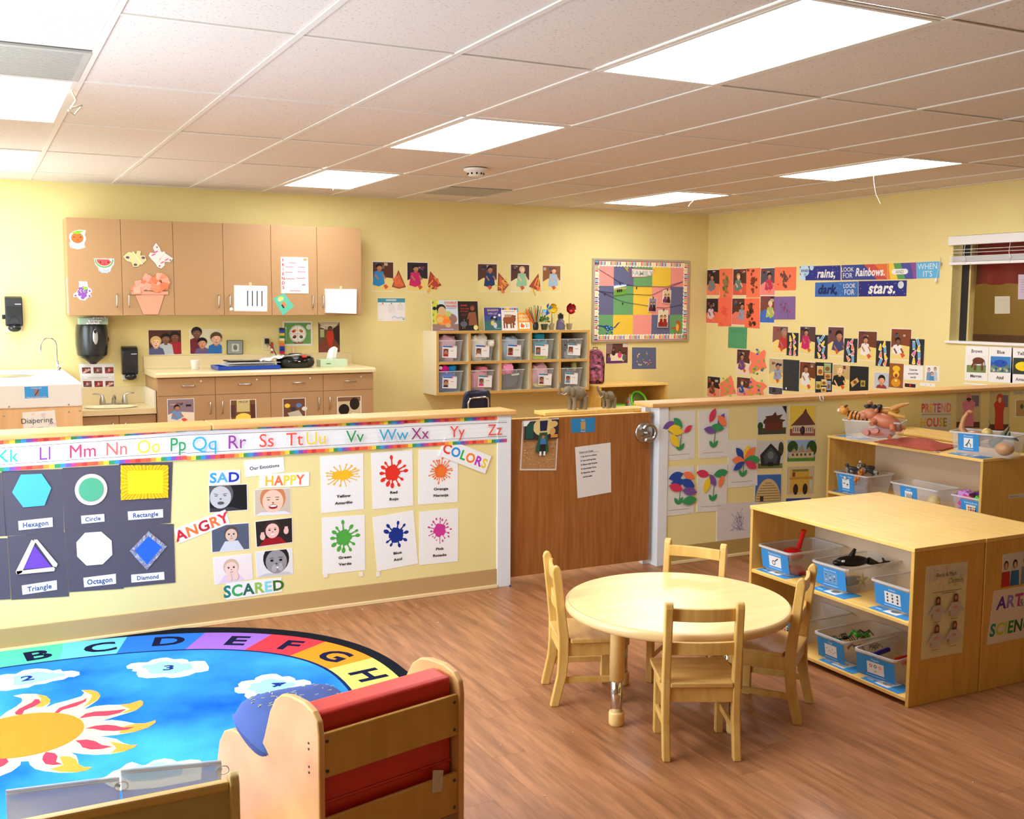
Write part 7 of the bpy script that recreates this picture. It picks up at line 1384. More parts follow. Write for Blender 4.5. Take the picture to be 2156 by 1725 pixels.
for i in range(5):
    o = card(('black sheet with pink and yellow candy corn cutouts, first', 'black sheet with yellow corn and a blue strip, second', 'black sheet with blue strips and corn, middle one', 'black sheet with corn and a pink cutout, fourth', 'black sheet with a big blue strip and corn, last')[i] + ' of its row', RW, Q[2 * i:2 * i + 2], None, base=(44, 46, 48), name='candy_collage', cat='artwork', group='black candy corn collages', lift=.0016); (xa, za), (xb, zb) = Q[2 * i:2 * i + 2]; rn = random.Random(i + 7)
    for k, (u, v) in enumerate(((.3, .25), (.65, .35), (.35, .55), (.7, .62), (.35, .84), (.72, .86), (.6, .12))):
        x, z = xa + (xb - xa) * u, za + (zb - za) * v; a = rn.uniform(-.7, .7); kind = (k + i) % 3
        if kind == 1 and i: w_, h_, c = .018, .05, (90, 170, 220); pts = [(-w_, -h_), (w_, -h_), (w_, h_), (-w_, h_)]
        else: c = CN[(k + i) % 2 * 0 + (0, 1, 3)[(k * 2 + i) % 3]]; pts = [(-.026, -.035), (0, -.045), (.026, -.035), (.012, .028), (0, .045), (-.012, .028)]
        R2 = lambda p, s: [(x + s * (q_[0] * math.cos(a) - q_[1] * math.sin(a)), z + s * (q_[0] * math.sin(a) + q_[1] * math.cos(a))) for q_ in p]
        pc_ = piece('cutout', o, RW, R2(pts, .74), (246, 240, 220), .0032 + .0006 * k, .0003); piece('coloured_layer', pc_, RW, R2(pts, .58), c, .0035 + .0006 * k, .0002)
# second candy row
Q = [(4.418,0.968),(4.195,0.708),(3.979,0.958),(3.759,0.68),(3.543,0.956),(3.322,0.714),(3.034,0.91),(2.863,0.77),(2.871,1.002),(2.707,0.789)]
for i, (lab, fn) in enumerate((('snapshot of a child in grey, first of the lower black row', kid((140, 160, 190), seed=51, x=.6, y=.3, bg=(190, 170, 130))), ('snapshot of a child in white, second of the lower black row', kid((226, 226, 220), (60, 40, 30), seed=52, y=.25, bg=(110, 60, 30))), ('snapshot of a blond child in a dark vest, lower black row', kid((30, 34, 30), (206, 180, 120), (236, 196, 150), seed=53, y=.22, r=.2, bg=(200, 170, 110))), ('picture of a dark-haired child with a patterned hood', two((190, 200, 210), [(.5, .45, .3, 'black', (214, 160, 120), (150, 60, 60))])),
        ('picture of a yellow-costumed dancer mask', lambda d: (d.R(.02, .01, .98, .99, (150, 90, 40)), d.E(.5, .22, .2, .12, (240, 190, 40)), d.E(.5, .45, .16, .14, (250, 200, 60)), d.E(.5, .5, .08, .08, (150, 60, 40)), d.E(.5, .78, .24, .18, (220, 150, 30)), d.E(.5, .7, .06, .05, (250, 230, 140)))))):
    card(lab, RW, Q[2 * i:2 * i + 2], fn, name=SK, cat='photo', group='snapshots on the window wall')
Q = [(4.211,0.964),(3.983,0.965),(3.98,0.667),(4.204,0.661),(3.766,0.959),(3.545,0.963),(3.542,0.685),(3.756,0.668),(3.326,0.949),(3.104,0.952),(3.1,0.731),(3.323,0.721)]
o = card('bare black sheet in the lower row', RW, Q[0:4], lambda d: (d.E(.22, .93, .03, .04, 'white'), [d.E(.3 + .15 * k, .4 + .1 * (k % 3), .008, .008, (150, 150, 150), 6) for k in range(4)]), base=(52, 54, 58), name='black_sheet', lift=.0016)
def anim(d):
    for x, y, w_, h_, c in ((.1, .12, .38, .3, (220, 180, 110)), (.52, .03, .4, .28, (150, 180, 120)), (.55, .33, .4, .2, (206, 160, 90)), (.05, .62, .3, .25, (200, 190, 90)), (.38, .55, .32, .2, (220, 190, 110)), (.7, .6, .25, .3, (140, 160, 180)), (.38, .8, .3, .16, (230, 200, 120))): d.R(x, y, x + w_, y + h_, c).E(x + w_ / 2, y + h_ * .6, w_ * .35 * d.asp, h_ * .28, (140, 90, 50)).R(x, y, x + w_, y + .012, 'white')
card('black sheet crowded with pasted animal pictures', RW, Q[4:8], anim, base=(34, 36, 38), name='animal_collage', cat='artwork', lift=.0016)
card('black sheet with two tilted animal pictures', RW, Q[8:12], lambda d: (d.P([(.05, .65), (.4, .45), (.52, .6), (.15, .85)], (210, 170, 100)), d.E(.3, .64, .1, .07, (120, 80, 40)), d.P([(.6, .55), (.85, .55), (.84, .8), (.6, .8)], (170, 160, 60)), d.E(.72, .68, .08, .07, (110, 70, 30))), base=(34, 36, 38), name='animal_collage', cat='artwork', lift=.0016)
Q = [(4.417,0.689),(4.199,0.602),(2.709,0.987),(2.505,0.996),(2.503,0.875),(2.704,0.867),(2.484,1.0),(2.339,1.001),(2.336,0.874),(2.48,0.869),(2.696,0.841),(2.569,0.804),(2.53,0.855),(2.374,0.829),(2.092,0.885),(1.876,0.873)]
card('strip of a snapshot just above the cap, under the grey-shirt snapshot', RW, Q[0:2], lambda d: d.R(.05, .1, .95, .9, (80, 76, 80)).E(.4, .4, .3, .3, (50, 46, 50)), name=SK, cat='photo')
card('white sign Cultures around the world', RW, Q[2:6], lambda d: (d.T('Cultures', .5, .36, .13, b=1), d.T('around the', .5, .62, .13, b=1), d.T('world', .5, .88, .13, b=1)), name='sign_sheet', cat='sign')
def family(d): d.R(.03, .03, .97, .97, (236, 236, 232)); [(d.P([(x - .18, .95), (x - .14, y + .16), (x + .14, y + .16), (x + .18, .95)], c), d.E(x, y, .11, .13, h_), d.E(x, y + .02, .08, .10, (220, 170, 140))) for x, y, c, h_ in ((.28, .25, (120, 150, 190), (90, 50, 40)), (.72, .2, (190, 200, 210), (50, 36, 30)), (.5, .5, (70, 140, 190), (70, 40, 30)))]
card('small family picture right of the Cultures sign', RW, Q[6:10], family, name=SK, cat='photo')
card('top of a red picture above the cap', RW, Q[10:12], lambda d: d.R(.04, .1, .96, .95, (60, 30, 30)).E(.5, .5, .3, .3, (200, 40, 40)), name=SK, cat='photo'); card('top of a pale flower picture above the cap', RW, Q[12:14], lambda d: d.E(.4, .6, .2, .2, (214, 150, 200)).E(.7, .5, .15, .15, (150, 100, 110)), name=SK, cat='photo')
card('top edge of a white sheet under the horse poster', RW, Q[14:16], None, name='paper_sheet')
# colour posters
Q = [(2.089,1.178),(1.877,1.181),(1.873,0.909),(2.087,0.902),(1.87,1.181),(1.661,1.182),(1.649,0.913),(1.867,0.904)]
def horse(d): d.T('Brown', .5, .19, .09, (90, 90, 96), b=1).R(.08, .27, .92, .76, (236, 234, 232)).R(.08, .55, .92, .76, (120, 140, 80)).E(.58, .42, .20, .10, (110, 62, 40)).P([(.42, .38), (.5, .34), (.34, .62), (.26, .64), (.28, .56)], (110, 62, 40)); [d.L([(x, .45), (x, .70)], .03, (90, 50, 34)) for x in (.42, .48, .72, .78)]; d.L([(.84, .4), (.88, .58)], .02, (50, 30, 26)); d.T('Marron', .5, .90, .08, (90, 90, 96), b=1)
def fishp(d): d.T('Blue', .5, .19, .09, (90, 90, 96), b=1).R(.08, .27, .92, .72, (60, 130, 200)).R(.08, .5, .92, .72, (90, 130, 130)); [d.E(.14 + .09 * k, .62 + .04 * (k % 2), .04, .04, [(150, 160, 120), (200, 190, 170), (60, 90, 110)][k % 3]) for k in range(9)]; d.E(.5, .46, .22, .10, (40, 80, 180)).P([(.22, .46), (.1, .38), (.1, .55)], (50, 90, 190)).E(.62, .44, .02, .02, 'black'); d.T('Azul', .5, .90, .08, (90, 90, 96), b=1)
def yelp(d): d.T('Yellow', .5, .19, .09, (90, 90, 96), b=1).R(.08, .27, .92, .72, (50, 60, 50)).E(.5, .5, .25, .13, (244, 214, 30)).T('Amarillo', .5, .90, .08, (90, 90, 96), b=1)
card('Brown Marron horse poster under the window', RW, Q[0:4], horse, name='colour_poster', cat='poster', group='animal colour posters'); card('Blue Azul fish poster under the window', RW, Q[4:8], fishp, name='colour_poster', cat='poster', group='animal colour posters')
w_ = [(y - .200, z - .002) for y, z in Q[4:8]]; card('Yellow Amarillo poster cut by the edge of the view', RW, w_, yelp, name='colour_poster', cat='poster', group='animal colour posters')
# banner
Q = [(4.02,1.856),(3.49,1.852),(3.483,1.718),(4.01,1.725),(3.478,1.853),(2.938,1.851),(2.93,1.716),(3.468,1.719),(2.931,1.852),(2.626,1.852),(2.615,1.716),(2.925,1.716),(2.629,1.852),(2.383,1.854),(2.379,1.719),(2.619,1.718),(3.806,1.701),(3.269,1.705),(3.264,1.568),(3.803,1.569),(3.264,1.706),(2.715,1.705),(2.715,1.572),(3.257,1.57)]
def stars(d, n, seed, x0=.02, x1=.98):
    rn = random.Random(seed); [d.E(rn.uniform(x0, x1), rn.uniform(.05, .95), .022, .022, 'white', 5) for k in range(n)]
NB = (46, 52, 140)
def ba(d): d.E(.12, .3, .5, .42, (190, 222, 240)).E(.3, .1, .2, .2, (190, 222, 240)).R(0, .6, .14, 1, (190, 222, 240)); stars(d, 16, 1, .3); d.T('WHEN', .14, .42, .2, NB).T('IT', .14, .72, .2, NB).T('rains,', .66, .80, .56, 'white', b=1, sh=.25, sx=.95)
def bb_(d): d.P([(.5, 0), (1, 0), (1, 1), (.78, 1)], (206, 80, 70)).P([(.72, 0), (1, 0), (1, 1), (.9, .6)], (232, 120, 60)); d.T('LOOK', .135, .44, .28, 'white').T('FOR', .135, .86, .32, 'white').T('Rainbows.', .63, .74, .50, 'white', b=1, sh=.25, sx=.80)
def bc(d): d.P([(.0, 0), (.2, 0), (.4, 1), (.1, 1)], (240, 210, 70)).P([(.2, 0), (.46, 0), (.62, 1), (.36, 1)], (90, 160, 90)).P([(.46, 0), (1, 0), (1, 1), (.62, 1)], (80, 80, 160)).P([(.8, 0), (1, 0), (1, 1), (.92, 1)], (140, 80, 150)).R(0, 0, .04, 1, (240, 130, 60)).R(.2, .36, .66, .70, 'white').E(.2, .53, .14, .14, 'white').E(.66, .53, .14, .14, 'white').T('AND', .43, .64, .2, (90, 90, 100))
def bd_(d): d.T('WHEN', .5, .44, .34, (226, 240, 248)).T("IT'S", .5, .90, .34, (226, 240, 248))
def be(d): stars(d, 14, 4, .5); d.T('dark,', .30, .78, .60, (24, 34, 96), b=1, sh=.25).T('LOOK', .81, .42, .28, 'white').T('FOR', .81, .86, .34, 'white')
def bf(d): stars(d, 20, 5); d.T('stars.', .5, .80, .68, 'white', b=1, sh=.25).E(.89, .28, .24, .24, (214, 222, 226)).E(.87, .24, .05, .05, (190, 200, 206))
for i, (t_, f, c) in enumerate((('WHEN IT rains', ba, NB), ('LOOK FOR Rainbows', bb_, (60, 74, 150)), ('rainbow-striped AND', bc, (240, 150, 60)), ("pale blue WHEN IT'S", bd_, (100, 180, 226)), ('dark LOOK FOR, lower line', be, (60, 110, 186)), ('stars with a moon, lower line', bf, (40, 44, 130)))): card('banner strip reading ' + t_, RW, Q[4 * i:4 * i + 4], f, base=c, name='banner_strip', cat='banner', group='rain and stars banner')
# --- partition right: tissue flowers
Q = [(3.022,0.892),(3.241,0.889),(3.244,0.608),(3.025,0.608),(3.262,0.889),(3.483,0.889),(3.484,0.603),(3.274,0.607),(3.484,0.702),(3.7,0.698),(3.712,0.417),(3.488,0.417),(3.029,0.572),(3.239,0.568),(3.245,0.288),(3.036,0.287),(3.267,0.567),(3.481,0.563),(3.484,0.283),(3.266,0.292)]
PC = dict(y=(240, 206, 50), g=(60, 150, 90), p=(120, 84, 156), r=(214, 60, 90), o=(246, 128, 80), b=(44, 76, 160))
PT = [[(3.085,0.854),(3.148,0.797),(3.01,0.797),(3.092,0.831),(3.158,0.766),(3.213,0.806),(3.042,0.788),(3.134,0.798),(3.07,0.771),(3.153,0.774),(3.061,0.764),(3.123,0.684)], [(3.34,0.815),(3.381,0.898),(3.399,0.793),(3.445,0.865),(3.397,0.855),(3.461,0.79),(3.299,0.781),(3.39,0.762),(3.35,0.795),(3.443,0.775)],
      [(3.601,0.585),(3.539,0.656),(3.601,0.585),(3.633,0.666),(3.601,0.577),(3.684,0.652),(3.601,0.577),(3.722,0.573),(3.606,0.569),(3.698,0.524),(3.601,0.577),(3.507,0.587),(3.596,0.569),(3.519,0.523)], [(3.058,0.505),(3.16,0.528),(3.159,0.532),(3.243,0.495),(3.073,0.477),(3.17,0.485),(3.142,0.491),(3.242,0.445),(3.059,0.466),(3.157,0.436),(3.153,0.432),(3.257,0.412),(3.15,0.363),(3.258,0.373)],
      [(3.253,0.529),(3.347,0.506),(3.378,0.505),(3.483,0.517),(3.349,0.511),(3.395,0.437),(3.345,0.496),(3.312,0.4),(3.446,0.499),(3.419,0.427)]]
PCs = ['gpryyy', 'rpopg', 'byogrob', 'bobbrpg', 'rgpyo']
ST = [(3.14,0.752),(3.133,0.664),(3.382,0.755),(3.373,0.666),(3.601,0.569),(3.595,0.478),(3.141,0.425),(3.131,0.349),(3.382,0.438),(3.377,0.349)]
nmz = ('yellow, green and purple petals, first by the post', 'one red petal sticking above the cap, second', 'petals all round, third one', 'blue, red and purple petals, lower row by the post', 'drooping yellow and orange petals, lower row second')
for i in range(5):
    o = card('cut-paper flower picture, ' + nmz[i], PW_, Q[4 * i:4 * i + 4], lambda d: (d.L([(.12 + .012 * k, .89 + .006 * (-1) ** k) for k in range(60)], .006, (150, 150, 146)), d.R(.78, .97, .92, .975, (160, 160, 160))), name='flower_picture', cat='artwork', group='cut-paper flower pictures', lift=.0006 * i, base=(226, 224, 216))
    (sx_, sz_), (ex_, ez_) = ST[2 * i], ST[2 * i + 1]; piece('stem', o, PW_, [(sx_, sz_), (sx_ + .004, sz_), (ex_ + .002, ez_), (ex_ - .002, ez_)], (46, 120, 70), .006)
    def leafp(a, b, w=.28, nm='petal', c='g', lf=.0065):
        dx, dz = b[0] - a[0], b[1] - a[1]; piece(nm, o, PW_, [(a[0] + dx * t - dz * w * s * math.sin(PI * t) ** .8, a[1] + dz * t + dx * w * s * math.sin(PI * t) ** .8) for t, s in [(0, 0), (.2, 1), (.4, 1), (.6, 1), (.8, 1), (1, 0), (.8, -1), (.6, -1), (.4, -1), (.2, -1)]], PC[c], lf)
    for sd in (-1, 1): leafp((ex_, ez_), (ex_ + sd * .030, ez_ + .042), .22, 'leaf', 'g')
    for k, cc in enumerate(PCs[i]): leafp(PT[i][2 * k], PT[i][2 * k + 1], .235, 'petal', cc, .0072 + .0009 * k)
Q = [(3.413,0.329),(3.719,0.316),(3.693,0.091),(3.415,0.099)]
def scr(d):
    rn = random.Random(1); P_ = [(.5 + .2 * math.sin(k * 2.1) * (1 - k / 60) + .12 * (k / 40) + rn.uniform(-.05, .05), .15 + .6 * abs(math.sin(k * .8)) + rn.uniform(-.05, .05)) for k in range(40)]; d.L(P_, .006, (130, 120, 170)); d.L([(.1 + .8 * rn.random(), .2 + .7 * rn.random()) for k in range(16)], .003, (190, 186, 206)); d.L([(.1, .9), (.2, .85), (.3, .95), (.25, .8)], .004, (190, 186, 206))
card('white sheet of faint purple scribble beside the bin shelf', PW_, Q, scr, base=(216, 210, 206), name='scribble_drawing', cat='artwork', lift=.0025)
Q = [(3.697,0.894),(3.928,0.892),(3.929,0.713),(3.7,0.719),(3.944,0.891),(4.161,0.885),(4.162,0.687),(3.948,0.699),(3.707,0.688),(3.907,0.68),(3.908,0.504),(3.707,0.514),(3.932,0.682),(4.167,0.672),(4.169,0.532),(3.933,0.542),(3.692,0.486),(3.902,0.476),(3.906,0.3),(3.692,0.311),(3.94,0.513),(4.159,0.505),(4.158,0.332),(3.942,0.341),(3.934,0.319),(4.147,0.307),(4.146,0.265),(3.933,0.283)]
def h1(d): d.R(.03, .03, .97, .97, (206, 216, 222)).R(.03, .75, .97, .97, (70, 74, 50)).P([(.2, .5), (.3, .4), (.25, .35), (.5, .32), (.6, .2), (.65, .33), (.85, .3), (.75, .45), (.95, .5), (.8, .6), (.2, .6)], (90, 50, 40)).R(.25, .58, .85, .84, (110, 50, 40)).E(.1, .68, .12, .14, (50, 70, 40)).P([(.82, .02), (.97, .02), (.97, .3)], (40, 40, 34))
def h2(d): d.R(.03, .02, .97, .97, (236, 206, 80)).R(.03, .75, .97, .97, (150, 90, 60)).P([(.58, .12), (.62, .12), (.65, .22), (.98, .62), (.05, .66), (.5, .25)], (104, 66, 56)).R(.12, .64, .92, .88, (214, 200, 180)).E(.5, .8, .1, .14, (50, 34, 34)); [d.R(.14 + .08 * k, .7, .17 + .08 * k, .84, [(190, 60, 40), (60, 90, 130), (40, 40, 40)][k % 3]) for k in range(10)]
def h3(d): d.R(.03, .03, .97, .97, (206, 206, 200)).R(.03, .8, .97, .97, (110, 120, 60)).E(.9, .3, .12, .25, (60, 66, 46)).P([(.1, .5), (.5, .1), (.92, .48), (.85, .88), (.15, .88)], (44, 44, 44)).P([(.22, .55), (.5, .22), (.8, .55), (.74, .8), (.28, .8)], (70, 78, 84)).E(.5, .52, .14, .14, (110, 120, 120)).R(.4, .75, .6, .9, (34, 34, 34))
def h4(d): d.R(.03, .03, .97, .97, (150, 180, 214)).R(.03, .78, .97, .97, (90, 140, 50)).E(.2, .35, .3, .3, (50, 80, 40)).E(.85, .4, .3, .35, (50, 80, 40)).R(.08, .55, .92, .82, (206, 190, 150)); [d.P([(x - .13, .58), (x, .58 - h_), (x + .13, .58)], (170, 150, 116)) for x, h_ in ((.25, .2), (.5, .38), (.75, .26))]; [d.R(x, .62, x + .06, .72, (60, 60, 60)) for x in (.18, .32, .46, .6, .76)]
def h5(d): d.R(.03, .03, .97, .97, (60, 110, 180)).R(.03, .85, .97, .97, (90, 110, 50)).E(.5, .95, .55, .78, (206, 180, 120), 20, a0=PI, a1=2 * PI); [d.L([(.5 - w2, .32 + .09 * k), (.5 + w2, .32 + .09 * k)], .02, (130, 104, 60)) for k, w2 in enumerate((.12, .22, .3, .35, .4, .42, .44))]; d.R(.2, .78, .32, .95, (60, 50, 40))
def h6(d): d.R(0, 0, 1, 1, (206, 190, 150)).R(.12, .1, .82, .95, (214, 170, 70)).R(.1, .38, .95, .46, (190, 140, 50)).R(.2, .1, .78, .18, (120, 130, 50)).E(.33, .82, .12, .2, (50, 40, 30)).E(.68, .82, .12, .2, (50, 40, 30)).R(.2, .2, .3, .36, (110, 70, 40)).R(.85, .5, .93, .8, (200, 210, 206))
def h7(d): d.R(.03, .03, .97, .97, (50, 70, 150))
for i, (lab, f) in enumerate((('photo of a temple with upswept red roof', h1), ('photo of a round thatched hut against a yellow sky', h2), ('photo of a dark carved gabled house', h3), ('photo of a large gabled stone house among trees', h4), ('photo of a domed grass house under blue sky', h5), ('photo of a yellow adobe house with arches', h6), ('blue-topped photo mostly hidden behind the shelf', h7))): card(lab, PW_, Q[4 * i:4 * i + 4], f, name=SK, cat='photo', group='photos of houses around the world', base=(214, 210, 196))
Q = [(5.067,0.88),(5.346,0.874),(5.347,0.773),(5.069,0.783),(5.069,0.785),(5.347,0.775),(5.35,0.657),(5.07,0.669),(5.392,0.921),(5.627,0.918),(5.639,0.664),(5.396,0.678),(5.716,0.917),(5.916,0.912),(5.931,0.629),(5.717,0.64),(5.955,0.911),(6.144,0.909),(6.146,0.88),(5.955,0.884),(5.98,0.848),(6.166,0.847),(6.176,0.723),(5.986,0.729)]
pc7 = [(226, 70, 60), (236, 120, 80), (240, 180, 60), (220, 100, 110), (190, 90, 130), (236, 150, 150), (240, 120, 70)]
card('PRETEND stencil sign above the tall shelf', PW_, Q[0:4], lambda d: (d.T('PRETEND', .5, .82, .56, b=1, cols=pc7, sx=.8), d.L([(.03 + .05 * k, .94 + .02 * (-1) ** k) for k in range(19)], .012, (232, 130, 110))), name='stencil_sign', cat='sign', base=(222, 214, 196)); card('HOUSE stencil sign right under PRETEND', PW_, Q[4:8], lambda d: d.T('HOUSE', .42, .68, .46, b=1, cols=[(240, 200, 60), (230, 110, 60), (226, 90, 60), (220, 170, 60), (170, 140, 40)], sx=.95), name='stencil_sign', cat='sign', base=(222, 214, 196))
def cos(c, skin, hood=None): return lambda d: (d.R(.03, .02, .97, .98, (206, 190, 140)), d.R(.03, .82, .97, .98, (90, 50, 44)), d.R(.6, .1, .92, .4, (120, 110, 130)), d.P([(.3, .95), (.3, .5), (.22, .32), (.4, .2), (.6, .2), (.78, .3), (.7, .5), (.72, .95)], c), d.E(.5, .18, .12, .12, hood or c), d.E(.5, .22, .06, .07, skin), d.E(.5, .2, .10, .04, (50, 30, 30)) if not hood else None)
card('photo of a child in a pink costume gown', PW_, Q[8:12], cos((226, 130, 160), (150, 90, 70)), name=SK, cat='photo', group='dress-up photos on the partition', base=(206, 196, 170)); card('photo of a child in a long red costume with pointed hood', PW_, Q[12:16], cos((200, 50, 40), (226, 180, 150), (206, 60, 44)), name=SK, cat='photo', group='dress-up photos on the partition', base=(206, 196, 170))
card('small sign starting with Leisure at the edge of view', PW_, Q[16:20], lambda d: d.T('Leisure time', .08, .72, .4, (60, 60, 60), al='l'), name='sign_strip', cat='sign', base=(206, 200, 186)); card('photo of children outdoors at the edge of view', PW_, Q[20:24], lambda d: (d.R(.04, .03, .96, .97, (190, 150, 100)), d.E(.35, .4, .15, .15, (60, 100, 60)), d.E(.6, .5, .12, .2, (120, 60, 50))), name=SK, cat='photo')
(hx_, hz_), = [(4.173,0.926)]; MB().tube([(hx_ - .012, 1.124, hz_ + .018), (hx_ - .014, 1.118, hz_ - .004), (hx_, 1.114, hz_ - .016), (hx_ + .014, 1.118, hz_ - .004), (hx_ + .012, 1.124, hz_ + .014)], .0035, 6).build('cap_hook', WHITEP, label='small white hook stuck on the oak cap above the temple photo', cat='hook')
# --- gate
Q = [(2.129,0.877),(2.353,0.884),(2.339,0.598),(2.115,0.613),(2.428,0.876),(2.582,0.877),(2.581,0.797),(2.432,0.799),(2.456,0.718),(2.685,0.731),(2.694,0.45),(2.476,0.433)]
def slide(d):
    d.R(.04, .02, .97, .97, (176, 130, 84)); rn = random.Random(2); [d.E(rn.uniform(.06, .94), rn.uniform(.4, .94), .014, .007, [(206, 160, 110), (120, 84, 56), (226, 190, 140)][k % 3], 6) for k in range(90)]
    d.R(.04, .02, .97, .38, (50, 44, 46)).E(.55, .14, .24, .18, (220, 196, 130)).R(.08, .04, .28, .36, (34, 80, 70)).E(.82, .1, .06, .06, (30, 30, 34)).E(.82, .1, .10, .06, (214, 180, 110)).E(.8, .24, .07, .07, (214, 160, 90)).R(.76, .3, .95, .36, (206, 140, 60)).P([(.44, .02), (.66, .02), (.64, .22), (.46, .22)], (34, 36, 70)).P([(.36, .62), (.45, .25), (.66, .25), (.72, .62), (.6, .66), (.46, .66)], (40, 90, 64)).P([(.46, .62), (.5, .3), (.62, .3), (.63, .62)], (60, 120, 84)).E(.55, .32, .045, .045, (60, 36, 26)).E(.55, .335, .035, .035, (170, 120, 90)).P([(.47, .48), (.48, .38), (.62, .38), (.64, .48)], (60, 120, 180)).P([(.48, .48), (.63, .48), (.64, .62), (.46, .62)], (40, 34, 40)).R(.47, .62, .52, .70, 'white').R(.58, .62, .63, .70, 'white').P([(.0, .1), (.0, .0), (.18, .0), (.08, .10)], (236, 236, 232))
card('photo of a child sitting on a green slide over wood chips', 'y1.179', Q[0:4], slide, name=SK, cat='photo', base=(214, 206, 196))
card('blue door label high on the gate', 'y1.179', Q[4:8], lambda d: (d.T('Door', .5, .18, .1, 'white'), d.R(.40, .24, .60, .82, (190, 150, 90)), d.T('Puerta', .5, .97, .1, 'white')), base=(46, 130, 180), name='picture_label', cat='label')
def rules(d):
    d.T('Classroom Rules:', .10, .13, .030, al='l', b=1).R(.10, .14, .66, .145, 'black')
    for k, s_ in enumerate(('1) Be Kind to others.', '2) Use walking feet.', '3) Share with friends.', '4) Use Inside Voice.', '5) Have fun, learn')): d.T(s_, .13, .215 + .08 * k, .029, al='l', b=1)
    d.T('and be safe!', .18, .615, .029, al='l', b=1)
card('white Classroom Rules sheet on the gate', 'y1.179', Q[8:12], rules, name='rules_sheet', cat='sign', base=(226, 222, 216))
# --- partition left: alphabet strips
Q = [(-0.427,0.915),(0.388,0.935),(0.384,0.785),(-0.432,0.782),(0.388,0.937),(1.083,0.949),(1.081,0.793),(0.384,0.78)] ; Q[5:7] = [(1.445,0.919),(1.444,0.779)]; Q += [(1.445,0.919),(2.018,0.914),(2.018,0.774),(1.444,0.777)]
RB = [(206, 60, 60), (240, 100, 60), (236, 90, 70), (246, 150, 60), (244, 210, 60), (60, 150, 90), (60, 150, 200), (120, 90, 180), (200, 70, 130), (240, 90, 70)]
CL7 = [(40, 180, 220), (140, 70, 170), (226, 60, 100), (236, 110, 100), (246, 206, 50), (50, 150, 80), (60, 170, 220), (150, 60, 150), (236, 80, 60), (232, 80, 60), (240, 206, 60), (50, 150, 80), (70, 160, 200), (150, 50, 120), (226, 80, 60), (230, 90, 70)]
LTx = [(-0.347,0.828),(-0.201,0.827),(-0.05,0.824),(0.089,0.824),(0.224,0.825),(0.351,0.822),(0.468,0.822),(0.613,0.823),(0.752,0.824),(0.885,0.823),(0.99,0.826)] + [(1.185,0.825),(1.386,0.825),(1.529,0.819),(1.734,0.814),(1.948,0.816)]
LT = ['Kk', 'Ll', 'Mm', 'Nn', 'Oo', 'Pp', 'Qq', 'Rr', 'Ss', 'Tt', 'Uu', 'Vv', 'Ww', 'Xx', 'Yy', 'Zz']
for i in range(3):
    a, b_, c_, e_ = Q[4 * i:4 * i + 4]
    def st(d):
        n_ = int(d.W / .0215); w_ = 1 / n_
        for e, (y0, y1) in enumerate(((.015, .135), (.865, .985))):
            for k in range(n_): d.R(k * w_, y0, (k + 1) * w_, y1, RB[(k + 3 * e) % 10])
            d.k -= 0
        [d.R(0, y, 1, y + .012, (226, 222, 206)) for y in (.16, .82)]; d.R(0, .235, 1, .247, (40, 44, 60)); d.R(0, .76, 1, .772, (40, 44, 60)); d.R(0, .41, 1, .415, (200, 206, 226)); d.R(0, .58, 1, .585, (200, 206, 226))
        for (x, z), t_, cc in zip(LTx, LT, CL7):
            if a[0] < x < b_[0]: d.T(t_, (x - a[0]) / (b_[0] - a[0]), .70, .40, cc, sx=.95)
    card(('first', 'middle', 'last')[i] + ' alphabet strip, letters ' + ('K to P', 'Q to W', 'X to Z')[i], PW_, Q[4 * i:4 * i + 4], st, name='alphabet_strip', cat='banner', group='alphabet strips under the oak cap', lift=.0003 * i)
# shape posters
Q = [(-0.373,0.784),(-0.135,0.777),(-0.139,0.497),(-0.368,0.504),(-0.135,0.781),(0.098,0.779),(0.093,0.504),(-0.137,0.508),(0.097,0.786),(0.326,0.778),(0.309,0.499),(0.085,0.502),(-0.362,0.502),(-0.137,0.499),(-0.129,0.212),(-0.357,0.225),(-0.136,0.509),(0.094,0.504),(0.098,0.219),(-0.128,0.231),(0.093,0.514),(0.322,0.493),(0.322,0.221),(0.094,0.225),(-0.598,0.786),(-0.375,0.778),(-0.368,0.505),(-0.593,0.513),(-0.598,0.51),(-0.364,0.495),(-0.36,0.229),(-0.599,0.244)]
SHN = ['Hexagon', 'Circle', 'Rectangle', 'Triangle', 'Octagon', 'Diamond', 'Square', 'Oval']
TG = [(-0.318,0.565),(-0.183,0.569),(-0.183,0.528),(-0.317,0.525),(-0.068,0.566),(0.027,0.566),(0.028,0.532),(-0.067,0.53),(0.126,0.568),(0.277,0.566),(0.277,0.528),(0.127,0.529),(-0.315,0.283),(-0.176,0.29),(-0.176,0.248),(-0.313,0.242),(-0.068,0.288),(0.067,0.291),(0.067,0.246),(-0.066,0.245),(0.132,0.279),(0.274,0.276),(0.275,0.24),(0.132,0.243)]
BS = (84, 80, 92)
shp = []
for i in range(8):
    o = card('dark poster with the ' + SHN[i].lower() + ' shape' if i < 6 else ('dark poster edge with the ' + SHN[i].lower() + ' shape, cut by the view'), PW_, Q[4 * i:4 * i + 4], None, base=BS, name='shape_poster', cat='poster', group='dark paper shape posters', lift=.0004 * i, th=.0016); shp.append(o)
    if i < 6: card(None, 'y1.1465', TG[4 * i:4 * i + 4], lambda d: d.T(SHN[i], .5, .76, .5, (60, 80, 130), b=1, sx=.92), parent=o, name='name_label', base=(244, 246, 250))
def pp(o, nm, pts, c, lf): return piece(nm, o, PW_, pts, c, lf)
pp(shp[0], 'blue_hexagon', [(-0.337,0.691),(-0.3,0.765),(-0.219,0.763),(-0.183,0.698),(-0.213,0.624),(-0.296,0.623)], (80, 180, 236), .0052)
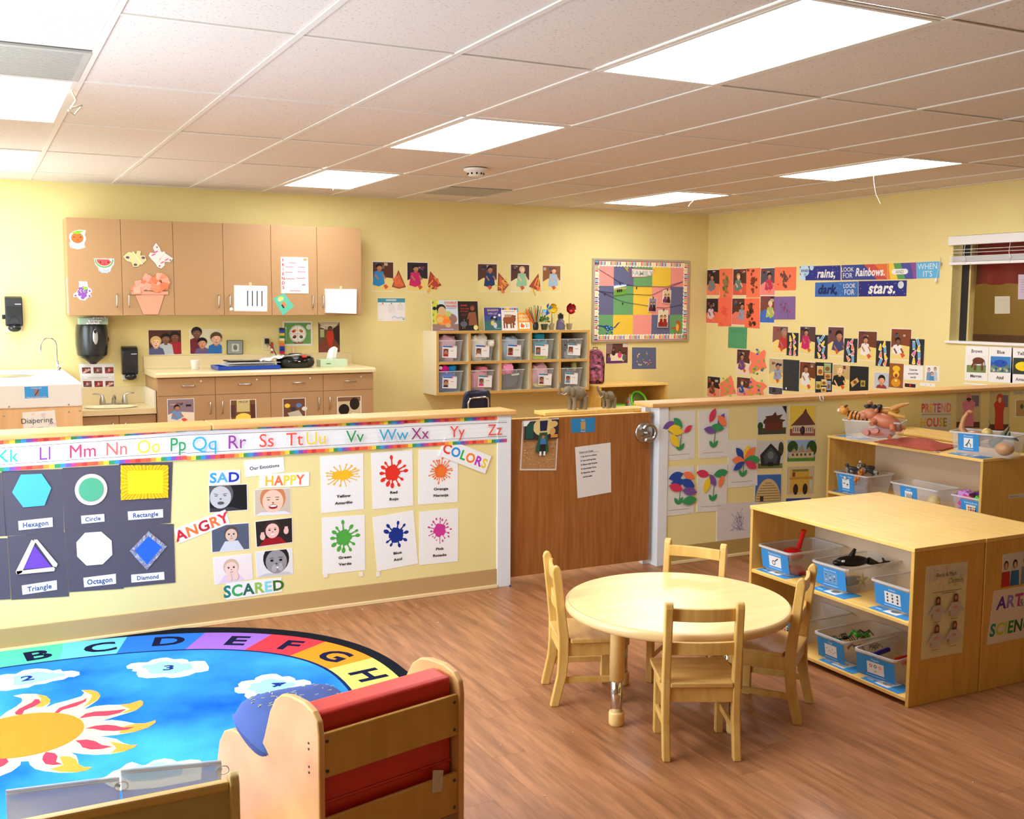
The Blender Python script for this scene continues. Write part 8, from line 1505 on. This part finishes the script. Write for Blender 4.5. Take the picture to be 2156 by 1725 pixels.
cg = [(-0.023,0.679)]; ang_ = [2 * PI * k / 28 for k in range(28)]; rx_ = ([(0.044,0.674)][0][0] - [(-0.09,0.685)][0][0]) / 2; rz2 = ([(-0.021,0.749)][0][1] - [(-0.025,0.609)][0][1]) / 2
o2 = pp(shp[1], 'tan_ring', [(cg[0][0] + rx_ * math.cos(t), cg[0][1] + rz2 * math.sin(t)) for t in ang_], (206, 196, 184), .0052); piece('green_circle', o2, PW_, [(cg[0][0] + rx_ * .76 * math.cos(t), cg[0][1] + rz2 * .75 * math.sin(t)) for t in ang_], (84, 170, 130), .0066)
yq = [(0.127,0.753),(0.282,0.746),(0.279,0.64),(0.127,0.648)]; o2 = pp(shp[2], 'yellow_rectangle', yq, (252, 232, 30), .0056)
yo = [(0.102,0.779),(0.306,0.767),(0.302,0.617),(0.097,0.623)]
for sd in range(4):
    a, b_ = yo[sd], yo[(sd + 1) % 4]; ia, ib = yq[sd], yq[(sd + 1) % 4]; n_ = 24 if sd % 2 == 0 else 16; rn = random.Random(sd)
    for k in range(n_):
        t0, t1 = k / n_, (k + 1) / n_ - .004; L1 = lambda p, q_, t: (p[0] + (q_[0] - p[0]) * t, p[1] + (q_[1] - p[1]) * t); e_ = rn.uniform(.93, 1.03)
        A, B_ = L1(a, b_, t0), L1(a, b_, t1); C_, D_ = L1(ia, ib, t1), L1(ia, ib, t0); A = (D_[0] + (A[0] - D_[0]) * e_, D_[1] + (A[1] - D_[1]) * e_); B_ = (C_[0] + (B_[0] - C_[0]) * e_, C_[1] + (B_[1] - C_[1]) * e_)
        piece('crepe_fringe', shp[2], PW_, [A, B_, C_, D_], (250, 208, 30) if k % 2 else (240, 186, 20), .0066 + .0022 * (k % 2) + rn.uniform(0, .001))
pp(shp[3], 'purple_triangle', [(-0.259,0.453),(-0.194,0.351),(-0.311,0.354)], (110, 70, 180), .0064)
for p in ([(-0.269,0.48),(-0.254,0.469),(-0.313,0.34),(-0.33,0.333),(-0.337,0.346)], [(-0.261,0.479),(-0.247,0.479),(-0.17,0.363),(-0.175,0.35),(-0.188,0.353)], [(-0.334,0.349),(-0.188,0.351),(-0.181,0.344),(-0.185,0.333),(-0.33,0.334)]): pp(shp[3], 'craft_stick', p, (234, 218, 200), .0082)
pp(shp[4], 'white_octagon', [(-0.055,0.489),(0.012,0.488),(0.054,0.443),(0.055,0.379),(0.014,0.341),(-0.053,0.342),(-0.09,0.387),(-0.091,0.45)], (246, 250, 252), .0060)
DQ = [(0.212,0.472),(0.29,0.394),(0.199,0.293),(0.128,0.389)]; o2 = pp(shp[5], 'foil_frame', DQ, (190, 196, 206), .0066); cx = sum(p[0] for p in DQ) / 4; cz = sum(p[1] for p in DQ) / 4; o2.data.materials[0] = mat('crinkled_foil', (206, 210, 216), rough=.25, metal=.9, bump=.8, nscale=60)
pp(shp[5], 'blue_diamond', [(cx + (x - cx) * .72, cz + (z - cz) * .72) for x, z in DQ], (40, 100, 214), .0080)
# emotions
Q = [(0.646,0.764),(0.834,0.769),(0.838,0.699),(0.653,0.685),(0.488,0.726),(0.629,0.722),(0.628,0.658),(0.485,0.66),(0.72,0.694),(0.958,0.688),(0.956,0.621),(0.717,0.629),(0.323,0.467),(0.556,0.54),(0.575,0.472),(0.342,0.4),(0.551,0.19),(0.814,0.186),(0.817,0.117),(0.552,0.109)]
card('small white Our Emotions title', PW_, Q[0:4], lambda d: d.T('Our Emotions', .5, .62, .2, (70, 70, 80), b=1), name='sign_sheet', cat='sign', lift=.0006)
def sten(t_, cs, sx=.95): return lambda d: (d.T(t_, .5, .84, .66, b=1, cols=cs, sx=sx), [d.R(.02, .49, .98, .53, (250, 250, 250))] if 0 else None)
card('stencilled SAD sign in blues', PW_, Q[4:8], sten('SAD', [(60, 160, 236), (90, 170, 240), (30, 60, 180)], 1.1), name='stencil_sign', cat='sign', lift=.0009); card('stencilled HAPPY sign in yellow and orange', PW_, Q[8:12], sten('HAPPY', [(240, 190, 60), (240, 120, 70), (240, 214, 60), (246, 220, 60), (244, 120, 80)], .95), name='stencil_sign', cat='sign', lift=.0016)
card('tilted stencilled ANGRY sign in reds', PW_, Q[12:16], sten('ANGRY', [(206, 40, 50), (244, 120, 50), (190, 40, 50), (240, 120, 60), (226, 50, 60)], 1.05), name='stencil_sign', cat='sign', lift=.0009); card('stencilled SCARED sign in greens', PW_, Q[16:20], sten('SCARED', [(30, 130, 120), (60, 170, 90), (40, 110, 90), (150, 200, 80), (130, 220, 230), (60, 110, 40)], .95), name='stencil_sign', cat='sign', lift=.0009)
def face(skin, hair, bg, shirt, mouth, x=.5, y=.5, r=.42, extra=None):
    def f(d):
        d.R(.015, .02, .985, .98, bg); rx = r / d.asp; dk = tuple(int(c * .45) for c in skin)
        cl = lambda p: [(min(.985, max(.015, u)), min(.98, max(.02, v))) for u, v in p]; EE = lambda cx, cy, a, b_, c: d.P(cl([(cx + a / d.asp * math.cos(t), cy + b_ * math.sin(t)) for t in [2 * PI * k / 20 for k in range(20)]]), c)
        d.P(cl([(x - rx * 1.7, 1), (x - rx * .9, y + r * .95), (x + rx * .9, y + r * .95), (x + rx * 1.7, 1)]), shirt); EE(x, y - r * .12, r * 1.0, r * 1.08, hair); EE(x, y + r * .12, r * .82, r * .9, skin)
        for s in (-1, 1): EE(x + s * .34 * rx, y, r * .13, r * (.03 if mouth in 'cl' else .09), (30, 24, 24)); d.L(cl([(x + s * .5 * rx, y - r * .18), (x + s * .18 * rx, y - r * (.10 if mouth in 'ac' else .2))]), r * .05, dk)
        EE(x, y + r * .25, r * .08, r * .06, dk)
        if mouth == 'c': EE(x, y + r * .58, r * .26, r * .13, dk)
        elif mouth == 'l': EE(x, y + r * .55, r * .34, r * .18, (150, 40, 50)); EE(x, y + r * .49, r * .28, r * .07, (250, 250, 246))
        elif mouth == 'a': d.L(cl([(x - .2 * rx, y + r * .6), (x, y + r * .54), (x + .2 * rx, y + r * .6)]), r * .05, dk)
        elif mouth == 't': d.R(x - .22 * rx, y + r * .48, x + .22 * rx, y + r * .62, (246, 240, 240))
        if extra: extra(d, EE)
    return f
G_ = lambda v: (v, v, v + 2)
Q = [(0.482,0.659),(0.66,0.653),(0.66,0.528),(0.482,0.53),(0.692,0.624),(0.867,0.619),(0.868,0.492),(0.691,0.497),(0.489,0.47),(0.665,0.468),(0.666,0.34),(0.49,0.342),(0.692,0.471),(0.872,0.475),(0.872,0.352),(0.697,0.346),(0.494,0.318),(0.673,0.319),(0.678,0.195),(0.5,0.189),(0.691,0.325),(0.869,0.325),(0.872,0.196),(0.696,0.199)]
hands = lambda pts, c: (lambda d, E_: [(E_(u, v, .10, .13, c), [E_(u - .03 + .022 * k, v - .12, .018, .06, c) for k in range(4)]) for u, v in pts])
for i, (lab, f) in enumerate((('grey photo of a crying child under the SAD sign', face(G_(196), G_(90), G_(26), G_(60), 'c', .30, .40, .46)), ('photo of a laughing red-haired child under the HAPPY sign', face((246, 200, 176), (206, 130, 80), (206, 190, 170), (226, 226, 236), 'l', .5, .42, .48)), ('photo of a frowning boy in a grey collar shirt', face((222, 190, 170), (90, 74, 66), (84, 92, 110), (206, 212, 218), 'a', .52, .38, .26)), ('photo of a girl in red with raised fists', face((236, 190, 176), (60, 40, 34), (40, 34, 32), (150, 20, 30), 't', .45, .40, .32, hands([(.18, .62), (.82, .50)], (236, 190, 176)))), ('photo of a child resting chin on hands, palest of the six', face((240, 206, 190), (206, 180, 150), (236, 226, 222), (226, 206, 226), 'a', .45, .45, .28, hands([(.38, .82), (.55, .80)], (240, 206, 190)))), ('grey photo of a dark-haired child covering the mouth', face(G_(150), G_(30), G_(226), G_(200), 't', .55, .40, .50, hands([(.48, .72), (.66, .70)], G_(176)))))): card(lab, PW_, Q[4 * i:4 * i + 4], f, name=SK, cat='photo', group='emotion photos on the low partition', lift=.0002)
# colour splats
Q = [(1.013,0.761),(1.231,0.763),(1.231,0.483),(1.016,0.483),(1.272,0.762),(1.49,0.763),(1.493,0.48),(1.278,0.479),(1.525,0.764),(1.741,0.75),(1.739,0.478),(1.521,0.482),(1.018,0.46),(1.235,0.455),(1.235,0.176),(1.019,0.177),(1.276,0.439),(1.494,0.455),(1.518,0.178),(1.299,0.162),(1.526,0.445),(1.743,0.446),(1.741,0.165),(1.525,0.169)]
SP = [('Yellow', 'Amarillo', (246, 190, 40), .50, .36, 1.4, 1), ('Red', 'Rojo', (226, 50, 36), .50, .38, 1.05, 2), ('Orange', 'Naranja', (240, 120, 50), .56, .40, 1.0, 3), ('Green', 'Verde', (80, 170, 70), .50, .38, 1.05, 2), ('Blue', 'Azul', (16, 50, 140), .53, .40, 1.0, 4), ('Pink', 'Rosado', (206, 60, 150), .52, .38, .95, 5)]
for i, (en, es, c, cx, cy, ax_, kind) in enumerate(SP):
    def f(d):
        rn = random.Random(kind * 7); R0_ = .140 if kind in (1, 2, 4) else .122; n_ = {1: 18, 2: 12, 3: 22, 4: 9, 5: 20}[kind]; P_ = []
        for k in range(48): t = 2 * PI * k / 48; r = R0_ * (1 + .08 * math.sin(5 * t + kind) + .05 * math.sin(9 * t)); P_.append((cx + r * (1.35 if kind == 1 else 1) * math.cos(t) / d.asp, cy + r * (.62 if kind == 1 else 1) * math.sin(t)))
        d.P(P_, c)
        for k in range(n_):
            t = 2 * PI * (k + rn.uniform(-.2, .2)) / n_; L_ = R0_ * rn.uniform(1.35, 2.0 if kind != 4 else 1.75); w0, w1 = (.016, .030) if kind in (2, 4) else (.010, .014); w1 *= rn.uniform(.7, 1.3); kx = 1.35 if kind == 1 else 1; ky = .75 if kind == 1 else 1
            u0 = (cx + R0_ * .8 * kx * math.cos(t) / d.asp, cy + R0_ * .8 * ky * math.sin(t)); u1 = (cx + L_ * kx * math.cos(t) / d.asp, cy + L_ * ky * math.sin(t)); nx, ny = -math.sin(t), math.cos(t)
            if kind != 5 or k % 2: d.P([(u0[0] + nx * w0 / d.asp, u0[1] + ny * w0), (u1[0] + nx * w0 * .5 / d.asp, u1[1] + ny * w0 * .5), (u1[0] - nx * w0 * .5 / d.asp, u1[1] - ny * w0 * .5), (u0[0] - nx * w0 / d.asp, u0[1] - ny * w0)], c)
            d.E(u1[0], u1[1], w1 * 1.5, w1, c, 10, rot=t); d.k -= 1
        d.T(en, .52 if i != 2 else .56, .75, .044, 'black', b=1, sx=1.35).T(es, .52 if i != 2 else .56, .87, .044, 'black', b=1, sx=1.35)
    card('white splat poster ' + en + ' ' + es, PW_, Q[4 * i:4 * i + 4], f, name='splat_poster', cat='poster', group='paint splat colour posters', lift=.0005)
Q = [(1.668,0.816),(1.93,0.705),(1.893,0.616),(1.633,0.727)]
card('tilted COLORS stencil sign over the orange poster', PW_, Q, lambda d: d.T('COLORS', .5, .74, .48, b=1, cols=[(236, 60, 60), (50, 150, 220), (50, 180, 80), (244, 130, 50), (190, 60, 190), (244, 206, 50)], sx=.98), name='stencil_sign', cat='sign', lift=.006)
for k, (x, z) in enumerate([(1.033,0.173),(1.214,0.157),(1.303,0.147)]): MB().box(x - .010, 1.1475, z - .012, x + .010, 1.149, z + .012, (238, 232, 222)).build('torn_tape', PRINT, label=('torn white tape scrap at the near corner of the Green poster', 'torn white tape hanging from the other corner of the Green poster', 'torn white tape scrap under the Blue poster')[k], cat='tape')
# --- shelf ends
Q = [(2.664,0.535),(2.888,0.53),(2.88,0.175),(2.658,0.178)]
def bm(d):
    d.R(0, 0, 1, .16, (226, 216, 190)); rn = random.Random(4)
    for k in range(30): d.T('4550682389'[k % 10], rn.uniform(.04, .96), rn.uniform(.05, .26), rn.uniform(.02, .045), [(236, 150, 160), (150, 190, 190), (200, 206, 180), (216, 180, 210), (180, 200, 210)][k % 5])
    d.T('Block & Math', .47, .125, .040, (50, 50, 50), sx=1.0).T('Center', .68, .205, .052, (110, 100, 90), sh=.3).R(.16, .285, .86, .291, (120, 110, 90)).R(.38, .305, .70, .311, (120, 110, 90))
    for k, (x, y) in enumerate(((.3, .37), (.72, .36), (.3, .67), (.72, .66))): d.P([(x - .22, y + .16), (x - .09, y + .06), (x + .09, y + .06), (x + .22, y + .16), (x + .10, y + .15), (x + .10, y + .21), (x - .11, y + .21), (x - .11, y + .15)], (206, 196, 190)).E(x, y, .035, .035, (110, 64, 40)).R(x - .055, y, x + .055, y + .06, (110, 64, 40)).E(x, y + .012, .022, .026, (196, 140, 110)).E(x, y + .115, .035, .015, (206, 150, 120)).R(x - .1, y + .235, x + .08, y + .24, (120, 110, 90))
card('cream Block & Math Center poster on the shelf end', 'y-1.045', Q, bm, name='center_poster', cat='poster', base=(232, 224, 176))
Q = [(3.08,0.537),(3.205,0.547),(3.216,0.408),(3.083,0.406),(3.04,0.397),(3.477,0.346),(3.449,0.102),(3.013,0.184)]
Q[1] = (Q[0][0] + .17, Q[0][1] + .0); Q[2] = (Q[3][0] + .17, Q[3][1]); Q[5] = (Q[4][0] + .34, Q[4][1]); Q[6] = (Q[7][0] + .35, Q[7][1])
def fam4(d): d.R(0, 0, 1, 1, (216, 214, 206)); [(d.P([(x - .15, 1), (x - .13, y + .2), (x + .13, y + .2), (x + .15, 1)], c), d.E(x, y, .10, .14, h_), d.E(x, y + .03, .07, .10, (222, 168, 130))) for x, y, c, h_ in ((.12, .34, (190, 40, 40), (80, 36, 30)), (.78, .26, (120, 140, 160), (100, 70, 50)), (.42, .34, (40, 110, 170), (24, 20, 24)))]
card('family photo on the end of the back-to-back shelf', 'y-1.048', Q[0:4], fam4, name=SK, cat='photo')
def art(d): d.T('ART', .08, .36, .22, al='l', b=1, cols=[(90, 60, 170), (150, 130, 210), (190, 60, 140)], sx=1.1).T('&', .50, .38, .14, (110, 110, 130)).T('SCIENCE', .02, .85, .22, al='l', b=1, cols=[(40, 140, 120), (190, 210, 60), (200, 220, 120), (60, 140, 60), (40, 110, 60), (60, 160, 130), (90, 170, 190)], sx=.95)
card('ART & SCIENCE stencil sign on the end of the back-to-back shelf', 'y-1.048', Q[4:8], art, name='stencil_sign', cat='sign', base=(232, 220, 208))
Q = [(4.431,0.493),(4.592,0.496),(4.594,0.47),(4.435,0.475)]
card('narrow Children in Nature strip on the tall shelf end', 'y-0.02', Q, lambda d: d.T('Children in Nature', .05, .68, .42, (60, 60, 60), al='l', sx=.9), name='sign_strip', cat='sign', base=(216, 206, 190))

Q = [(1.909,1.569),(1.774,1.57),(1.766,1.437),(1.903,1.434),(1.71,1.734),(1.586,1.734),(1.575,1.547),(1.702,1.546)]
card('blank sheet taped on the glass of the interior window', 'x6.672', Q[0:4], lambda d: d.R(.2, .2, .8, .22, (170, 170, 160)), name='window_sheet', base=(190, 184, 160)); card('pale notice on the window glass at the edge of view', 'x6.672', Q[4:8], lambda d: [d.R(.15, .2 + .1 * k, .8, .22 + .1 * k, (150, 140, 170)) for k in range(6)], name='window_sheet', base=(196, 180, 196))
